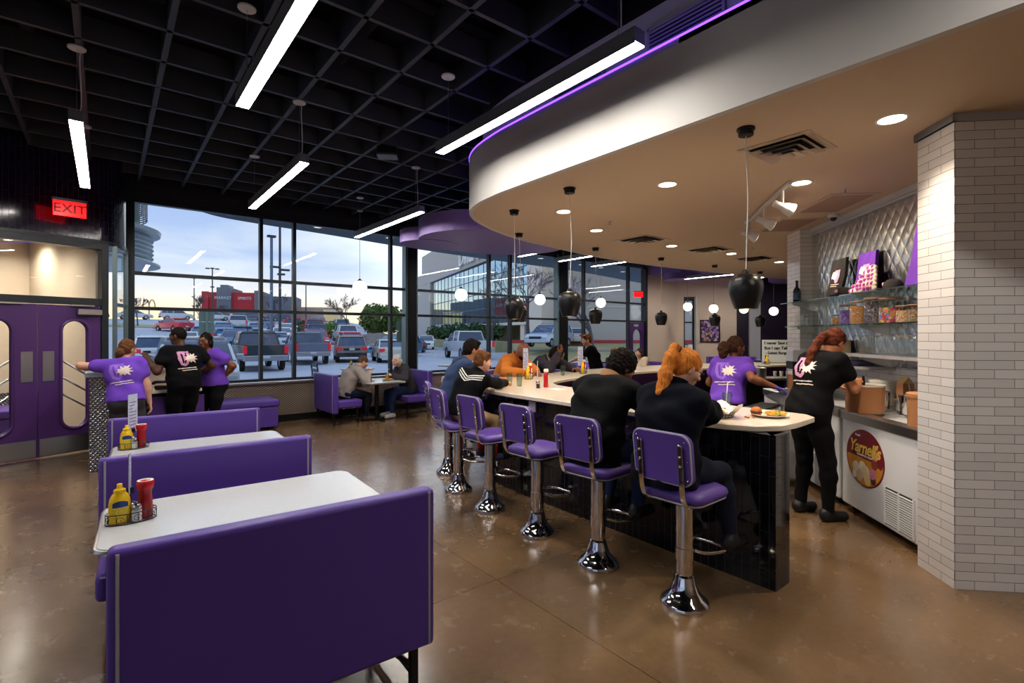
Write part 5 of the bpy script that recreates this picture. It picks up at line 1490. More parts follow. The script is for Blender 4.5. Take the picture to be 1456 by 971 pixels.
b = tag(thing('window_bench', 'low purple window bench beside the standing staff', 'bench', (1.5, 9.75, 0)))
MB().box(-1.05, 0.85, -0.3, 0.42, 0.05, 0.4).build('base', M_vinyl, b, smooth=0, bevel=0.02)
MB().box(-1.07, 0.87, -0.32, 0.43, 0.405, 0.52).build('seat_cushion', M_vinyl, b, smooth=0, bevel=0.03, seg=3)
# tables and seats beyond the counter
window_table('white cafe table in front of the person in the purple hood', 8.35, 8.15, 0.0)
window_table('white cafe table by the far purple door', 10.72, 8.5, 0.0)
banquette('purple bench seat under the man in the dark jacket', 7.42, 8.1, -PI / 2)
banquette('purple bench seat under the person in the purple hood', 9.25, 8.42, PI / 2)
banquette('purple bench seat under the dark-haired guest', 9.75, 8.62, -PI / 2)
banquette('purple bench seat under the woman in beige', 11.65, 8.5, PI / 2)
banquette('purple bench seat below the framed picture', 16.3, 8.6, 2.36, 1.6)
banquette('purple bench seat far back, before the dark purple wall', 15.1, 6.6, 2.36, 1.4)

# ================================================================ host stand
h = thing('host_stand', 'host stand with woven steel front beside the waitress in purple', 'host stand', (-0.16, 7.9, 0))
MB().box(0.0, 0.2, 0.0, 1.1, 0.0, 1.14).build('end_cabinet', M_weaves, h, smooth=0)
MB().box(-0.04, 0.24, -0.04, 1.14, 1.14, 1.19).build('end_top', mat('pale_laminate', (186, 200, 216), 0.3), h, smooth=0, bevel=0.006)
MB().box(0.2, 1.2, 0.72, 1.1, 0.0, 0.84).build('desk_cabinet', M_blackmetal, h, smooth=0)
MB().box(0.2, 1.24, 0.6, 1.12, 0.84, 0.88).build('desk_top', M_top, h, smooth=0, bevel=0.005)
MB().box(0.2, 1.24, 0.98, 1.12, 0.88, 1.14).build('riser', mat('beadboard', (214, 196, 180), 0.5), h, smooth=0)
MB().box(0.2, 1.26, 0.94, 1.16, 1.14, 1.18).build('shelf_top', M_top, h, smooth=0, bevel=0.005)
for x in (0.26, 0.62, 0.98): MB().box(x, x + 0.3, 0.7, 0.72, 0.1, 0.78).build('door_panel', M_purpleshelf, h, smooth=0)
tb_ = tag(thing('menu_holder', 'red menu holder on the host stand desk', 'holder', (0.3, 8.72, 0.88)))
MB().box(-0.07, 0.07, -0.05, 0.05, 0, 0.16).build('box', mat('dark_red_plastic', (150, 20, 30), 0.4), tb_, smooth=0, bevel=0.005)
MB().box(-0.05, 0.05, -0.03, 0.03, 0.16, 0.24).build('menus', M_piping, tb_, smooth=0)
tb_ = tag(thing('telephone', 'black desk phone on the host stand between the staff', 'phone', (0.62, 8.68, 0.88)))
MB().prism([(-0.09, -0.08), (0.09, -0.08), (0.09, 0.08), (-0.09, 0.08)], 0, 0.05).build('base', M_trimc, tb_, smooth=0, bevel=0.01)
MB().tube(catmull([(-0.1, 0.03, 0.07), (-0.09, 0.03, 0.1), (0, 0.03, 0.1), (0.09, 0.03, 0.1), (0.1, 0.03, 0.07)], 4), 0.02, 8).build('handset', M_trimc, tb_)

# ================================================================ picture on the far wall
pa = Vector((CH.x + 1.1 * S2 - 0.0, CH.y - 1.1 * S2, 1.78))
t = thing('framed_picture', 'framed print of purple and pink blossoms on the far wall', 'picture', (pa.x - 0.05, pa.y - 0.05, pa.z), -PI / 4)
M_art = bpy.data.materials.new('blossom_print'); M_art.use_nodes = True
nt = M_art.node_tree; bb = nt.nodes['Principled BSDF']; tc = nt.nodes.new('ShaderNodeTexCoord')
v1 = nt.nodes.new('ShaderNodeTexVoronoi'); v1.inputs['Scale'].default_value = 14; nt.links.new(tc.outputs['Object'], v1.inputs['Vector'])
rp = nt.nodes.new('ShaderNodeValToRGB'); sx_ = nt.nodes.new('ShaderNodeSeparateColor'); nt.links.new(v1.outputs['Color'], sx_.inputs[0]); nt.links.new(sx_.outputs[0], rp.inputs[0])
rp.color_ramp.interpolation = 'CONSTANT'
cs = [(0.0, (70, 44, 110)), (0.25, (150, 120, 190)), (0.45, (210, 180, 200)), (0.6, (120, 90, 60)), (0.75, (190, 150, 120)), (0.88, (60, 50, 46))]
rp.color_ramp.elements[0].color = lin(cs[0][1]); rp.color_ramp.elements[1].position = cs[1][0]; rp.color_ramp.elements[1].color = lin(cs[1][1])
for p, c in cs[2:]:
    e = rp.color_ramp.elements.new(p); e.color = lin(c)
nt.links.new(rp.outputs['Color'], bb.inputs['Base Color'])
MB().box(-0.3, 0.3, -0.02, -0.012, -0.36, 0.36).build('print', M_art, t, smooth=0)
m = MB(); m.box(-0.33, 0.33, -0.035, 0.01, 0.36, 0.39).box(-0.33, 0.33, -0.035, 0.01, -0.39, -0.36).box(-0.33, -0.3, -0.035, 0.01, -0.36, 0.36).box(0.3, 0.33, -0.035, 0.01, -0.36, 0.36)
m.build('frame', M_blackmetal, t, smooth=0)

# ================================================================ back bar: freezers, shelves
def inbar(name, label, cat, u0, v0, rz=RB, group=None):
    x, y, _ = uv(u0, v0); return thing(name, label, cat, (x, y, 0), rz, group)
M_enamel = mat('white_enamel', (226, 228, 232), 0.22)
M_enamelb = mat('white_enamel_side', (214, 220, 232), 0.25)
M_foil = mat('freezer_decal', (120, 24, 40), 0.3)
def chest_freezer(label, u0, u1, lid=True, decal=True, v0=0.11, v1=0.78, zt=0.94):
    f = inbar('ice_cream_freezer', label, 'freezer', u0, v0, group='white ice cream chest freezers')
    W = u1 - u0; D = v1 - v0       # local x = u, local -y = v
    MB().box(0, W, -D, 0, 0.07, zt - 0.07).build('cabinet', M_enamel, f, smooth=0, bevel=0.012)
    m = MB(); m.box(-0.012, W + 0.012, -0.1, 0.014, zt - 0.085, zt).box(-0.012, W + 0.012, -D, -D + 0.1, zt - 0.085, zt).box(-0.012, 0.09, -D + 0.1, -0.1, zt - 0.085, zt).box(W - 0.09, W + 0.012, -D + 0.1, -0.1, zt - 0.085, zt)
    m.build('steel_rim', M_steel, f, smooth=0, bevel=0.012, seg=3)
    MB().box(0.09, W - 0.09, -D + 0.1, -0.1, zt - 0.05, zt - 0.03).build('sliding_lid', mat('lid_white', (220, 222, 224), 0.25), f, smooth=0, bevel=0.004)
    g = MB(); gx0, gx1 = 0.12, 0.46
    gr = MB().box(gx0 - 0.01, gx1 + 0.01, -0.004, 0.004, 0.1, 0.4).build('grille_backing', M_trimc, f, smooth=0)
    k = 0.115
    while k < 0.39:
        g.box(gx0, gx1, 0.0, 0.012, k - 0.005, k + 0.005); k += 0.019
    g.box(gx0 - 0.012, gx0, 0, 0.013, 0.095, 0.405).box(gx1, gx1 + 0.012, 0, 0.013, 0.095, 0.405).box((gx0 + gx1) / 2 - 0.006, (gx0 + gx1) / 2 + 0.006, 0, 0.013, 0.1, 0.4)
    g.build('grille', M_enamel, gr, smooth=0)
    for x in (0.1, W - 0.1):
        for y in (-0.08, -D + 0.08):
            w = MB().cyl((x - 0.014, y, 0.036), (x + 0.014, y, 0.036), 0.036, n=20).build('caster', M_tyre, f)
            MB().bar((x, y, 0.036), (x, y, 0.075), 0.03).build('caster_fork', M_steel, w, smooth=0)
    if decal:
        cx, cz = 0.76, 0.56
        d = MB().prism([(cx + 0.285 * math.cos(a), cz + 0.25 * math.sin(a)) for a in [2 * PI * k / 48 for k in range(48)]], 0.0, 0.003, Matrix(((-1, 0, 0, 2 * cx), (0, 0, 1, 0.0), (0, 1, 0, 0), (0, 0, 0, 1)))).build('round_decal', M_foil, f, smooth=0)
        M_yl = mat('decal_yellow', (236, 200, 90), 0.4); M_or = mat('decal_orange', (206, 140, 50), 0.4)
        Rz = (PI / 2, 0, PI)
        text_mesh('lettering', "Yarnell's", 0.15, M_yl, d, 0.001, (cx, 0.005, cz + 0.085), Rz, shear=0.25, bold=0.003, spacing=0.92)
        text_mesh('lettering', 'PREMIUM ICE CREAM', 0.026, M_enamel, d, 0.001, (cx - 0.01, 0.005, cz + 0.02), Rz)
        text_mesh('lettering', 'Simply', 0.03, M_enamel, d, 0.001, (cx + 0.1, 0.005, cz + 0.19), Rz)
        def patch(pts, m_, y): 
            MB().prism(pts, y, y + 0.0008, Matrix(((1, 0, 0, cx), (0, 0, 1, 0), (0, 1, 0, cz), (0, 0, 0, 1)))).build('decal_artwork', m_, d, smooth=0)
        arc = [(0.27 * math.cos(a), 0.238 * math.sin(a)) for a in [PI + 0.05 + (PI - 0.1) * k / 24 for k in range(25)]]
        patch([(0.232, -0.02), (0.1, 0.012), (-0.1, 0.0), (-0.23, -0.05)][::-1] + arc[::1] if False else arc + [(0.26, 0.0), (0.1, 0.0), (-0.12, -0.01), (-0.24, -0.05)], M_or, 0.0036)
        for (px, pz, r, c) in ((0.13, -0.1, 0.05, (232, 222, 206)), (0.07, -0.16, 0.055, (206, 180, 150)), (-0.02, -0.12, 0.06, (238, 214, 170)), (-0.05, -0.18, 0.05, (232, 200, 140)), (-0.12, -0.11, 0.045, (196, 120, 160)), (0.03, -0.08, 0.05, (244, 232, 210)), (-0.15, -0.02, 0.045, (150, 60, 60)), (-0.155, 0.055, 0.045, (236, 170, 110)), (-0.13, -0.16, 0.04, (90, 50, 40)), (0.15, -0.17, 0.035, (244, 238, 226))):
            patch([(px + r * math.cos(a), pz + r * math.sin(a)) for a in [2 * PI * k / 20 for k in range(20)]], mat('decal_scoop_%d_%d_%d' % c, c, 0.4), 0.0046)
    return f
chest_freezer('white chest freezer with the round dark red ice cream decal', 0.44, 1.57)
chest_freezer('white chest freezer behind the woman in black, without a decal', 1.63, 2.6, decal=False)
chest_freezer('white chest freezer farthest along the back bar, beside the counter end', 2.66, 3.5, decal=False)
# back counter (steel rail) against the wall
f = inbar('back_counter', 'narrow steel back counter along the tiled wall under the shelves', 'counter', 0.36, 0.785)
# (sits behind the freezers, a thin ledge)
MB().box(0, 3.1, -0.03, -0.005, 0.0, 0.9).build('panel', M_steel, f, smooth=0)
M_shglass = glass_pane_mat('shelf_glass', (206, 232, 222), 1.5)
def shelf(label, u0, u1, z, m_, th, vfront=0.5):
    s_ = inbar('wall_shelf', label, 'shelf', u0, VW, group='shelves on the quilted wall')
    D = VW - vfront; W = u1 - u0
    MB().box(0, W, 0.0, D, z - th, z).build('shelf_board', m_, s_, smooth=0)
    for x in (0.25, W * 0.5, W - 0.3):
        MB().prism([(0.0, z - th - 0.11), (0.02, z - th - 0.11), (D - 0.03, z - th - 0.02), (D - 0.03, z - th), (0, z - th)], x - 0.008, x + 0.008, Matrix(((0, 0, 1, 0), (1, 0, 0, 0), (0, 1, 0, 0), (0, 0, 0, 1)))).build('bracket', M_steel, s_, smooth=0)
    return s_
ZS1, ZS2, ZS3 = 2.09, 1.765, 1.45
shelf('top glass shelf with the shirts and caps', 0.36, 3.95, ZS1, M_shglass, 0.012)
shelf('middle glass shelf with the candy jars', 0.36, 3.8, ZS2, M_shglass, 0.012)
shelf('lowest white shelf with the row of sundae glasses', 0.36, 2.35, ZS3, M_piping, 0.03)
for k, u in enumerate((2.36, 3.35)):
    t = inbar('shelf_standard', ('slotted steel upright between the shelves, nearer the pier', 'slotted steel upright between the shelves, far end')[k], 'shelf upright', u, VW)
    MB().box(-0.02, 0.02, 0.0, 0.02, 1.32, 2.3).build('upright', M_steel, t, smooth=0)
# ================================================================ condiments
M_mustard = mat('mustard_plastic', (240, 196, 20), 0.3)
M_ketchup = mat('ketchup_red', (150, 14, 18), 0.2)
M_ketchup2 = mat('red_squeeze_plastic', (186, 20, 30), 0.25)
M_label = mat('paper_label', (236, 232, 222), 0.5)
M_bluelabel = mat('blue_label', (30, 60, 130), 0.4)
M_clear = glass_pane_mat('clear_glass', (253, 254, 254), 1.45)
M_cleard = glass_pane_mat('clear_plastic', (244, 248, 250), 1.5)
M_salt = mat('salt', (240, 240, 240), 0.8)
M_pepper = mat('pepper', (70, 60, 52), 0.9)
M_wire = mat('black_wire', (18, 18, 20), 0.4)
M_card = mat('menu_card', (206, 214, 232), 0.5, noise=(55, 0.55, (150, 150, 176)))
def squash(prof, c=(0, 0, 0), sx=1.0, sy=0.62, n=24): return MB().lathe(prof, c, n, sx=sx, sy=sy)
def make_mustard(label, group='mustard bottles'):
    t = thing('mustard_bottle', label, 'bottle', (0, 0, 0), 0, group)
    squash([(0, 0), (0.04, 0), (0.043, 0.008), (0.043, 0.09), (0.04, 0.115), (0.03, 0.135), (0.022, 0.142), (0, 0.142)]).build('bottle', M_mustard, t, smooth=50)
    MB().lathe([(0, 0), (0.024, 0), (0.024, 0.014), (0.018, 0.018), (0.012, 0.022), (0.011, 0.04), (0.009, 0.042), (0, 0.042)], (0, 0, 0.142), 20, sy=0.9).build('cap', M_mustard, t, smooth=50)
    lb = squash([(0.0437, 0.02), (0.0437, 0.1)], n=40)
    l = MB(); N = 12
    for k in range(N):
        pass
    arc = lambda z, r, a: (r * math.cos(a), 0.62 * r * math.sin(a), z)
    m = MB(); A = [-PI / 2 - 0.75 + 1.5 * k / 12 for k in range(13)]
    m.loft([[arc(0.096 + 0.01 * math.cos((a + PI / 2) * 2), 0.0436, a) for a in A], [arc(0.076, 0.0438, a) for a in A]], closed_ring=False, cap=False)
    m.build('label_flag', M_bluelabel, t, smooth=0)
    m = MB(); m.loft([[arc(0.074, 0.0437, a) for a in A], [arc(0.02, 0.0437, a) for a in A]], closed_ring=False, cap=False)
    m.build('label', mat('mustard_label', (232, 206, 60), 0.5, noise=(120, 0.5, (150, 120, 30))), t, smooth=0)
    return t
def make_ketchup_tall(label, group='ketchup bottles'):
    t = thing('ketchup_bottle', label, 'bottle', (0, 0, 0), 0, group)
    MB().lathe([(0, 0), (0.03, 0), (0.032, 0.006), (0.03, 0.09), (0.027, 0.12), (0.03, 0.138), (0, 0.138)], n=24).build('bottle', M_ketchup, t, smooth=50)
    MB().lathe([(0, 0), (0.034, 0), (0.036, 0.014), (0.038, 0.034), (0.034, 0.04), (0.02, 0.038), (0, 0.034)], (0, 0, 0.138), 24).build('cap', M_ketchup2, t, smooth=50)
    MB().lathe([(0.022, 0.176), (0.034, 0.1785), (0.034, 0.18), (0.022, 0.178)], n=24, ring=True).build('cap_rim', M_label, t)
    return t
def make_ketchup_squeeze(label, group='ketchup bottles'):
    t = thing('ketchup_bottle', label, 'bottle', (0, 0, 0), 0, group)
    squash([(0, 0), (0.044, 0), (0.048, 0.01), (0.046, 0.07), (0.05, 0.12), (0.046, 0.155), (0.03, 0.178), (0, 0.178)]).build('bottle', M_ketchup2, t, smooth=50)
    MB().lathe([(0, 0), (0.034, 0), (0.036, 0.006), (0.034, 0.03), (0.03, 0.034), (0, 0.034)], (0, 0, 0.176), 24, sy=0.8).build('cap', M_label, t, smooth=50)
    m = MB(); A = [-PI / 2 - 0.6 + 1.2 * k / 10 for k in range(11)]
    m.loft([[(0.0505 * math.cos(a), 0.0505 * 0.64 * math.sin(a), z) for a in A] for z in (0.14, 0.05)], closed_ring=False, cap=False); m.build('label', M_label, t, smooth=0)
    return t
def make_shaker(label, fill, group='salt and pepper shakers'):
    t = thing('shaker', label, 'shaker', (0, 0, 0), 0, group)
    MB().lathe([(0, 0.002), (0.02, 0.002), (0.02, 0.05), (0, 0.05)], n=14).build('contents', fill, t)
    MB().lathe([(0.024, 0), (0.0245, 0.02), (0.022, 0.055), (0.019, 0.064), (0.0185, 0.06), (0.021, 0.05), (0.022, 0.004)], n=14, ring=True).build('glass', M_clear, t)
    MB().lathe([(0.0, 0), (0.021, 0), (0.021, 0.01), (0.016, 0.02), (0, 0.023)], (0, 0, 0.062), 18).build('cap', M_chrome, t, smooth=50)
    return t
def make_caddy(label, rx=0.1, ry=0.055, h=0.05, group='wire condiment racks'):
    t = thing('condiment_rack', label, 'rack', (0, 0, 0), 0, group)
    E = lambda z: [(rx * math.cos(a), ry * math.sin(a), z) for a in [2 * PI * k / 32 for k in range(33)]]
    m = MB(); m.tube(E(0.003), 0.0022, 6); m.tube(E(h), 0.0022, 6)
    for k in range(14):
        a = 2 * PI * k / 14; m.tube([(rx * math.cos(a), ry * math.sin(a), 0.003), (rx * math.cos(a), ry * math.sin(a), h)], 0.0015, 5)
    for k in range(-3, 4): m.tube([(k * 0.028, -ry * math.sqrt(max(0, 1 - (k * .028 / rx) ** 2)), 0.003), (k * 0.028, ry * math.sqrt(max(0, 1 - (k * .028 / rx) ** 2)), 0.003)], 0.0015, 5)
    m.build('wire_basket', M_wire, t)
    m = MB()
    for k in range(9):
        a0 = 2 * PI * k / 9
        pts = []
        for j in range(16):
            q = j / 15 * 2.6 * PI; r = 0.018 * (1 - j / 19)
            a = a0 + r * math.cos(q) / rx; pts.append((rx * 1.005 * math.cos(a), ry * 1.005 * math.sin(a), h * 0.5 + r * math.sin(q)))
        m.tube(pts, 0.0013, 5)
    m.build('scrollwork', M_wire, t)
    m = MB(); m.tube([(0, ry * 0.6, 0.003), (0, ry * 0.6, 0.13)], 0.003, 6).cbox((0, ry * 0.6, 0.14), (0.03, 0.006, 0.03)); m.build('card_clip', M_wire, t)
    return t
def make_menu_card(label, h=0.28, w=0.1, group='upright menu cards'):
    t = thing('menu_card', label, 'menu card', (0, 0, 0), 0, group)
    MB().box(-w / 2, w / 2, -0.0015, 0.0015, 0, h).build('card', M_card, t, smooth=0)
    m = MB()
    rg = random.Random(5)
    for k in range(9):
        z = h * (0.1 + 0.085 * k); m.box(-w * 0.4, -w * 0.4 + w * rg.uniform(0.4, 0.8), -0.0022, 0.0022, z, z + h * 0.022)
    m.build('print', mat('menu_print', (120, 84, 160), 0.5), t, smooth=0)
    return t
mus0 = make_mustard('yellow mustard bottle in the wire rack on the nearest table')
ket0 = make_ketchup_tall('slender red ketchup bottle in the rack on the nearest table')
sq0 = make_ketchup_squeeze('red squeeze ketchup bottle on the counter left of the jacketed man')
sal0 = make_shaker('salt shaker in front of the ketchup on the nearest table', M_salt)
pep0 = make_shaker('pepper shaker behind the salt on the nearest table', M_pepper)
cad0 = make_caddy('black scrolled wire rack on the nearest white table')
men0 = make_menu_card('tall menu card standing in the rack on the nearest table', 0.2, 0.085)
T1 = (0.095, 3.06, 0.7505)
def at(base, dx, dy, dz=0.0): return (base[0] + dx, base[1] + dy, base[2] + dz)
place(cad0, T1, 0.08); place(mus0, at(T1, -0.045, -0.008, 0.006), 0.1); place(ket0, at(T1, 0.055, 0.01, 0.006)); place(sal0, at(T1, 0.02, -0.028, 0.006)); place(pep0, at(T1, 0.0, 0.012, 0.006)); place(men0, at(T1, -0.005, 0.037, 0.125), PI / 2 - 0.12)
def setting(base, where, rz=0.0, squeeze=True, must=True, card=True, shk=True):
    """a wire rack with bottles; each one its own thing"""
    place(copy_tree(cad0), base, rz, 'black wire rack ' + where)
    c, s_ = math.cos(rz), math.sin(rz)
    def q(dx, dy, dz=0.006): return (base[0] + c * dx - s_ * dy, base[1] + s_ * dx + c * dy, base[2] + dz)
    if must: place(copy_tree(mus0), q(-0.045, 0.0), rz, 'yellow mustard bottle ' + where)
    if squeeze: place(copy_tree(sq0), q(0.05, 0.0), rz, 'red ketchup bottle ' + where)
    else: place(copy_tree(ket0), q(0.05, 0.0), rz, 'slender red ketchup bottle ' + where)
    if shk:
        place(copy_tree(sal0), q(0.0, -0.03), 0, 'salt shaker ' + where)
        place(copy_tree(pep0), q(0.0, 0.015), 0, 'pepper shaker ' + where)
    if card: place(copy_tree(men0), q(0.0, 0.045, 0.125), rz + 0.9, 'upright menu card ' + where).scale = (1.35, 1, 1.5)
setting((0.17, 5.0, 0.7505), 'on the second white table', 0.1, squeeze=False)
place(sq0, (4.0, 4.35, 1.041), 0.7)
place(copy_tree(sal0), (3.88, 4.36, 1.041), 0, 'salt shaker beside the ketchup on the counter')
place(copy_tree(pep0), (3.84, 4.31, 1.041), 0, 'pepper shaker beside the ketchup on the counter')
place(copy_tree(men0), (4.0, 4.5, 1.041), 0.75, 'upright menu card behind the ketchup on the counter').scale = (1.1, 1, 1.5)
setting((4.55, 5.3, 1.041), 'on the counter before the man in tan', 0.6, must=True)
setting((5.85, 5.5, 1.041), 'on the counter before the waiter in black', 0.6)
setting((8.7, 5.35, 1.041), 'on the far counter left of the server', 0.5, card=True)
setting((10.75, 4.9, 1.041), 'on the far counter by the white sign', 0.5, squeeze=False, card=False)
setting((9.8, 5.1, 1.041), 'on the far counter behind the server', 0.5, must=False)
setting((4.1, 9.75, 0.7605), 'on the cafe table with the couple', 0.4, must=False)
place(copy_tree(mus0), (3.62, 11.35, 0.88), 0, 'yellow mustard bottle outside on the patio table').location = (4.4, 11.4, 0.88)

# ================================================================ glasses, plates, baskets
M_water = mat('water', (200, 224, 224), 0.05, trans=0.0, alpha=0.35)
M_cola = mat('cola', (92, 44, 18), 0.1)
M_tea = mat('orange_tea', (226, 132, 20), 0.15)
def tumbler(label, x, y, z, fill, fm, h=0.15, r=0.038, straw=False, group='drinks'):
    t = thing('drinking_glass', label, 'glass', (x, y, z), 0, group)
    MB().lathe([(0, 0), (r * 0.82, 0), (r * 0.85, h * 0.3), (r, h), (r - 0.003, h), (r * 0.85 - 0.003, h * 0.3), (r * 0.78, 0.008), (0, 0.008)], n=24).build('glass', glass_pane_mat('tumbler_glass', (226, 242, 236), 1.7), t, smooth=50)
    if fill > 0 and fm is not M_water: MB().lathe([(0, 0.01), (r * 0.78, 0.01), (r * 0.8, h * 0.3), (r * (0.8 + 0.15 * fill), h * fill), (0, h * fill)], n=24).build('drink', fm, t)
    if straw: MB().tube([(-0.01, 0, 0.02), (0.012, 0.0, h + 0.05), (0.016, 0, h + 0.075), (0.05, 0.0, h + 0.08)], 0.0045, 8).build('straw', M_label, t)
    return t
tumbler('glass of cola with a white straw by the red-haired woman', 4.0, 2.15, 1.041, 0.42, M_cola, 0.135, 0.043, True)
tumbler('nearer clear water glass before the boy on the counter', 3.82, 4.62, 1.041, 0.7, M_water, 0.15)
tumbler('clear water glass behind the nearer one before the boy', 3.8, 4.78, 1.041, 0.7, M_water, 0.15)
tumbler('tall glass of orange tea on the couple\'s table', 4.22, 9.1, 0.7605, 0.75, M_tea, 0.15, 0.04, True)
tumbler('small glass of orange dressing on the couple\'s table', 4.1, 8.98, 0.7605, 0.5, M_tea, 0.05, 0.035)
tumbler('clear glass on the counter before the waiter in black', 5.35, 5.45, 1.041, 0.3, M_water, 0.15)
tumbler('clear glass by the person in the purple hood', 8.45, 7.95, 0.7605, 0.5, M_water, 0.13)
tumbler('clear glass on the far table by the purple door', 10.75, 8.25, 0.7605, 0.3, M_water, 0.13)
M_plate = mat('white_china', (236, 232, 224), 0.2)
M_bun = mat('toasted_bun', (196, 112, 44), 0.6, noise=(40, 0.6, (146, 70, 24)))
M_patty = mat('grilled_patty', (82, 44, 26), 0.7, bump=(120, 0.5))
M_fry = mat('french_fry', (238, 184, 74), 0.6)
M_lettuce = mat('lettuce', (120, 164, 60), 0.6)
M_paper = mat('greaseproof_paper', (232, 222, 206), 0.6)
def plate(label, x, y, z, r=0.135):
    t = thing('plate', label, 'plate', (x, y, z), 0, 'plates of food')
    MB().lathe([(0, 0.0), (r * 0.62, 0.0), (r * 0.7, 0.005), (r, 0.019), (r, 0.023), (r * 0.72, 0.01), (r * 0.6, 0.006), (0, 0.006)], n=40).build('dish', M_plate, t, smooth=50)
    return t
plate('white plate with a sandwich and fries at the counter end', 3.86, 1.74, 1.041)
sd = tag(thing('sandwich', 'toasted sandwich half on the white plate at the counter end', 'sandwich', (3.8, 1.81, 1.049), 0.5))
MB().prism(rrect(-0.05, 0.05, -0.035, 0.035, 0.02), 0, 0.018).build('bottom_bun', M_bun, sd, smooth=40, bevel=0.006)
MB().prism(rrect(-0.055, 0.055, -0.04, 0.04, 0.02), 0.018, 0.032).build('filling', M_patty, sd, smooth=40, bevel=0.004)
m = MB(); m.sphere((0, 0, 0.034), (0.052, 0.038, 0.03), 20, 10); m.build('top_bun', M_bun, sd)
rg = random.Random(2)
def fries(label, x, y, z, n, rad, group='portions of fries'):
    m = MB()
    for k in range(n):
        a = rg.uniform(0, 2 * PI); rr = rad * math.sqrt(rg.random()); d = rg.uniform(0, PI)
        c = Vector((rr * math.cos(a), rr * math.sin(a), 0.006 + rg.random() * 0.022 * (1 - rr / rad * 0.6))); e = Vector((math.cos(d), math.sin(d), rg.uniform(-0.25, 0.25))) * rg.uniform(0.02, 0.035)
        m.bar(c - e, c + e, 0.007)
    o = m.build('french_fries', M_fry, None, smooth=0); o.location = (x, y, z); o['kind'] = 'stuff'
    return tag(o, label, 'fries', group)
fries('heap of fries on the white plate at the counter end', 3.91, 1.72, 1.052, 70, 0.062)
m = MB(); 
for k in range(8): m.sphere((rg.uniform(-0.012, 0.012), rg.uniform(-0.012, 0.012), 0.006 + k * 0.001), (0.012, 0.01, 0.004), 8, 5)
o = m.build('lettuce_garnish', M_lettuce, None); o.location = (3.85, 1.675, 1.06); tag(o, 'green garnish on the white plate at the counter end', 'garnish')
bs = tag(thing('food_basket', 'black wire basket lined with paper before the red-haired woman', 'basket', (3.58, 1.95, 1.041), 0.4))
m = MB()
for z, r in ((0.004, 0.075), (0.025, 0.09), (0.048, 0.105)): m.tube([(r * 1.2 * math.cos(a), r * 0.85 * math.sin(a), z) for a in [2 * PI * k / 28 for k in range(29)]], 0.0025, 5)
for k in range(18):
    a = 2 * PI * k / 18; m.tube([(0.09 * math.cos(a), 0.064 * math.sin(a), 0.004), (0.126 * math.cos(a), 0.089 * math.sin(a), 0.048)], 0.002, 5)
m.build('wire_basket', M_wire, bs)
m = MB(); N = 26; rings = []
for j, (r, z) in enumerate(((0.0, 0.012), (0.06, 0.012), (0.1, 0.045), (0.14, 0.075))):
    rings.append([((r + (0.02 * math.sin(5 * a + 1) * (j > 1))) * 1.15 * math.cos(a), (r + (0.02 * math.cos(4 * a) * (j > 1))) * 0.85 * math.sin(a), z + (0.03 * math.sin(3 * a + 0.6) if j == 3 else 0)) for a in [2 * PI * k / N for k in range(N)]])
m.loft(rings, cap=False); pp = m.build('paper_liner', M_paper, bs, smooth=60); md = pp.modifiers.new('thick', 'SOLIDIFY'); md.thickness = 0.001
o = MB().sphere((0, 0, 0), (0.045, 0.03, 0.018), 16, 8).build('sandwich_half', M_bun, None); o.location = (3.57, 1.97, 1.075); tag(o, 'piece of toasted bread in the paper-lined basket', 'bread')
for k, (dx, dy) in enumerate(((0.0, 0.0), (0.035, -0.02), (0.02, 0.03))):
    o = MB().sphere((0, 0, 0), (0.016, 0.008, 0.006), 10, 6).build('bread_crumb', M_bun, None); o.location = (3.66 + dx, 1.8 + dy, 1.047); tag(o, ('crumb of bread between basket and plate, nearest the basket', 'crumb of bread between basket and plate, nearest the counter edge', 'crumb of bread between basket and plate, nearest the plate')[k], 'crumb')
nh = tag(thing('napkin_holder', 'purple napkin holder beside the glass of cola', 'holder', (3.9, 2.27, 1.041), 0.7))
MB().prism([(-0.05, -0.03), (0.05, -0.03), (0.05, 0.03), (-0.05, 0.03)], 0, 0.09).build('base', M_vinyl, nh, smooth=0, bevel=0.006)
m = MB(); m.box(-0.045, 0.045, -0.022, 0.022, 0.09, 0.115); m.build('napkins', M_vinyl, nh, smooth=0, bevel=0.02, seg=3)
plate('dark plate with a burger before the man in the grey hoodie', 3.95, 9.3, 0.7605, 0.12)
plate('dark plate with a meal before the white-haired woman', 4.36, 9.32, 0.7605, 0.12)
fries('heap of fries on the old woman\'s plate', 4.36, 9.32, 0.77, 60, 0.07)
o = MB().sphere((0, 0, 0), (0.05, 0.05, 0.03), 16, 8).build('burger_bun', M_bun, None); o.location = (3.95, 9.3, 0.79); tag(o, 'burger on the plate of the man in the grey hoodie', 'burger')
# things on the counter near the waiting guests
for k, (x, y, w) in enumerate(((3.45, 4.75, 0.1), (3.95, 4.1, 0.09))):
    o = MB().box(-w, w, -0.06, 0.06, 0, 0.002).build('paper_slip', M_label, None, smooth=0); o.location = (x, y, 1.0405); o.rotation_euler = (0, 0, 0.5 + k)
    tag(o, ('white paper place mat before the boy on the counter', 'white paper slip on the counter before the empty stools')[k], 'paper')

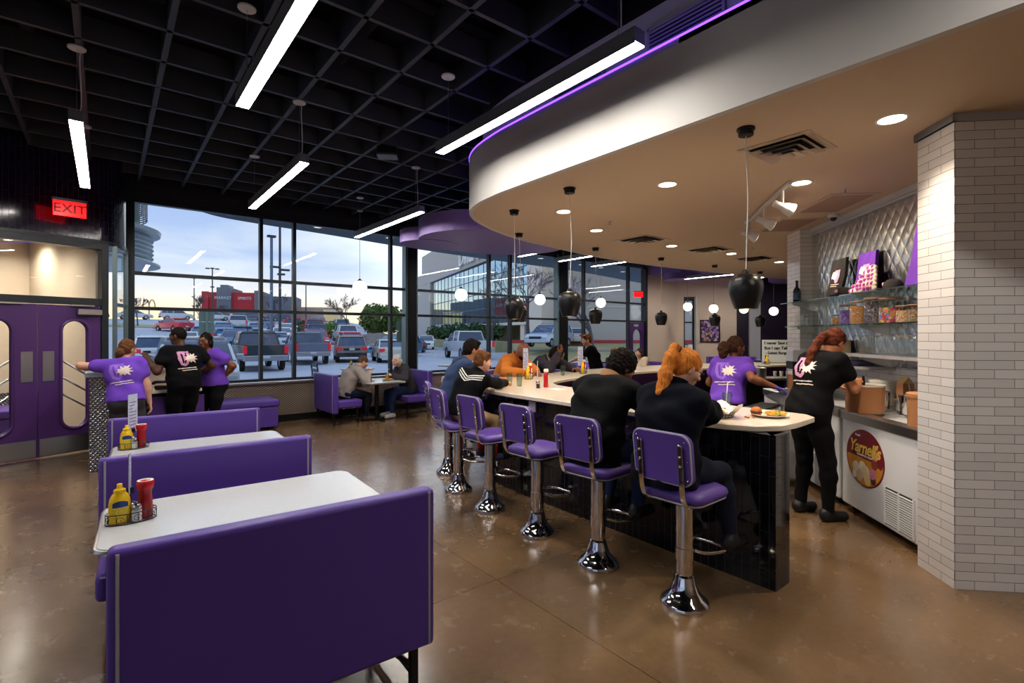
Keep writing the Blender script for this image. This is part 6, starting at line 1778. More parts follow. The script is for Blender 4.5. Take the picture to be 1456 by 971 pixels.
# ================================================================ shelves on the quilted wall
def bar_pt(u, v): x, y, _ = uv(u, v); return x, y
def bthing(name, label, cat, u, v, z, rz=0.0, group=None):
    x, y = bar_pt(u, v); return thing(name, label, cat, (x, y, z), RB + PI + rz, group)    # local -y faces the wall, +y the room? (rotated half a turn)
M_teeb = mat('black_cotton', (34, 30, 30), 0.9)
M_teep = mat('purple_cotton', (104, 54, 168), 0.9)
M_pink = mat('pink_print', (214, 150, 190), 0.8); M_cream = mat('cream_print', (238, 220, 206), 0.8)
def shirt_print(parent, cx, cz, s, y, face=-1):
    """generic varsity print: a shield, a cream splash and two script lines, laid on a garment front"""
    Mx = Matrix(((1, 0, 0, cx), (0, 0, 1, y), (0, 1, 0, cz), (0, 0, 0, 1)))
    MB().prism([(-0.8 * s, 0.7 * s), (-0.8 * s, -0.1 * s), (-0.5 * s, -0.75 * s), (-0.1 * s, -0.85 * s), (0.15 * s, -0.7 * s), (0.3 * s, 0.0), (0.3 * s, 0.7 * s)], 0, 0.0015, Mx).build('printed_shield', M_pink, parent, smooth=0)
    rg2 = random.Random(4)
    MB().prism([((0.55 + rg2.uniform(-0.12, 0.12)) * s * math.cos(a) + 0.35 * s, (0.5 + rg2.uniform(-0.14, 0.1)) * s * math.sin(a) + 0.1 * s) for a in [2 * PI * k / 18 for k in range(18)]], 0.0015, 0.003, Mx).build('printed_splash', M_cream, parent, smooth=0)
    MB().prism([(-0.9 * s, -1.05 * s), (0.8 * s, -0.98 * s), (0.8 * s, -0.9 * s), (-0.9 * s, -0.97 * s)], 0, 0.002, Mx).prism([(-0.5 * s, -1.25 * s), (0.9 * s, -1.18 * s), (0.9 * s, -1.11 * s), (-0.5 * s, -1.18 * s)], 0, 0.002, Mx).build('printed_script', M_cream, parent, smooth=0)
def folded_tee(label, u, z, w, h, m_, pr=True, v=0.66, lean=0.16):
    t = bthing('folded_tshirt', label, 'shirt', u, v, z, 0.0, 'shirts displayed on the top shelf')
    t.rotation_euler = (0, 0, RB)
    m = MB(); N = 9
    # board-like folded shirt, slightly rumpled, leaning back on the wall
    def surf(off):
        rows = []
        for j in range(N):
            zz = h * j / (N - 1); row = []
            for i in range(N):
                xx = (-0.5 + i / (N - 1)) * w * (1.0 - 0.1 * (zz / h))
                row.append((xx, -lean * zz + off + 0.006 * math.sin(i * 1.7 + j), zz))
            rows.append(row)
        return rows
    A_, B2 = surf(0.016), surf(-0.016)
    vs = [p for r in A_ for p in r] + [p for r in B2 for p in r]; fs = []
    q = N * N
    for j in range(N - 1):
        for i in range(N - 1):
            a = j * N + i
            fs.append((a, a + 1, a + N + 1, a + N)); fs.append((q + a + 1, q + a, q + a + N, q + a + N + 1))
    for i in range(N - 1):
        fs += [(i + 1, i, q + i, q + i + 1), (q - N + i, q - N + i + 1, 2 * q - N + i + 1, 2 * q - N + i), (i * N, (i + 1) * N, q + (i + 1) * N, q + i * N), ((i + 1) * N + N - 1, i * N + N - 1, q + i * N + N - 1, q + (i + 1) * N + N - 1)]
    m.add(vs, fs); b2 = m.build('shirt', m_, t, smooth=40, bevel=0.0)
    if pr:
        p = thing('print', None, None); del_ = p; p.parent = t; p.rotation_euler = (lean, 0, 0); p.location = (0, 0.026, 0)
        shirt_print(t, 0.0, h * 0.56, w * 0.3, 0.0)
        for c in [c for c in t.children if c.name.startswith('printed')]:
            c.rotation_euler = (lean, 0, 0); c.location = (0, 0.026 , 0)
        bpy.data.objects.remove(p)
    return t
folded_tee('folded black shirt with a printed front on the top shelf', 2.82, ZS1, 0.34, 0.46, M_teeb)
folded_tee('folded purple shirt behind the cream and purple pile on the top shelf', 2.32, ZS1, 0.34, 0.46, M_teep, True, 0.7)
folded_tee('large purple shirt at the pier end of the top shelf', 1.32, ZS1, 0.5, 0.62, M_teep, False, 0.68)
def cap(label, u, v, rz):
    t = bthing('baseball_cap', label, 'cap', u, v, ZS1, rz, 'dark caps on the top shelf')
    m = MB(); m.lathe([(0.085, 0), (0.087, 0.02), (0.078, 0.06), (0.05, 0.09), (0.0, 0.1)], n=24); m.build('crown', M_teeb, t, smooth=60)
    MB().prism([(0.08 * math.cos(a), 0.05 + 0.1 * math.sin(a)) for a in [PI * k / 14 for k in range(15)]], 0.002, 0.01).build('brim', M_teeb, t, smooth=0)
    MB().sphere((0, 0.08, 0.05), (0.03, 0.012, 0.022), 10, 6).build('badge', M_pink, t)
    return t
cap('dark cap in front of the folded black shirt', 2.5, 0.6, PI)
cap('dark cap between the pile and the large purple shirt', 1.66, 0.62, PI - 0.8)
# pyramid of small cream and purple rolls
roll_m = MB().sphere((0, 0, 0), (0.038, 0.03, 0.03), 14, 9); 
r0_ = thing('soft_toy_roll', 'small cream and purple plush roll in the pile on the top shelf', 'soft toy', (0, 0, 0), 0, 'cream and purple plush rolls piled on the top shelf')
roll_m.build('body', M_cream, r0_)
MB().sphere((0.0, 0.018, 0.006), (0.024, 0.016, 0.021), 12, 7).build('patch', mat('plush_purple', (150, 50, 150), 0.9), r0_)
MB().sphere((0.03, 0.004, 0.012), (0.012, 0.024, 0.02), 10, 6).build('end', mat('plush_pink', (232, 150, 190), 0.9), r0_)
first = True
for lv, (n, vv) in enumerate(((7, 0.58), (6, 0.6), (5, 0.62), (4, 0.64), (3, 0.66), (2, 0.68))):
    for i in range(n):
        u_ = 2.1 + (i - (n - 1) / 2) * 0.066; x, y = bar_pt(u_, vv)
        o = r0_ if first else copy_tree(r0_); first = False
        o.location = (x, y, ZS1 + 0.03 + lv * 0.046); o.rotation_euler = (random.uniform(-0.3, 0.3), random.uniform(-0.3, 0.3), RB + random.uniform(-0.4, 0.4))
# dark bottle at the shelf end
bt = bthing('dark_bottle', 'dark bottle with a blue label at the far end of the top shelf', 'bottle', 3.72, 0.62, ZS1)
MB().lathe([(0, 0), (0.045, 0), (0.047, 0.01), (0.047, 0.15), (0.04, 0.18), (0.018, 0.21), (0.016, 0.28), (0.018, 0.285), (0.018, 0.3), (0, 0.3)], n=24).build('bottle', mat('dark_glass', (16, 22, 26), 0.1), bt, smooth=50)
MB().lathe([(0.0476, 0.04), (0.0476, 0.13), (0.0474, 0.13), (0.0474, 0.04)], n=24, ring=True).build('label', mat('blue_paper', (60, 90, 130), 0.6), bt)
# candy jars
def candy_mat(n, c1, c2, sc=40, many=None):
    if n in MATS: return MATS[n]
    m_ = bpy.data.materials.new(n); m_.use_nodes = True; nt = m_.node_tree; b = nt.nodes['Principled BSDF']; b.inputs['Roughness'].default_value = 0.35
    tc = nt.nodes.new('ShaderNodeTexCoord'); v = nt.nodes.new('ShaderNodeTexVoronoi'); v.inputs['Scale'].default_value = sc; nt.links.new(tc.outputs['Object'], v.inputs['Vector'])
    sp_ = nt.nodes.new('ShaderNodeSeparateColor'); nt.links.new(v.outputs['Color'], sp_.inputs[0])
    r = nt.nodes.new('ShaderNodeValToRGB'); r.color_ramp.interpolation = 'CONSTANT'; nt.links.new(sp_.outputs[0], r.inputs[0])
    cols_ = many or [c1, c2]
    r.color_ramp.elements[0].color = lin(cols_[0]); r.color_ramp.elements[1].position = 1 / len(cols_); r.color_ramp.elements[1].color = lin(cols_[1])
    for i in range(2, len(cols_)):
        e = r.color_ramp.elements.new(i / len(cols_)); e.color = lin(cols_[i])
    nt.links.new(r.outputs[0], b.inputs['Base Color'])
    bp = nt.nodes.new('ShaderNodeBump'); bp.invert = True; bp.inputs['Strength'].default_value = 0.8; bp.inputs['Distance'].default_value = 0.01; nt.links.new(v.outputs['Distance'], bp.inputs['Height']); nt.links.new(bp.outputs[0], b.inputs['Normal'])
    MATS[n] = m_; return m_
M_lid = mat('jar_lid_copper', (206, 160, 140), 0.3, 0.4)
def jar(label, u, r, h, cm, fill=0.72):
    t = bthing('candy_jar', label, 'jar', u, 0.66, ZS2, 0, 'clip-top candy jars on the middle shelf')
    MB().lathe([(0, 0.004), (r - 0.006, 0.004), (r - 0.004, h * 0.3), (r - 0.005, h * fill), (0, h * fill + 0.004)], n=24).build('candy', cm, t, smooth=50)
    MB().lathe([(r, 0.0), (r + 0.002, 0.01), (r + 0.002, h * 0.86), (r - 0.008, h * 0.92), (r - 0.01, h * 0.92), (r, h * 0.85), (r, 0.01)], n=28, ring=True).build('glass', M_clear, t, smooth=50)
    MB().lathe([(0, h * 0.92), (r, h * 0.92), (r + 0.003, h * 0.95), (r - 0.004, h), (0, h + 0.004)], n=28).build('lid', M_lid, t, smooth=50)
    m = MB(); m.tube([(-r - 0.006, 0, h * 0.75), (-r - 0.01, 0, h * 0.9), (-r + 0.01, 0, h * 1.0)], 0.002, 6); m.tube([(0.0, r + 0.006, h * 0.7), (0.0, r + 0.012, h * 0.85), (0, r, h * 0.97)], 0.002, 6); m.build('clip', M_steel, t)
jar('small candy jar of orange sweets, leftmost on the middle shelf', 2.75, 0.065, 0.12, candy_mat('candy_orange', (236, 150, 60), (250, 190, 110), 60))
jar('candy jar of purple sweets on the middle shelf', 2.53, 0.085, 0.225, candy_mat('candy_purple', (110, 60, 170), (150, 110, 200), 38))
jar('candy jar of pale orange crumbs on the middle shelf', 2.29, 0.1, 0.25, candy_mat('candy_amber', (232, 150, 76), (240, 180, 110), 110), 0.78)
jar('tallest candy jar of dark chocolate sweets on the middle shelf', 2.02, 0.1, 0.27, candy_mat('candy_dark', (70, 52, 60), (120, 104, 112), 90), 0.85)
jar('candy jar of many-coloured round sweets on the middle shelf', 1.77, 0.1, 0.25, candy_mat('candy_multi', 0, 0, 42, [(220, 60, 60), (240, 200, 60), (70, 160, 90), (60, 120, 200), (240, 140, 60), (220, 100, 170)]), 0.6)
jar('low candy jar of tan sprinkles on the middle shelf', 1.54, 0.085, 0.16, candy_mat('candy_tan', (214, 150, 96), (236, 190, 150), 90), 0.7)
jar('low candy jar of crushed nuts, nearest the pier on the middle shelf', 1.34, 0.1, 0.16, candy_mat('candy_nut', (150, 116, 74), (190, 156, 110), 90), 0.7)
# sundae glasses: the row on the lowest shelf and the few at the end of the middle shelf
def make_sundae(label, group):
    t = thing('sundae_glass', label, 'glass', (0, 0, 0), 0, group)
    pr_ = [(0.0, 0.0), (0.036, 0.0), (0.036, 0.005), (0.01, 0.014), (0.012, 0.024), (0.03, 0.05), (0.035, 0.09), (0.034, 0.13), (0.046, 0.19)]
    inner_ = [(r - 0.003, z) for r, z in pr_[:3:-1]] + [(0.0, 0.034)]
    MB().lathe(pr_ + inner_, n=20).build('glass', M_clear, t, smooth=60)
    MB().lathe([(0.0455, 0.186), (0.048, 0.19), (0.045, 0.193), (0.043, 0.189)], n=20, ring=True).build('rim', mat('glass_rim', (190, 160, 116), 0.2, 0.3), t)
    return t
sg = make_sundae('clear footed sundae glass in the row on the lowest shelf', 'sundae glasses on the lowest shelf')
first = True
for row, v_ in enumerate((0.58, 0.68)):
    for k in range(10):
        x, y = bar_pt(2.17 - k * 0.093, v_)
        o = sg if first else copy_tree(sg); first = False
        place(o, (x, y, ZS3), 0)
for k, (u_, v_) in enumerate(((3.62, 0.6), (3.5, 0.62), (3.56, 0.7))):
    x, y = bar_pt(u_, v_); c = copy_tree(sg); c.rotation_euler = (PI, 0, 0); c.location = (x, y, ZS2 + 0.193)
    c['label'] = 'upturned clear glass at the far end of the middle shelf'; c['group'] = 'upturned glasses at the middle shelf end'

# ================================================================ tubs, cups and tools on the freezers
M_tub = mat('kraft_tub', (186, 128, 84), 0.6, noise=(6, 0.35, (160, 104, 64)))
M_icecream = mat('vanilla_ice_cream', (240, 228, 208), 0.6)
def tub(label, x, y, z, r, h, open_top=True):
    t = thing('ice_cream_tub', label, 'tub', (x, y, z), 0.4, 'brown cardboard ice cream tubs')
    if open_top:
        MB().lathe([(0, 0), (r * 0.96, 0), (r, h), (r - 0.004, h), (r - 0.006, 0.01), (0, 0.01)], n=48).build('carton', M_tub, t, smooth=50)
        MB().lathe([(r - 0.008, h - 0.012), (r + 0.006, h - 0.012), (r + 0.006, h + 0.004), (r - 0.008, h + 0.004)], n=48, ring=True).build('rim', M_label, t)
        MB().lathe([(0, h * 0.7), (r * 0.9, h * 0.72), (r - 0.01, h * 0.8), (r - 0.012, h * 0.6), (0, h * 0.6)], n=36).build('ice_cream', M_icecream, t)
    else:
        MB().lathe([(0, 0), (r * 0.97, 0), (r, h - 0.02), (0, h - 0.02)], n=48).build('carton', M_tub, t, smooth=50)
        MB().lathe([(0, 0), (r + 0.006, 0), (r + 0.006, 0.028), (r - 0.002, 0.034), (0, 0.034)], (0, 0, h - 0.025), 48).build('lid', M_tub if 'pier' in label else M_label, t, smooth=50)
        if 'label' in label: MB().box(-0.06, 0.06, -r - 0.004, -r * 0.9, 0.08, 0.2).build('paper_label', M_label, t, smooth=0)
    return t
fx, fy = bar_pt(1.43, 0.235)
tub('large open brown ice cream tub being scooped by the woman in black', fx, fy, 0.941, 0.155, 0.25)
x, y = bar_pt(0.66, 0.26); tub('closed brown ice cream tub next to the white tiled pier', x, y, 0.941, 0.12, 0.25, False)
x, y = bar_pt(3.1, 0.4); tub('closed brown tub with a white label behind the woman in black', x, y, 0.941, 0.14, 0.24, False)
def malt_cup(label, u, v, h=0.17, r=0.05):
    x, y = bar_pt(u, v); t = thing('steel_cup', label, 'cup', (x, y, 0.9415), 0, 'steel malt cups behind the tub')
    MB().lathe([(0, 0), (r * 0.68, 0), (r, h), (r + 0.003, h), (r + 0.003, h - 0.006), (r * 0.7, 0.006), (0, 0.006)], n=32).build('cup', M_chrome, t, smooth=50)
    MB().lathe([(r * 0.86, h * 0.55), (r * 0.89, h * 0.56), (r * 0.86, h * 0.57)], n=32, ring=True).build('bead', M_chrome, t)
malt_cup('steel malt cup right behind the open brown tub', 1.62, 0.52); malt_cup('steel malt cup standing alone right of the tub', 1.3, 0.5); malt_cup('tall steel shaker cup nearest the pier', 0.98, 0.5, 0.22, 0.042); malt_cup('steel malt cup behind the lone cup', 1.22, 0.66)
# clear dome lids, boxes, tools against the tile
for k, (u_, v_, z) in enumerate(((1.3, 0.72, 1.1), (1.12, 0.74, 1.12), (0.98, 0.72, 1.05), (1.2, 0.6, 0.945))):
    x, y = bar_pt(u_, v_); t = thing('clear_lid', ('round clear lid propped on the tile, farthest from the pier', 'round clear lid propped on the tile, middle one', 'round clear lid propped on the tile, nearest the pier', 'clear tray lying behind the steel cups')[k], 'lid', (x, y, z), RB, 'clear plastic lids behind the freezer')
    Mx = Matrix.Rotation(-1.2 if k < 3 else 0.0, 4, 'X')
    MB().lathe([(0.09, 0), (0.085, 0.012), (0.06, 0.02), (0.0, 0.022), (0.0, 0.019), (0.058, 0.017), (0.082, 0.01)], n=28, M=Mx).build('lid', M_clear, t, smooth=50)
    MB().lathe([(0.088, -0.002), (0.095, 0.0), (0.088, 0.004)], n=28, M=Mx, ring=True).build('rim', M_cleard, t)
t = bthing('carton', 'tall carton with a peaked top behind the steel cups', 'carton', 1.62, 0.7, 0.95)
MB().box(-0.05, 0.05, -0.05, 0.05, 0, 0.24).build('body', M_tub, t, smooth=0); MB().prism([(-0.05, 0.0), (0.05, 0.0), (0.0, 0.06)], -0.05, 0.05, Matrix(((0, 0, 1, 0), (1, 0, 0, 0), (0, 1, 0, 0.24), (0, 0, 0, 1)))).build('gable_top', mat('carton_cream', (206, 170, 110), 0.6), t, smooth=0)
MB().box(-0.051, -0.02, 0.04, 0.052, 0.05, 0.2).build('label', M_trimc, t, smooth=0)
t = bthing('plastic_pail', 'white pail with a dark red round label behind the scooping hand', 'pail', 1.9, 0.66, 0.95)
MB().lathe([(0, 0), (0.1, 0), (0.115, 0.22), (0.118, 0.22), (0.118, 0.245), (0, 0.25)], n=32).build('pail', M_label, t, smooth=50)
MB().lathe([(0, 0), (0.075, 0), (0.075, 0.004), (0, 0.004)], (0, 0, 0), 28, M=Matrix.Translation((0.0, 0.113, 0.12)) @ Matrix.Rotation(-PI / 2, 4, 'X')).build('label', M_foil, t)
t = bthing('toaster_box', 'small grey metal appliance between the tub and the cups', 'appliance', 1.46, 0.62, 0.9415)
MB().box(-0.09, 0.09, -0.07, 0.07, 0, 0.11).build('body', M_steel, t, smooth=0, bevel=0.01); MB().box(-0.06, 0.06, -0.04, 0.04, 0.11, 0.14).build('top', M_trimc, t, smooth=0, bevel=0.008)
for k, (u_, a) in enumerate(((1.52, 0.5), (1.36, -0.4), (1.1, 0.6), (0.95, 0.3))):
    x, y = bar_pt(u_, 0.7); t = thing('serving_spoon', ('long-handled spoon leaning by the carton', 'black-handled spoon leaning by the lids', 'steel ladle leaning behind the cups', 'steel scoop leaning near the pier')[k], 'spoon', (x, y, 0.95), RB)
    m = MB(); m.tube([(0, 0, 0.05), (a * 0.12, 0.0, 0.28)], 0.006, 8); m.build('handle', M_trimc if k % 2 else M_steel, t); MB().sphere((-0.0, 0, 0.03), (0.022, 0.012, 0.03), 12, 8).build('bowl', M_steel, t)
# boxes of paper goods on the tile behind the woman
t = bthing('cardboard_box', 'cream cardboard box stacked behind the woman\'s head', 'box', 2.9, 0.66, 1.33); MB().box(-0.2, 0.2, -0.12, 0.12, 0, 0.26).build('carton', mat('cream_card', (224, 196, 164), 0.8), t, smooth=0, bevel=0.004); MB().box(-0.03, 0.03, -0.121, 0.121, 0.0, 0.262).build('tape', M_tub, t, smooth=0)
t = bthing('wall_ledge', 'white wall ledge under the cream box and trays', 'shelf', 2.95, 0.66, 1.3); MB().box(-0.25, 0.5, -0.14, 0.16, 0, 0.025).build('board', M_piping, t, smooth=0); MB().box(-0.2, -0.17, -0.14, 0.0, -0.1, 0).build('bracket', M_steel, t, smooth=0); MB().box(0.45, 0.48, -0.14, 0.0, -0.1, 0).build('bracket', M_steel, t, smooth=0)
t = bthing('tray', 'dark violet tray leaning under the ledge in front of the woman', 'tray', 2.3, 0.55, 1.33); MB().box(-0.2, 0.2, -0.15, 0.15, 0, 0.06).build('tray', mat('violet_tray', (70, 62, 96), 0.4), t, smooth=0, bevel=0.01); MB().box(-0.205, 0.205, -0.155, 0.155, 0.06, 0.072).build('rim', M_steel, t, smooth=0)
t = bthing('wall_ledge', 'white wall ledge under the dark violet tray', 'shelf', 2.3, 0.66, 1.29); MB().box(-0.25, 0.35, -0.16, 0.2, 0, 0.03).build('board', M_piping, t, smooth=0); MB().box(-0.2, -0.17, -0.14, 0.0, -0.1, 0).build('bracket', M_steel, t, smooth=0)
# espresso-like machine and cup stack by the back-bar corner
x, y = bar_pt(3.47, 0.56); t = thing('coffee_machine', 'grey coffee machine with black dials at the end of the back bar', 'machine', (x, y, 0.0), RB + PI)
MB().box(-0.11, 0.11, -0.15, 0.15, 0.0, 0.94).build('base_cabinet', M_enamelb, t, smooth=0, bevel=0.006); MB().box(-0.1, 0.1, -0.14, 0.14, 0.94, 1.2).build('body', M_steel, t, smooth=0, bevel=0.008); MB().box(-0.1, 0.1, -0.14, 0.14, 1.3, 1.45).build('head', M_enamelb, t, smooth=0, bevel=0.01); MB().box(-0.1, 0.1, -0.14, -0.02, 1.2, 1.3).build('neck', M_trimc, t, smooth=0)
for xx in (-0.05, 0.02): MB().cyl((xx, 0.14, 1.38), (xx, 0.16, 1.38), 0.022, n=16).build('dial', M_trimc, t)
# rhyme board on the far counter
x, y = bear(1112, 10.9); t = thing('rhyme_board', 'white board lettered with a rhyme on the far counter', 'sign', (x, y, 1.042), -PI / 4 + 0.06)
MB().box(-0.42, 0.55, -0.012, 0.012, 0, 0.5).build('board', mat('board_white', (206, 216, 222), 0.4), t, smooth=0)
MB().box(-0.44, 0.57, -0.03, 0.03, -0.0, 0.012).build('foot', M_steel, t, smooth=0)
M_ink = mat('black_ink', (16, 16, 22), 0.6)
text_mesh('lettering', 'I never Saw a Purple Cow', 0.092, M_ink, t, 0.002, (-0.38, -0.014, 0.43), align='LEFT', bold=0.0028)
text_mesh('lettering', 'But I can Tell You', 0.092, M_ink, t, 0.002, (-0.38, -0.014, 0.32), align='LEFT', bold=0.0028)
text_mesh('lettering', '- Gelett Burgess', 0.08, M_ink, t, 0.002, (-0.36, -0.014, 0.215), align='LEFT', bold=0.0028)
# prep counter inside the U, with bins and pots
t = thing('prep_unit', 'stainless prep unit with a raised lid beside the server in purple', 'prep counter', (5.42, 2.42, 0), 0.12)
MB().box(-0.3, 0.32, -0.2, 0.2, 0.06, 0.86).build('cabinet', M_steel, t, smooth=0, bevel=0.006)
MB().box(-0.32, 0.34, -0.22, 0.22, 0.86, 0.89).build('top', M_steel, t, smooth=0, bevel=0.004)
MB().bar((-0.32, -0.13, 1.0), (0.3, -0.13, 1.0), 0.2, 0.016, up=(0, -0.5, 1)).build('raised_lid', M_steel, t, smooth=0)
MB().bar((-0.28, -0.18, 0.89), (-0.28, -0.18, 1.02), 0.02).bar((0.28, -0.18, 0.89), (0.28, -0.18, 1.02), 0.02).build('lid_support', M_steel, t, smooth=0)
MB().box(-0.308, -0.3, -0.18, 0.18, 0.12, 0.8).build('door', M_steel, t, smooth=0, bevel=0.003)
for k in range(3): MB().box(-0.28 + k * 0.19, -0.11 + k * 0.19, -0.02, 0.19, 0.89, 0.905).build('food_pan', M_trimc, t, smooth=0)
for xx in (-0.26, 0.28):
    for yy in (-0.16, 0.16): MB().cyl((xx, yy, 0), (xx, yy, 0.06), 0.025, n=12).build('foot', M_trimc, t)
x, y = bear(1078, 9.4); t = thing('stock_pot', 'steel stock pot with a lid on the shelf behind the server', 'pot', (x, y, 0.86))
MB().lathe([(0, 0), (0.13, 0), (0.135, 0.01), (0.135, 0.17), (0, 0.17)], n=32).build('pot', M_steel, t, smooth=50); MB().lathe([(0, 0.17), (0.14, 0.17), (0.14, 0.18), (0.03, 0.2), (0.02, 0.225), (0, 0.228)], n=32).build('lid', M_steel, t, smooth=50)
t = thing('back_shelf_unit', 'dark shelving unit carrying the stock pot behind the server', 'shelf', (x + 0.05, y - 0.0, 0), -0.6)
MB().box(-1.0, 0.6, -0.22, 0.22, 0.82, 0.858).build('shelf', M_steel, t, smooth=0); MB().box(-1.0, 0.6, 0.2, 0.22, 0, 0.82).build('back_panel', M_blackmetal, t, smooth=0)
for xx in (-0.95, 0.55): MB().bar((xx, -0.18, 0), (xx, -0.18, 0.82), 0.03).build('leg', M_steel, t, smooth=0)
for k in range(3):
    o = MB().lathe([(0, 0), (0.025, 0), (0.035, 0.1), (0.033, 0.1), (0.024, 0.004), (0, 0.004)], n=18).build('paper_cup', M_label, None, smooth=50)
    xx, yy = bear(1102 + k * 9, 9.6); o.location = (xx - 0.12 * k * 0, yy, 0.859); tag(o, ('paper cup beside the stock pot, nearest the pot', 'paper cup beside the stock pot, middle one', 'paper cup beside the stock pot, farthest from it')[k], 'cup', 'paper cups behind the server')
# ================================================================ people: one smooth skin from a blended field, clothes as their own skins
from mathutils.bvhtree import BVHTree
def surface_nets(F, org, h):
    ins = F < 0
    nx, ny, nz = F.shape
    c = np.zeros((nx - 1, ny - 1, nz - 1), np.int8)
    for i in (0, 1):
        for j in (0, 1):
            for k in (0, 1): c += ins[i:nx - 1 + i, j:ny - 1 + j, k:nz - 1 + k]
    act = (c > 0) & (c < 8)
    ii = np.argwhere(act)
    if len(ii) == 0: return np.zeros((0, 3)), np.zeros((0, 4), int)
    idx = -np.ones(act.shape, np.int64); idx[act] = np.arange(len(ii))
    pos = np.zeros((len(ii), 3)); cnt = np.zeros(len(ii))
    cor = [(0, 0, 0), (1, 0, 0), (0, 1, 0), (1, 1, 0), (0, 0, 1), (1, 0, 1), (0, 1, 1), (1, 1, 1)]
    for a in range(8):
        for b in range(a + 1, 8):
            ca, cb = cor[a], cor[b]
            if sum(abs(p - q) for p, q in zip(ca, cb)) != 1: continue
            fa = F[ii[:, 0] + ca[0], ii[:, 1] + ca[1], ii[:, 2] + ca[2]]; fb = F[ii[:, 0] + cb[0], ii[:, 1] + cb[1], ii[:, 2] + cb[2]]
            m = (fa < 0) != (fb < 0)
            t = np.where(m, fa / np.where(np.abs(fa - fb) < 1e-12, 1e-12, fa - fb), 0)
            for ax in range(3): pos[:, ax] += np.where(m, ca[ax] + t * (cb[ax] - ca[ax]), 0)
            cnt += m
    P = (ii + pos / cnt[:, None]) * h + np.array(org)
    quads = []
    for ax in range(3):
        o1, o2 = [(1, 2), (2, 0), (0, 1)][ax]
        sl0 = [slice(None)] * 3; sl1 = [slice(None)] * 3
        sl0[ax] = slice(0, -1); sl1[ax] = slice(1, None)
        a = ins[tuple(sl0)]; b = ins[tuple(sl1)]
        e = np.argwhere(a != b)
        e = e[(e[:, o1] > 0) & (e[:, o2] > 0) & (e[:, o1] < F.shape[o1] - 1) & (e[:, o2] < F.shape[o2] - 1)]
        if len(e) == 0: continue
        flip = a[e[:, 0], e[:, 1], e[:, 2]]
        def cell(d1, d2):
            q = e.copy(); q[:, o1] -= d1; q[:, o2] -= d2
            return idx[q[:, 0], q[:, 1], q[:, 2]]
        q = np.stack([cell(1, 1), cell(0, 1), cell(0, 0), cell(1, 0)], 1)
        q[~flip] = q[~flip][:, ::-1]
        quads.append(q)
    Q = np.concatenate(quads) if quads else np.zeros((0, 4), int)
    Q = Q[(Q >= 0).all(1)]
    return P, Q

def cap_(a, b, ra, rb=None, k=0.03): return ('c', np.array(a, float), np.array(b, float), float(ra), float(ra if rb is None else rb), k)
def ell_(c, r, R=None, k=0.03): return ('e', np.array(c, float), np.array(r, float), np.eye(3) if R is None else np.array(R, float), 0, k)
def prim_d(p, X):
    if p[0] == 'c':
        _, a, b, ra, rb, k = p
        ab = b - a; L2 = max(float(ab @ ab), 1e-9)
        t = np.clip(((X - a) @ ab) / L2, 0, 1)
        return np.linalg.norm(X - a - t[..., None] * ab, axis=-1) - (ra + (rb - ra) * t)
    _, c, r, R, _, k = p
    q = (X - c) @ R / r
    n = np.linalg.norm(q, axis=-1); g = np.linalg.norm(q / r, axis=-1)
    return n * (n - 1) / np.maximum(g, 1e-9)
def prim_bb(p):
    if p[0] == 'c':
        _, a, b, ra, rb, k = p; r = max(ra, rb)
        return np.minimum(a, b) - r, np.maximum(a, b) + r
    _, c, r, R, _, k = p; m = r.max(); return c - m, c + m
def field_mesh(prims, h, lo=None, hi=None, subs=(), planes=(), grow=0.0, wrinkle=0.0, seed=0.0, wfreq=22.0):
    """blend of primitives -> quads.  subs: primitives cut away; planes: (point, normal) keep the side the normal points away from"""
    b0 = np.min([prim_bb(p)[0] for p in prims], 0) - grow - 3 * h; b1 = np.max([prim_bb(p)[1] for p in prims], 0) + grow + 3 * h
    if lo is not None: b0 = np.maximum(b0, lo)
    if hi is not None: b1 = np.minimum(b1, hi)
    n = np.maximum(np.ceil((b1 - b0) / h).astype(int) + 1, 4)
    F = np.full(n, 0.5)
    ax = [b0[i] + h * np.arange(n[i]) for i in range(3)]
    for p in prims:
        l, u = prim_bb(p); k = p[5]; mg = k + grow + 2.5 * h
        s = [slice(max(0, int((l[i] - mg - b0[i]) / h)), max(0, min(n[i], int((u[i] + mg - b0[i]) / h) + 2))) for i in range(3)]
        if any(q.stop <= q.start for q in s): continue
        X = np.stack(np.meshgrid(ax[0][s[0]], ax[1][s[1]], ax[2][s[2]], indexing='ij'), -1)
        d = prim_d(p, X) - grow
        f = F[tuple(s)]
        hh = np.clip(0.5 + 0.5 * (f - d) / k, 0, 1)
        F[tuple(s)] = f * (1 - hh) + d * hh - k * hh * (1 - hh)
    if wrinkle:
        X = np.stack(np.meshgrid(*ax, indexing='ij'), -1)
        w = np.sin(X[..., 0] * wfreq + 2.1 * np.sin(X[..., 2] * wfreq * 0.6 + seed) + seed) * np.sin(X[..., 2] * wfreq * 1.15 + 1.7 * np.sin(X[..., 1] * wfreq * 0.8 + seed * 2)) + 0.5 * np.sin(X[..., 1] * wfreq * 1.7 + X[..., 2] * wfreq * 0.9 + seed * 3)
        F = F + wrinkle * w * (np.abs(F) < 0.1)
    if len(subs) or len(planes):
        X = np.stack(np.meshgrid(*ax, indexing='ij'), -1)
        for p in subs: F = np.maximum(F, -prim_d(p, X))
        for (pt, nr) in planes: F = np.maximum(F, (X - np.array(pt)) @ np.array(nr))
    return surface_nets(F, b0, h)
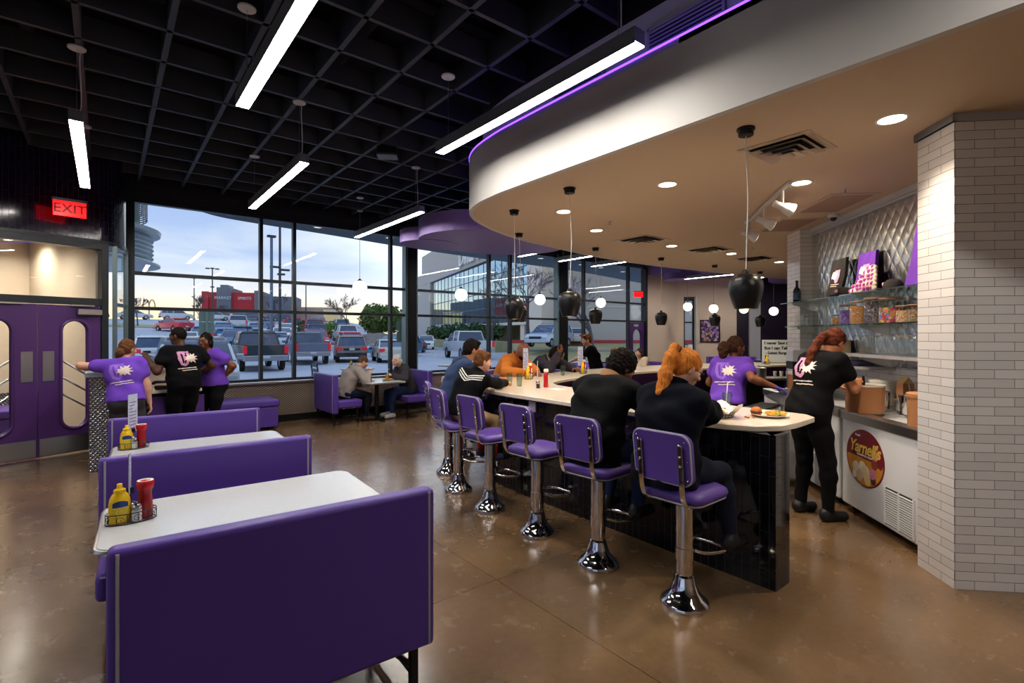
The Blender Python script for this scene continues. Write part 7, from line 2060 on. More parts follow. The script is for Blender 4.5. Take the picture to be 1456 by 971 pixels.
def mesh_obj(name, parts, mats, parent):
    """parts = [(verts, quads, material index or array)]"""
    V = []; Q = []; M = []; o = 0
    for P, q, mi in parts:
        if len(P) == 0: continue
        V.append(P); Q.append(q + o); o += len(P)
        M.append(np.full(len(q), mi) if np.isscalar(mi) else mi)
    V = np.concatenate(V); Q = np.concatenate(Q); M = np.concatenate(M)
    me = bpy.data.meshes.new(name)
    me.vertices.add(len(V)); me.vertices.foreach_set('co', V.astype(np.float32).ravel())
    me.loops.add(len(Q) * 4); me.loops.foreach_set('vertex_index', Q.astype(np.int32).ravel())
    me.polygons.add(len(Q)); me.polygons.foreach_set('loop_start', np.arange(0, len(Q) * 4, 4, dtype=np.int32))
    for m in mats: me.materials.append(m)
    me.polygons.foreach_set('material_index', M.astype(np.int32)); me.polygons.foreach_set('use_smooth', np.ones(len(Q), bool))
    me.update(calc_edges=True); me.validate()
    ob = bpy.data.objects.new(name, me); COL.objects.link(ob)
    if parent is not None: ob.parent = parent
    return ob

V3 = lambda *a: np.array(a, float)
def unit(v): return v / max(np.linalg.norm(v), 1e-9)
def rot(axis, deg):
    return np.array(Matrix.Rotation(math.radians(deg), 3, axis))
def ik(a, t, l1, l2, pole):
    d = t - a; L = min(np.linalg.norm(d), (l1 + l2) * 0.995); d = unit(d)
    x = (l1 * l1 - l2 * l2 + L * L) / (2 * L); hh = math.sqrt(max(l1 * l1 - x * x, 0))
    p = pole - d * (pole @ d); p = unit(p)
    return a + d * x + p * hh, a + d * L

def cloth_mat(n, rgb, rough=0.9, bump=0.25, scale=160, sheen=0.1):
    return mat('cloth_' + n, rgb, rough, bump=(scale, bump), spec=0.15)
def hair_mat(n, rgb, rgb2):
    k = 'hair_' + n
    if k in MATS: return MATS[k]
    m = mat(k, rgb, 0.7, spec=0.12)
    nt = m.node_tree; b = nt.nodes['Principled BSDF']; tc = nt.nodes.new('ShaderNodeTexCoord')
    mp = nt.nodes.new('ShaderNodeMapping'); mp.inputs['Scale'].default_value = (70, 70, 9); nt.links.new(tc.outputs['Object'], mp.inputs[0])
    nz = nt.nodes.new('ShaderNodeTexNoise'); nz.inputs['Scale'].default_value = 2.0; nz.inputs['Detail'].default_value = 4; nt.links.new(mp.outputs[0], nz.inputs['Vector'])
    mx = nt.nodes.new('ShaderNodeMix'); mx.data_type = 'RGBA'; mx.inputs[6].default_value = lin(rgb); mx.inputs[7].default_value = lin(rgb2)
    mr = nt.nodes.new('ShaderNodeMapRange'); mr.inputs['From Min'].default_value = 0.35; mr.inputs['From Max'].default_value = 0.65; nt.links.new(nz.outputs['Fac'], mr.inputs['Value'])
    nt.links.new(mr.outputs[0], mx.inputs[0]); nt.links.new(mx.outputs[2], b.inputs['Base Color'])
    bp = nt.nodes.new('ShaderNodeBump'); bp.inputs['Strength'].default_value = 0.7; bp.inputs['Distance'].default_value = 0.006; nt.links.new(nz.outputs['Fac'], bp.inputs['Height']); nt.links.new(bp.outputs[0], b.inputs['Normal'])
    return m
SKINS = {'fair': (222, 168, 142), 'tan': (196, 130, 92), 'brown': (128, 78, 52), 'dark': (84, 52, 38)}
def skin_mat(k): return mat('skin_' + k, SKINS[k], 0.5, spec=0.4, noise=(18, 0.35, tuple(int(c * 0.88) for c in SKINS[k])))
LIPS = {'fair': (186, 104, 96), 'tan': (160, 84, 74), 'brown': (110, 58, 52), 'dark': (84, 46, 44)}
M_eye = mat('eye_dark', (30, 22, 18), 0.2); M_eyew = mat('eye_white', (226, 222, 214), 0.3)

def person(label, loc, rz, S, skin, top, bottom, shoes, hair, pose, group=None, female=False, build=1.0, sleeve='short', child=False,
           detail=1.0, hairstyle='short', extra=None, glove=None, collar=None, socks=None):
    """pose: hip (local y, z), lean, slouch, twist, side, head=(yaw, pitch, roll), lh/rh = hand targets in world, feet = world ankles, elbow poles"""
    s = S / 1.7; B = build
    rt = thing('person', label, 'person', loc, rz, group)
    Rz = np.array(Matrix.Rotation(rz, 3, 'Z')); O = np.array(loc, float)
    L = lambda w: Rz.T @ (np.array(w, float) - O)
    hy, hz = pose.get('hip', (0, 0.9 * s))
    hx = pose.get('hipx', 0.0)
    H = V3(hx, hy, hz)
    lean = pose.get('lean', 5); sl = pose.get('slouch', 6); side = pose.get('side', 0); tw = pose.get('twist', 0)
    Rl = rot('X', -lean) @ rot('Y', side)
    Ru = rot('X', -(lean + sl)) @ rot('Y', side * 1.2) @ rot('Z', tw)
    Rc = rot('X', -(lean + 2 * sl)) @ rot('Y', side * 1.2) @ rot('Z', tw)
    up = V3(0, 0, 1)
    waist = H + Rl @ V3(0, 0, 0.14 * s)
    mid = waist + Ru @ V3(0, 0, 0.15 * s)
    c7 = mid + Rc @ V3(0, 0, 0.215 * s)
    sw = (0.158 if female else 0.178) * s * (0.92 if child else 1.0)
    hpw = 0.085 * s
    shr = pose.get('shrug', 0.0)
    SL = c7 + Rc @ V3(-sw, 0.01, (-0.05 + shr) * s); SR = c7 + Rc @ V3(sw, 0.01, (-0.05 + shr) * s)
    yw, pt, rl = pose.get('head', (0, 0, 0))
    Rh = rot('Z', yw + tw * 0.5) @ rot('X', -pt) @ rot('Y', rl)
    nb = c7 + Rc @ V3(0, 0.012, 0.0)
    nt_ = nb + (0.5 * (Rc @ V3(0, 0.012, 0.075 * s)) + 0.5 * (Rh @ V3(0, 0.03, 0.075 * s)))
    hs = (1.0 if not child else 0.96) * (0.97 if female else 1.0) * (0.55 + 0.45 * s)
    Hc = nt_ + Rh @ V3(0, 0.022, 0.088) * hs
    G = lambda v: Hc + Rh @ (np.array(v) * hs)
    la, lf = 0.285 * s, 0.25 * s
    out = {}
    def arm(side_, Sh, tgt, pole):
        if tgt is None: tgt_l = Sh + V3(side_ * 0.06, 0.06, -0.5 * s)
        else: tgt_l = L(tgt)
        pl = np.array(pole if pole is not None else (side_ * 0.5, -0.6, -0.5), float)
        return ik(Sh, tgt_l, la, lf, pl)
    EL, WL = arm(-1, SL, pose.get('lh'), pose.get('lp')); ER, WR = arm(1, SR, pose.get('rh'), pose.get('rp'))
    hipL = H + Rl @ V3(-hpw, 0, -0.02 * s); hipR = H + Rl @ V3(hpw, 0, -0.02 * s)
    ft = pose.get('feet'); lt, lc = 0.425 * s, 0.41 * s
    if ft is None: AL, AR = V3(-0.1 * s + hx, hy * 0 - 0.02, 0.085 * s), V3(0.1 * s + hx, 0.02, 0.085 * s)
    else: AL, AR = L(ft[0]), L(ft[1])
    kp = pose.get('kpole', (0, 1, 0.1))
    KL, AL = ik(hipL, AL, lt, lc, V3(*kp) + V3(-0.12, 0, 0)); KR, AR = ik(hipR, AR, lt, lc, V3(*kp) + V3(0.12, 0, 0))
    fd = pose.get('footdir', ((-0.15, 1, 0), (0.15, 1, 0)))
    # ---------------- primitives of the body
    pelvis = [cap_(H + Rl @ V3(-0.06 * s, -0.005, 0.02 * s), H + Rl @ V3(0.06 * s, -0.005, 0.02 * s), 0.112 * s * B, None, 0.05)]
    if female: pelvis += [ell_(H + Rl @ V3(sx * 0.07 * s, -0.055 * s, -0.02 * s), V3(0.1, 0.095, 0.11) * s * B, Rl, 0.05) for sx in (-1, 1)]
    torso = []
    ww = (0.052 if female else 0.06) * s
    for sx in (-1, 1):
        torso.append(cap_(H + Rl @ V3(sx * 0.055 * s, 0, 0.04 * s), waist + Ru @ V3(sx * ww, 0.005, 0.02), 0.105 * s * B, (0.096 if female else 0.104) * s * B, 0.05))
        torso.append(cap_(waist + Ru @ V3(sx * ww, 0.005, 0), mid + Rc @ V3(sx * 0.07 * s, 0.0, 0.04 * s), (0.096 if female else 0.104) * s * B, 0.108 * s * (0.5 + 0.5 * B), 0.05))
        torso.append(cap_(mid + Rc @ V3(sx * 0.07 * s, 0.0, 0.03 * s), c7 + Rc @ V3(sx * 0.085 * s, 0.0, -0.1 * s), 0.108 * s * (0.5 + 0.5 * B), 0.09 * s, 0.05))
        torso.append(cap_(c7 + Rc @ V3(sx * 0.03 * s, -0.005, -0.04 * s), (SL if sx < 0 else SR), 0.062 * s, 0.058 * s, 0.05))
    if female and not child: torso += [ell_(mid + Rc @ V3(sx * 0.075 * s, 0.095 * s, 0.035 * s), V3(0.07, 0.06, 0.07) * s, Rc, 0.04) for sx in (-1, 1)]
    neck = [cap_(nb + Rc @ V3(0, 0, -0.04), nt_ + Rh @ V3(0, 0.0, 0.03), 0.056 * s * (0.9 if female else 1.0), 0.05 * s * (0.9 if female else 1.0), 0.03)]
    ua = lambda Sh, E: [cap_(Sh, E, 0.053 * s * B, 0.041 * s * B, 0.035)]
    fa = lambda E, W: [cap_(E, E + (W - E) * 0.3, 0.041 * s * B, 0.042 * s * B, 0.03), cap_(E + (W - E) * 0.3, W, 0.041 * s * B, 0.027 * s, 0.03)]
    legs = []
    for hp, K, A in ((hipL, KL, AL), (hipR, KR, AR)):
        legs += [cap_(hp, hp + (K - hp) * 0.45, 0.092 * s * B, 0.08 * s * B, 0.05), cap_(hp + (K - hp) * 0.45, K, 0.08 * s * B, 0.057 * s, 0.04)]
        cb = K + (A - K) * 0.3 + unit(np.cross(np.cross(K - hp, A - K), A - K) + 1e-9) * -0.008
        legs += [cap_(K, cb, 0.056 * s, 0.057 * s * B, 0.03), cap_(cb, A, 0.056 * s * B, 0.037 * s, 0.03)]
    feet = []
    for A, d in ((AL, fd[0]), (AR, fd[1])):
        d = unit(np.array(d, float)); dn = V3(0, 0, -0.045 * s)
        feet += [cap_(A, A + dn * 0.5 - d * 0.02, 0.038 * s, 0.036 * s, 0.02), cap_(A - d * 0.03 * s + dn, A + d * 0.14 * s + dn * 1.15, 0.036 * s, 0.03 * s, 0.02)]
    head = [ell_(G((0, -0.012, 0.018)), V3(0.074, 0.094, 0.1) * hs, Rh, 0.02), ell_(G((0, 0.022, -0.045)), V3(0.057, 0.066, 0.074) * hs, Rh, 0.03),
            ell_(G((0, 0.066, -0.098)), V3(0.027, 0.02, 0.018) * hs, Rh, 0.02),
            cap_(G((0, 0.084, 0.008)), G((0, 0.105, -0.03)), 0.009 * hs, 0.0135 * hs, 0.012), cap_(G((-0.012, 0.094, -0.033)), G((0.012, 0.094, -0.033)), 0.0095 * hs, None, 0.01),
            cap_(G((-0.035, 0.078, 0.016)), G((0.035, 0.078, 0.016)), 0.012 * hs, None, 0.02),
            cap_(G((-0.017, 0.083, -0.064)), G((0.017, 0.083, -0.064)), 0.0075 * hs, None, 0.008), cap_(G((-0.014, 0.081, -0.073)), G((0.014, 0.081, -0.073)), 0.008 * hs, None, 0.008)]
    for sx in (-1, 1):
        head += [ell_(G((sx * 0.074, -0.008, -0.012)), V3(0.011, 0.02, 0.031) * hs, Rh @ rot('Z', sx * -20), 0.008), ell_(G((sx * 0.045, 0.05, -0.03)), V3(0.026, 0.026, 0.026) * hs, Rh, 0.02)]
    # hands: palm, four fingers of different lengths and a thumb from the side of the palm
    def hand(side_, E, W, curl):
        d = unit(W - E)
        pn = pose.get('lpn' if side_ < 0 else 'rpn', (0, 0, -1)); pn = np.array(pn, float); pn = unit(pn - d * (pn @ d))     # palm faces this way
        ac = np.cross(d, pn) * (1 if side_ > 0 else -1)       # towards the thumb
        hsz = s * (0.95 if female else 1.0)
        pr = []
        for q in (-0.026, -0.009, 0.009, 0.026): pr.append(cap_(W + ac * q * 0.7 * hsz, W + d * 0.085 * hsz + ac * q * hsz, 0.015 * hsz, 0.0125 * hsz, 0.012))
        for q, ln, dc in ((0.029, 0.066, 0.0), (0.010, 0.076, 0.05), (-0.009, 0.07, 0.1), (-0.027, 0.054, 0.18)):
            p = W + d * 0.088 * hsz + ac * q * hsz; dirv_ = d.copy(); rr = 0.0088 * hsz
            for f_, bend in ((0.45, curl * 0.7), (0.31, curl), (0.24, curl * 0.8)):
                a_ = bend + dc * 0.3
                dirv_ = unit(dirv_ * math.cos(a_) + pn * math.sin(a_)); pn2 = pn
                p2 = p + dirv_ * ln * f_ * hsz; pr.append(cap_(p, p2, rr, rr * 0.9, 0.004)); p = p2; rr *= 0.92
        tb_ = W + d * 0.03 * hsz + ac * 0.03 * hsz
        t1 = tb_ + unit(ac * 0.75 + d * 0.6 + pn * 0.35) * 0.042 * hsz; t2 = t1 + unit(ac * 0.25 + d * 0.85 + pn * (0.3 + curl * 0.4)) * 0.032 * hsz
        pr += [cap_(tb_, t1, 0.013 * hsz, 0.0108 * hsz, 0.008), cap_(t1, t2, 0.0105 * hsz, 0.0085 * hsz, 0.005)]
        return pr
    cL, cR = pose.get('lcurl', 0.5), pose.get('rcurl', 0.5)
    hl, hr = hand(-1, EL, WL, cL), hand(1, ER, WR, cR)
    h = 0.0125 / detail
    body = pelvis + torso + neck + ua(SL, EL) + ua(SR, ER) + fa(EL, WL) + fa(ER, WR) + legs + feet
    sm = skin_mat(skin)
    parts = []
    P, Q = field_mesh(body, h); parts.append((P, Q, 0))
    P, Q = field_mesh(head + neck, 0.006 / detail ** 0.5)
    fc = P[Q].mean(1)
    def nearf(a, b, r):
        return prim_d(cap_(a, b, r), fc) < 0
    mi = np.zeros(len(Q), int)
    mi[nearf(G((-0.018, 0.088, -0.068)), G((0.018, 0.088, -0.068)), 0.0125 * hs)] = 1
    parts.append((P, Q, mi))
    for (hp_, W) in ((hl, WL), (hr, WR)):
        P, Q = field_mesh(hp_, 0.0042 / detail ** 0.5); parts.append((P, Q, 4 if (glove is not None) else 0))
    for sx in (-1, 1):
        P, Q = field_mesh([ell_(G((sx * 0.032, 0.0785, -0.004)), V3(0.013, 0.008, 0.0065) * hs, Rh, 0.002)], 0.0035); parts.append((P, Q, 2))
        P, Q = field_mesh([ell_(G((sx * 0.032, 0.0845, -0.004)), V3(0.0058, 0.004, 0.0058) * hs, Rh, 0.002)], 0.0025); parts.append((P, Q, 3))
        P, Q = field_mesh([cap_(G((sx * 0.018, 0.0915, 0.0165)), G((sx * 0.046, 0.082, 0.0175)), 0.0032 * hs, 0.0026 * hs, 0.002)], 0.003); parts.append((P, Q, 3))
    lm = mat('lips_' + skin, LIPS[skin], 0.4)
    mats_ = [sm, lm, M_eyew, M_eye] + ([glove] if glove is not None else [])
    mesh_obj('body', parts, mats_, rt)
    # ---------------- clothes
    ncut = [cap_(nb + Rc @ V3(0, 0.0, -0.01), nt_ + Rh @ V3(0, 0.01, 0.1), 0.066 * s, 0.09 * s), ell_(c7 + Rc @ V3(0, 0.07, 0.02), V3(0.07, 0.06, 0.05) * s, Rc)]
    if collar: ncut = ncut[:1]
    arms_c = []
    for Sh, E, W in ((SL, EL, WL), (SR, ER, WR)):
        if sleeve == 'short': arms_c += [cap_(Sh, Sh + (E - Sh) * 0.46, 0.06 * s * B, 0.064 * s * B, 0.04)]
        else: arms_c += [cap_(Sh, E, 0.058 * s * B, 0.05 * s * B, 0.04), cap_(E, E + (W - E) * 0.93, 0.05 * s * B, 0.036 * s, 0.03)]
    hem = pose.get('hem', -0.06)
    thick = top.get('grow', 0.01)
    tp = torso + arms_c + [cap_(H + Rl @ V3(sx * 0.058 * s, -0.003, hem * s), H + Rl @ V3(sx * 0.058 * s, -0.003, 0.06 * s), 0.112 * s * B, 0.112 * s * B, 0.05) for sx in (-1, 1)]
    if female: tp += [ell_(H + Rl @ V3(sx * 0.07 * s, -0.055 * s, -0.02 * s), V3(0.1, 0.095, 0.11) * s * B, Rl, 0.05) for sx in (-1, 1)]
    pl_ = [(H + Rl @ V3(0, 0, hem * s), -(Rl @ up))]
    P, Q = field_mesh(tp, h, subs=ncut, planes=pl_, grow=thick, wrinkle=top.get('wr', 0.0035), seed=hash(label) % 7 if False else len(label) * 0.7)
    topo = mesh_obj(top['name'], [(P, Q, 0)], [top['mat']], rt)
    bvh = BVHTree.FromPolygons([tuple(v) for v in P], [tuple(int(i) for i in q) for q in Q])
    def decal(name, shapes, m_, cell=0.006, off=0.0025, front=False, cz=0.0):
        """shapes = list of polygons in (x right, z up) on the back (or front), centred between the shoulder blades"""
        ctr = mid + Rc @ V3(0, 0, 0.045 * s + cz); dr = Rc @ V3(0, 1, 0); 
        if front: dr = -dr
        rx = Rc @ V3(1, 0, 0); rz_ = Rc @ V3(0, 0, 1)
        if front: rx = -rx
        vs = {}; fs = []; VV = []
        def inside(poly, x, z):
            r = False; n = len(poly)
            for i in range(n):
                x1, z1 = poly[i]; x2, z2 = poly[(i + 1) % n]
                if (z1 > z) != (z2 > z) and x < (x2 - x1) * (z - z1) / (z2 - z1) + x1: r = not r
            return r
        def vert(i, j):
            if (i, j) in vs: return vs[(i, j)]
            o = ctr + rx * (i * cell) + rz_ * (j * cell) - dr * 0.35
            hit = bvh.ray_cast(Vector(o), Vector(dr), 0.6)
            if hit[0] is None: vs[(i, j)] = None; return None
            VV.append(tuple(hit[0] - Vector(dr) * off)); vs[(i, j)] = len(VV) - 1
            return vs[(i, j)]
        for poly in shapes:
            xs_ = [p[0] for p in poly]; zs_ = [p[1] for p in poly]
            for i in range(int(min(xs_) / cell) - 1, int(max(xs_) / cell) + 2):
                for j in range(int(min(zs_) / cell) - 1, int(max(zs_) / cell) + 2):
                    if inside(poly, (i + .5) * cell, (j + .5) * cell):
                        q = [vert(i, j), vert(i + 1, j), vert(i + 1, j + 1), vert(i, j + 1)]
                        if None not in q: fs.append(tuple(q))
        if not fs: return
        mb = MB(); mb.add(VV, fs); mb.build(name, m_, topo, smooth=60)
    if top.get('print'):
        k = top['print']
        sh = [(-0.1 * k, 0.085 * k), (-0.1 * k, 0.0), (-0.07 * k, -0.07 * k), (-0.02 * k, -0.085 * k), (0.01 * k, -0.06 * k), (0.03 * k, 0.03 * k), (0.02 * k, 0.09 * k)]
        decal('printed_shield', [sh], top.get('pm', M_pink), 0.005)
        decal('printed_mark', [[(-0.075 * k, 0.06 * k), (-0.055 * k, 0.06 * k), (-0.035 * k, -0.05 * k), (-0.055 * k, -0.05 * k)], [(-0.02 * k, 0.07 * k), (0.0, 0.07 * k), (-0.02 * k, -0.055 * k), (-0.035 * k, -0.055 * k)]], top['mat'], 0.005, 0.0035)
        rg2 = random.Random(3)
        sp_ = []
        for q in range(20):
            a = 2 * PI * q / 20; rr_ = (0.074 if q % 2 else 0.042) + rg2.uniform(-0.012, 0.014); sp_.append((0.035 * k + rr_ * k * math.cos(a), 0.008 * k + rr_ * 0.85 * k * math.sin(a)))
        decal('printed_splash', [sp_], M_cream, 0.005, 0.004)
        decal('printed_script', [[(-0.1 * k, -0.115 * k), (0.09 * k, -0.105 * k), (0.09 * k, -0.097 * k), (-0.1 * k, -0.107 * k)], [(-0.06 * k, -0.137 * k), (0.1 * k, -0.128 * k), (0.1 * k, -0.121 * k), (-0.06 * k, -0.13 * k)]], M_cream, 0.004, 0.003)
    if top.get('front_print'):
        decal('chest_print', [[(0.05 + 0.024 * math.cos(a), 0.03 + 0.02 * math.sin(a)) for a in [2 * PI * q / 9 for q in range(9)]]], M_cream, 0.005, 0.003, front=True)
    if top.get('stripes'):
        st = []
        for q in range(3):
            z0 = 0.1 - q * 0.027
            st.append([(-0.17, z0 + 0.03), (0.0, z0 - 0.05), (0.17, z0 + 0.03), (0.17, z0 + 0.042), (0.0, z0 - 0.038), (-0.17, z0 + 0.042)])
        decal('white_stripes', st, M_label, 0.004, 0.003)
    if collar:
        a0 = c7 + Rc @ V3(0, 0.005, 0.022)
        m = MB(); ring = []
        N = 22
        r0 = 0.074 * s
        rows = [[tuple(a0 + Rc @ V3((r0 + dr_) * math.cos(t_), (r0 + dr_) * 1.02 * math.sin(t_) + 0.01, z_ + 0.012 * -math.sin(t_))) for t_ in [2 * PI * q / N for q in range(N)]] for dr_, z_ in ((0.008, -0.045), (0.012, -0.01), (0.01, 0.022 + collar.get('h', 0.0)), (-0.004, 0.02 + collar.get('h', 0.0)), (-0.004, -0.02))]
        m.loft(rows, cap=False); m.build('collar', collar['mat'], topo, smooth=60)
    if top.get('hood'):
        hc = c7 + Rc @ V3(0, -0.05 * s, 0.0)
        P, Q = field_mesh([cap_(hc + Rc @ V3(-0.07 * s, 0.02, 0.012), hc + Rc @ V3(0.0, -0.03, -0.045), 0.042 * s, 0.05 * s, 0.03), cap_(hc + Rc @ V3(0.07 * s, 0.02, 0.012), hc + Rc @ V3(0.0, -0.03, -0.045), 0.042 * s, 0.05 * s, 0.03), cap_(hc + Rc @ V3(-0.075 * s, 0.08, 0.012), hc + Rc @ V3(-0.07 * s, 0.02, 0.012), 0.03 * s, 0.042 * s, 0.02), cap_(hc + Rc @ V3(0.075 * s, 0.08, 0.012), hc + Rc @ V3(0.07 * s, 0.02, 0.012), 0.03 * s, 0.042 * s, 0.02)], 0.009, wrinkle=0.003, seed=1.0)
        mesh_obj('hood', [(P, Q, 0)], [top['mat']], topo)
    # trousers, belt, shoes
    bt_ = pelvis + legs
    cuts = []
    P, Q = field_mesh(bt_, h, grow=bottom.get('grow', 0.009), planes=[(waist + Rl @ V3(0, 0, -0.02), Rl @ up)], wrinkle=0.003, seed=2.3)
    mesh_obj(bottom['name'], [(P, Q, 0)], [bottom['mat']], rt)
    if bottom.get('belt'):
        P, Q = field_mesh([cap_(p[1], p[2], p[3], p[4], p[5]) for p in torso[:1] + torso[4:5]] + pelvis, h, grow=0.016, planes=[(H + Rl @ V3(0, 0, 0.1 * s), Rl @ up), (H + Rl @ V3(0, 0, 0.065 * s), -(Rl @ up))])
        mesh_obj('belt', [(P, Q, 0)], [bottom['belt']], rt)
    for q in (0, 2):
        P, Q = field_mesh(feet[q:q + 2], 0.008, grow=0.011); mesh_obj('shoe', [(P, Q, 0)], [shoes], rt)
    if socks is not None:
        for K, A in ((KL, AL), (KR, AR)):
            P, Q = field_mesh([cap_(A + unit(K - A) * 0.16 * s, A, 0.046 * s, 0.044 * s, 0.01)], 0.008, grow=0.011); mesh_obj('sock', [(P, Q, 0)], [socks], rt)
    # ---------------- hair
    if hair is not None:
        face = ell_(G((0, 0.085, -0.055)), V3(0.07, 0.085, 0.105) * hs, Rh)
        hp = [ell_(G((0, -0.02, 0.026)), V3(0.083, 0.1, 0.105) * hs, Rh, 0.02)]
        subs = [face]; wr = 0.0025
        if hairstyle == 'afro': hp = [ell_(G((0, -0.025, 0.032)), V3(0.096, 0.112, 0.112) * hs, Rh, 0.02), ell_(G((0, -0.05, -0.02)), V3(0.085, 0.08, 0.08) * hs, Rh, 0.02)]; wr = 0.0065
        if hairstyle == 'short': hp += [ell_(G((0, -0.05, -0.02)), V3(0.074, 0.065, 0.07) * hs, Rh, 0.02), cap_(G((-0.05, 0.05, 0.09)), G((0.05, 0.05, 0.085)), 0.026 * hs, None, 0.02)]
        if hairstyle == 'buzz': hp = [ell_(G((0, -0.018, 0.022)), V3(0.078, 0.098, 0.101) * hs, Rh, 0.02)]; wr = 0.0
        if hairstyle in ('pony', 'pony_high', 'pony_low', 'bun'): hp += [ell_(G((0, -0.045, -0.015)), V3(0.074, 0.066, 0.07) * hs, Rh, 0.02)]
        if hairstyle == 'pony_high':
            q = [G((0, -0.1, 0.075)), G((0, -0.14, 0.08))]
            for dx_, dy_, dz_ in ((-0.005, -0.045, -0.06), (-0.01, -0.045, -0.11), (-0.015, -0.028, -0.12), (-0.015, -0.015, -0.12), (-0.01, -0.005, -0.11)): q.append(q[-1] + V3(dx_, dy_, dz_) * hs)
            rr = [0.022, 0.032, 0.04, 0.044, 0.04, 0.03, 0.008]
            for i in range(6): hp.append(cap_(q[i], q[i + 1], rr[i] * hs, rr[i + 1] * hs, 0.02))
            hp.append(cap_(q[3] + Rh @ V3(0.03, 0, 0), q[5] + Rh @ V3(0.06, 0.0, -0.02), 0.018, 0.005, 0.015)); hp.append(cap_(q[4] + Rh @ V3(-0.03, 0, 0), q[6] + Rh @ V3(-0.05, 0.0, 0.01), 0.016, 0.005, 0.015))
            wr = 0.003
        if hairstyle == 'pony_low':
            q = [G((0, -0.1, 0.0)), G((0, -0.135, -0.01))]
            for dx_, dy_, dz_ in ((0, -0.06, -0.05), (0, -0.07, -0.1), (0, -0.04, -0.11), (0, -0.015, -0.08)): q.append(q[-1] + V3(dx_, dy_, dz_) * hs)
            rr = [0.025, 0.034, 0.036, 0.038, 0.03, 0.008]
            for i in range(5): hp.append(cap_(q[i], q[i + 1], rr[i] * hs, rr[i + 1] * hs, 0.02))
            wr = 0.004
        if hairstyle == 'puff':
            hp += [ell_(G((0, -0.045, -0.015)), V3(0.074, 0.066, 0.07) * hs, Rh, 0.02), ell_(G((0, -0.155, -0.03)), V3(0.075, 0.07, 0.08) * hs, Rh, 0.02), ell_(G((0, -0.16, -0.1)), V3(0.055, 0.05, 0.06) * hs, Rh, 0.03)]; wr = 0.005
        if hairstyle == 'bun':
            hp += [ell_(G((0, -0.11, -0.06)), V3(0.05, 0.045, 0.05) * hs, Rh, 0.02), ell_(G((-0.03, -0.11, -0.1)), V3(0.03, 0.03, 0.035) * hs, Rh, 0.02)]; wr = 0.005
        if hairstyle == 'curly': hp += [ell_(G((0, -0.04, -0.02)), V3(0.088, 0.085, 0.09) * hs, Rh, 0.02), ell_(G((0, -0.07, -0.1)), V3(0.06, 0.05, 0.07) * hs, Rh, 0.03)]; wr = 0.006
        if hairstyle == 'bob': hp += [ell_(G((0, -0.03, -0.03)), V3(0.092, 0.088, 0.085) * hs, Rh, 0.02)]; wr = 0.006
        if hairstyle == 'long': hp += [cap_(G((-0.05, -0.05, 0)), G((-0.06, -0.06, -0.24)), 0.05 * hs, 0.03 * hs, 0.03), cap_(G((0.05, -0.05, 0)), G((0.06, -0.06, -0.24)), 0.05 * hs, 0.03 * hs, 0.03), cap_(G((0, -0.07, 0)), G((0, -0.09, -0.26)), 0.05 * hs, 0.03 * hs, 0.03)]; wr = 0.004
        if hairstyle == 'hijab': hp = [ell_(G((0, -0.015, 0.01)), V3(0.09, 0.105, 0.115) * hs, Rh, 0.02), ell_(G((0, -0.02, -0.1)), V3(0.085, 0.09, 0.1) * hs, Rh, 0.03), cap_(G((0.0, 0.03, -0.16)), G((0.0, 0.06, -0.3)), 0.07 * hs, 0.05 * hs, 0.03)]; subs = [ell_(G((0, 0.1, -0.03)), V3(0.05, 0.08, 0.075) * hs, Rh)]
        P, Q = field_mesh(hp, 0.0065 / detail ** 0.5, subs=subs, wrinkle=wr, seed=1.3, wfreq=110 if hairstyle == 'afro' else 60)
        ho = mesh_obj('hood' if hairstyle == 'hijab' else 'hair', [(P, Q, 0)], [hair], rt)
        if hairstyle in ('pony_high', 'pony_low'):
            mb = MB(); c_ = G((0, -0.115, 0.078)) if hairstyle == 'pony_high' else G((0, -0.115, -0.008)); dv = unit(G((0, -0.15, 0.085)) - G((0, -0.1, 0.075)))
            e1 = unit(np.cross(dv, V3(0.3, 0.2, 1))); e2 = np.cross(dv, e1)
            mb.tube([tuple(c_ + (e1 * math.cos(t_) + e2 * math.sin(t_)) * 0.029 * hs) for t_ in [2 * PI * q_ / 18 for q_ in range(19)]], 0.006, 8, cap=False); mb.build('hair_tie', M_trimc, ho)
    if extra: extra(rt, dict(G=G, Rh=Rh, hs=hs, c7=c7, Rc=Rc, H=H, mid=mid, topo=topo, WL=WL, WR=WR, EL=EL, ER=ER, SL=SL, SR=SR, AL=AL, AR=AR))
    return rt
def glasses(rt, d):
    G = d['G']; m = MB()
    for sx in (-1, 1):
        m.tube([tuple(G((sx * 0.033 + 0.022 * math.cos(a), 0.1, -0.004 + 0.016 * math.sin(a)))) for a in [2 * PI * k / 16 for k in range(17)]], 0.0022, 6, cap=False)
        m.tube([tuple(G((sx * 0.055, 0.098, 0.0))), tuple(G((sx * 0.08, 0.02, 0.0))), tuple(G((sx * 0.08, -0.02, -0.01)))], 0.002, 6)
    m.tube([tuple(G((-0.011, 0.101, 0.0))), tuple(G((0.011, 0.101, 0.0)))], 0.002, 6)
    m.build('eyeglasses', M_trimc, rt)
def beard(rt, d):
    G, Rh, hs = d['G'], d['Rh'], d['hs']
    P, Q = field_mesh([ell_(G((0, 0.045, -0.085)), V3(0.056, 0.05, 0.045) * hs, Rh, 0.02)], 0.006, subs=[ell_(G((0, 0.1, -0.04)), V3(0.05, 0.045, 0.04) * hs, Rh)])
    mesh_obj('beard', [(P, Q, 0)], [hair_mat('black', (16, 12, 11), (30, 23, 20))], rt)

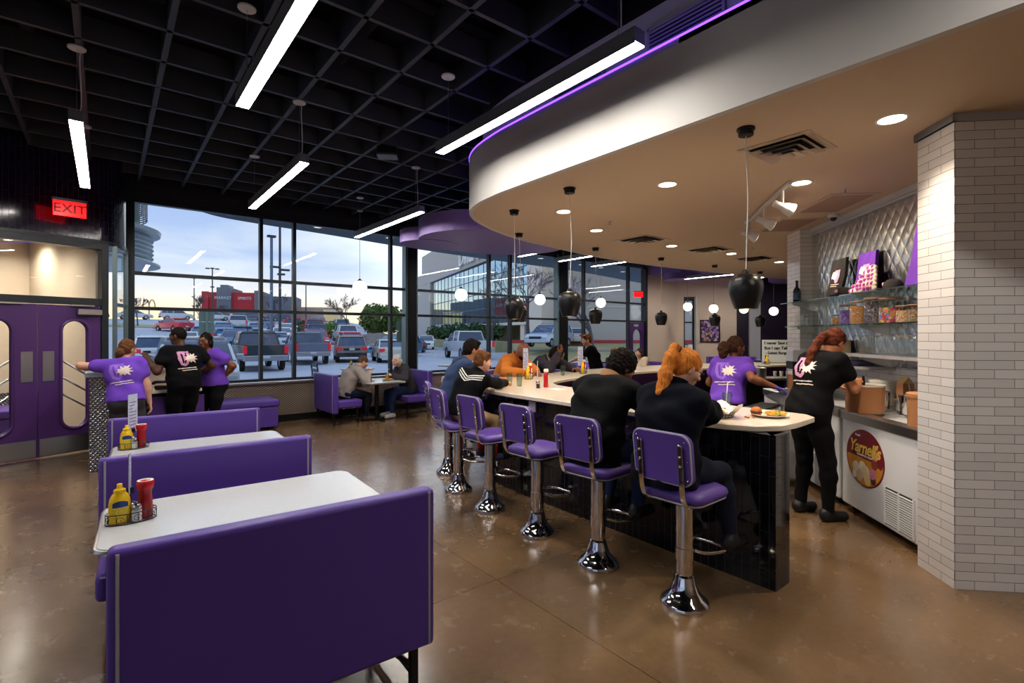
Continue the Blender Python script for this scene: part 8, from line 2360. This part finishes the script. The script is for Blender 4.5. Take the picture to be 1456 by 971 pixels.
H_black = hair_mat('black', (16, 12, 11), (30, 23, 20)); H_red = hair_mat('red', (196, 104, 36), (226, 146, 64)); H_brown = hair_mat('brown', (78, 48, 28), (120, 78, 46))
H_auburn = hair_mat('auburn', (74, 34, 24), (112, 56, 38)); H_dkbrown = hair_mat('dark_brown', (54, 34, 24), (84, 56, 40)); H_white = hair_mat('white', (196, 186, 172), (226, 218, 206)); H_grey = hair_mat('greying', (70, 54, 44), (104, 84, 70))
C_black = cloth_mat('black', (15, 15, 18)); C_purple = cloth_mat('purple', (112, 70, 190), bump=0.15); C_navy = cloth_mat('navy', (14, 17, 28)); C_denim = cloth_mat('denim', (44, 58, 96)); C_denimd = cloth_mat('dark_denim', (26, 30, 46))
C_grey = cloth_mat('grey', (150, 142, 136)); C_tan = cloth_mat('tan', (188, 112, 48)); C_khaki = cloth_mat('khaki', (158, 132, 96)); C_char = cloth_mat('charcoal', (62, 60, 64)); C_bluej = cloth_mat('blue_jacket', (56, 72, 104)); C_slack = cloth_mat('slate', (66, 64, 70)); C_beige = cloth_mat('beige', (206, 184, 156)); C_dgrey = cloth_mat('dark_grey', (58, 56, 66))
C_lilac = cloth_mat('lilac', (118, 78, 170)); C_redsock = cloth_mat('red_sock', (170, 30, 40)); C_fleece = cloth_mat('fleece', (20, 21, 22), bump=0.6, scale=90)
S_black = mat('shoe_black', (20, 20, 22), 0.45); S_white = mat('shoe_white', (206, 206, 204), 0.5); S_brown = mat('shoe_brown', (64, 46, 36), 0.6); S_navy = mat('shoe_navy', (34, 40, 62), 0.6)
M_belt = mat('belt_leather', (24, 22, 22), 0.35); G_purple = mat('purple_glove', (92, 70, 190), 0.4)
tee = lambda m_, k, pm=None: dict(name='tshirt', mat=m_, grow=0.018, wr=0.006, print=k, pm=pm or M_pink)
pants = lambda m_, belt=None: dict(name='trousers', mat=m_, belt=belt)
ZS = 0.835      # hip height of a guest on a stool
# --- guests at the counter
person('woman with a long red ponytail in a dark jacket, on the nearest stool', (2.77, 1.85, 0), -PI / 2 + 0.06, 1.64, 'fair', dict(name='jacket', mat=C_navy, grow=0.028, wr=0.009), pants(C_denimd), S_black, H_red,
       dict(hip=(-0.06, ZS), lean=2, slouch=6, shrug=-0.03, head=(-32, 26, 0), lh=(3.34, 2.08, 1.1), rh=(3.32, 1.86, 1.1), rp=(0.5, -0.4, -0.7), lp=(-0.5, -0.4, -0.7), feet=((3.12, 1.98, 0.36), (3.1, 1.64, 0.37)), hem=-0.1), female=True, sleeve='long', hairstyle='pony_high', detail=1.35, collar=dict(mat=C_navy, h=0.012), build=1.05, extra=glasses)
person('man in a black fleece jacket with a tan collar, on the second stool', (2.8, 2.5, 0), -PI / 2 + 0.1, 1.71, 'brown', dict(name='jacket', mat=C_fleece, grow=0.03, wr=0.009), pants(C_denim), S_black, H_black,
       dict(hip=(-0.04, ZS), lean=8, slouch=12, shrug=-0.02, head=(-22, 38, 0), lh=(3.5, 2.75, 1.1), rh=(3.46, 2.45, 1.1), rp=(0.5, -0.4, -0.8), lp=(-0.5, -0.4, -0.8), feet=((3.12, 2.66, 0.36), (3.1, 2.36, 0.37)), hem=-0.12), sleeve='long', hairstyle='afro', detail=1.3, collar=dict(mat=cloth_mat('tan_collar', (170, 128, 92)), h=0.015), build=1.1)
person('boy in a black sweater with three white stripes, seated at the counter', (2.95, 4.55, 0), -PI / 2 - 0.12, 1.5, 'fair', dict(name='sweater', mat=C_black, grow=0.014, wr=0.005, stripes=True), pants(C_khaki), S_navy, H_brown,
       dict(hip=(0.0, ZS), lean=16, slouch=8, twist=24, head=(-22, 8, 0), lh=(3.62, 4.86, 1.09), rh=(3.62, 4.6, 1.09), rp=(0.7, -0.2, -0.8), lp=(-0.7, -0.2, -0.8), feet=((3.3, 4.66, 0.36), (3.28, 4.42, 0.36))), sleeve='long', hairstyle='short', detail=1.2, child=True, socks=C_redsock, collar=dict(mat=C_black))
person('man in a blue hooded jacket and glasses, behind the boy', (3.22, 5.22, 0), -2.0, 1.78, 'tan', dict(name='hooded_jacket', mat=C_bluej, grow=0.02, wr=0.006, hood=True), pants(C_denimd), S_white, H_black,
       dict(hip=(0.0, ZS), lean=12, slouch=8, head=(8, 10, 0), lh=(3.82, 5.05, 1.1), rh=(3.6, 4.98, 1.1), rp=(0.7, -0.2, -0.8), lp=(-0.7, -0.2, -0.8), feet=((3.55, 5.2, 0.36), (3.42, 5.0, 0.36))), sleeve='long', hairstyle='short', extra=glasses, collar=dict(mat=C_bluej))
person('bald bearded man in a tan jacket, looking down at the counter', (4.86, 6.3, 0), -2.85, 1.8, 'brown', dict(name='jacket', mat=C_tan, grow=0.024, wr=0.007), pants(C_denimd), S_brown, None,
       dict(hip=(0.0, ZS), lean=16, slouch=10, head=(0, 38, 0), lh=(4.98, 5.62, 1.1), rh=(4.72, 5.62, 1.1), rp=(0.9, -0.1, -0.5), lp=(-0.9, -0.1, -0.5), feet=((4.95, 6.0, 0.36), (4.75, 6.0, 0.36))), sleeve='long', extra=beard, collar=dict(mat=C_tan, h=0.012), build=1.1)
person('man in a dark grey jacket resting his bowed head on his hand', (5.75, 6.52, 0), -3.0, 1.76, 'brown', dict(name='hooded_jacket', mat=C_dgrey, grow=0.024, wr=0.007), pants(C_black), S_black, H_black,
       dict(hip=(0.0, ZS), lean=22, slouch=12, head=(0, 52, 8), lh=(5.95, 5.78, 1.1), rh=(5.66, 5.86, 1.34), rpn=(0, -0.6, 0.4), rp=(0.5, 0.2, -1), lp=(-0.9, -0.1, -0.5), feet=((5.85, 6.2, 0.36), (5.65, 6.2, 0.36))), sleeve='long', hairstyle='afro', collar=dict(mat=C_beige, h=0.01), build=1.08)
# --- staff
person('server in black bending over the open ice cream tub', (4.97, 1.87, 0), -2.05, 1.76, 'tan', tee(C_black, 1.15), pants(C_black, M_belt), S_black, H_auburn,
       dict(hip=(-0.02, 0.968), lean=7, slouch=8, head=(4, 32, 0), rh=(5.4, 1.63, 1.22), lh=(5.4, 1.82, 1.16), rp=(0.6, -0.3, -0.9), lp=(-0.5, -0.6, -0.5), rcurl=1.1, feet=((5.06, 2.0, 0.09), (4.99, 1.74, 0.09)), footdir=((-0.1, 1, 0), (0.1, 1, 0)), hem=-0.03), female=True, hairstyle='pony_low', detail=1.3, build=0.97)
sc = thing('ice_cream_scoop', 'black-handled ice cream scoop held in the open brown tub', 'scoop', (5.46, 1.6, 1.1), 0.4)
MB().tube([(-0.05, 0.02, 0.17), (-0.02, 0.01, 0.06), (0, 0, -0.02)], 0.011, 10).build('handle', M_trimc, sc); MB().sphere((0.0, 0, -0.04), (0.026, 0.026, 0.022), 14, 8).build('bowl', M_steel, sc)
person('server in a purple shirt and purple glove working inside the counter', (5.42, 2.9, 0), -PI / 2 + 0.1, 1.62, 'brown', tee(C_purple, 1.15, cloth_mat('violet_print', (150, 110, 214))), pants(C_black), S_black, H_dkbrown,
       dict(hip=(0.0, 0.9), lean=6, slouch=5, head=(-34, 6, 0), rh=(5.5, 2.42, 1.1), lh=(5.75, 3.1, 1.0), rp=(0.6, -0.5, -0.5), lp=(-0.7, -0.5, -0.3), hem=-0.02), female=True, hairstyle='puff', glove=G_purple, build=1.02)
person('waitress in purple leaning an arm on the host stand, seen from behind', (0.19, 7.62, 0), -0.32, 1.62, 'fair', tee(C_purple, 1.15, cloth_mat('violet_print', (150, 110, 214))), pants(C_slack, M_belt), S_black, H_brown,
       dict(hip=(0.0, 0.87), lean=8, slouch=4, side=-6, head=(-25, 8, 0), lh=(-0.08, 7.99, 1.225), rh=(0.42, 7.66, 0.8), lp=(-0.8, -0.3, 0.1), rp=(0.7, -0.4, -0.4), hem=-0.02), female=True, hairstyle='bun', build=1.02)
person('waiter in black beside the host stand, looking left', (0.84, 8.3, 0), 0.3, 1.78, 'dark', tee(C_black, 1.2), pants(C_black), S_black, H_black,
       dict(hip=(0.0, 0.95), lean=2, slouch=4, head=(40, 4, 0), lh=(0.44, 8.4, 1.33), rh=(1.02, 8.6, 1.08), lp=(-0.25, -0.5, -1.0), rp=(0.8, -0.4, -0.4), hem=-0.02), hairstyle='buzz', build=1.04)
person('waitress in purple with glasses and a hand on her hip', (1.25, 8.74, 0), 2.15, 1.68, 'brown', dict(name='tshirt', mat=C_purple, grow=0.018, wr=0.006, front_print=True), pants(C_black), S_black, H_black,
       dict(hip=(0.0, 0.91), lean=2, slouch=3, side=3, head=(12, 2, 0), lh=(1.38, 8.68, 1.0), lp=(-1.0, -0.5, 0.0), rh=(1.0, 8.62, 0.95), rp=(0.7, -0.5, -0.3), hem=-0.02), female=True, hairstyle='curly', extra=glasses, build=1.12)
person('waiter in black serving the window table, seen from behind', (7.95, 7.1, 0), 0.75, 1.7, 'fair', tee(C_black, 1.2), pants(C_black), S_black, H_brown,
       dict(hip=(0.0, 0.91), lean=8, slouch=5, head=(20, 12, 0), lh=(7.55, 7.55, 1.05), rh=(8.2, 7.5, 0.95), lp=(-0.6, -0.5, -0.4), rp=(0.7, -0.5, -0.4), hem=-0.02), hairstyle='short')
# --- guests at the tables
person('man in a grey hoodie eating at the window table', (3.52, 9.5, 0), -PI / 2, 1.76, 'fair', dict(name='hooded_sweatshirt', mat=C_grey, grow=0.022, wr=0.007, hood=True), pants(C_denimd), S_brown, H_grey,
       dict(hip=(0.0, 0.555), lean=18, slouch=10, head=(-4, 26, 0), lh=(3.96, 9.46, 0.9), rh=(3.93, 9.28, 0.9), rp=(0.7, -0.4, -0.6), lp=(-0.7, -0.4, -0.6), feet=((3.98, 9.62, 0.09), (3.9, 9.36, 0.09)), hem=-0.08), sleeve='long', hairstyle='buzz', build=1.08, collar=dict(mat=C_grey))
person('white-haired woman in a black hooded jacket at the window table', (4.84, 9.45, 0), PI / 2, 1.62, 'fair', dict(name='hooded_jacket', mat=C_char, grow=0.022, wr=0.006, hood=True), pants(C_denim), S_white, H_white,
       dict(hip=(0.0, 0.55), lean=8, slouch=10, head=(8, 16, 0), lh=(4.42, 9.26, 0.84), rh=(4.42, 9.42, 0.84), rp=(0.7, -0.4, -0.6), lp=(-0.7, -0.4, -0.6), feet=((4.42, 9.3, 0.09), (4.46, 9.56, 0.09)), hem=-0.08), sleeve='long', female=True, hairstyle='bob', build=1.12, collar=dict(mat=C_char))
person('man in a dark jacket seated at the window, facing right', (7.72, 8.06, 0), -PI / 2, 1.74, 'tan', dict(name='jacket', mat=C_black, grow=0.02, wr=0.006), pants(C_denimd), S_black, H_dkbrown,
       dict(hip=(0.0, 0.555), lean=-6, slouch=10, head=(0, 2, 0), lh=(8.05, 8.2, 0.82), rh=(8.02, 7.92, 0.82), feet=((8.15, 8.15, 0.09), (8.1, 7.95, 0.09)), hem=-0.08), sleeve='long', hairstyle='buzz', collar=dict(mat=C_black))
person('small person in a purple hood at the window table', (8.95, 8.35, 0), PI / 2 + 0.2, 1.38, 'tan', dict(name='tunic', mat=C_lilac, grow=0.016, wr=0.005), pants(C_black), S_black, C_lilac,
       dict(hip=(0.0, 0.53), lean=8, slouch=5, head=(10, 14, 0), lh=(8.62, 8.14, 0.84), rh=(8.6, 8.32, 0.84), feet=((8.6, 8.22, 0.12), (8.6, 8.42, 0.12)), hem=-0.08), sleeve='long', female=True, child=True, hairstyle='hijab')
person('dark-haired guest at the far table, only the head showing above the counter', (10.05, 8.55, 0), -PI / 2 - 0.3, 1.66, 'tan', dict(name='sweater', mat=C_char, grow=0.016, wr=0.005), pants(C_denimd), S_black, H_brown,
       dict(hip=(0.0, 0.555), lean=4, slouch=6, head=(0, 6, 0), lh=(10.5, 8.6, 0.82), rh=(10.5, 8.4, 0.82), feet=((10.45, 8.62, 0.09), (10.45, 8.4, 0.09)), hem=-0.08), sleeve='long', hairstyle='short', detail=0.8)
person('long-haired woman in a beige top by the far purple door', (11.35, 8.45, 0), PI / 2, 1.64, 'fair', dict(name='sweater', mat=C_beige, grow=0.018, wr=0.005), pants(C_denimd), S_black, H_dkbrown,
       dict(hip=(0.0, 0.555), lean=6, slouch=6, head=(0, 8, 0), lh=(10.95, 8.4, 0.82), rh=(10.95, 8.56, 0.82), feet=((10.95, 8.4, 0.09), (10.95, 8.6, 0.09)), hem=-0.08), sleeve='long', female=True, hairstyle='long', detail=0.8)
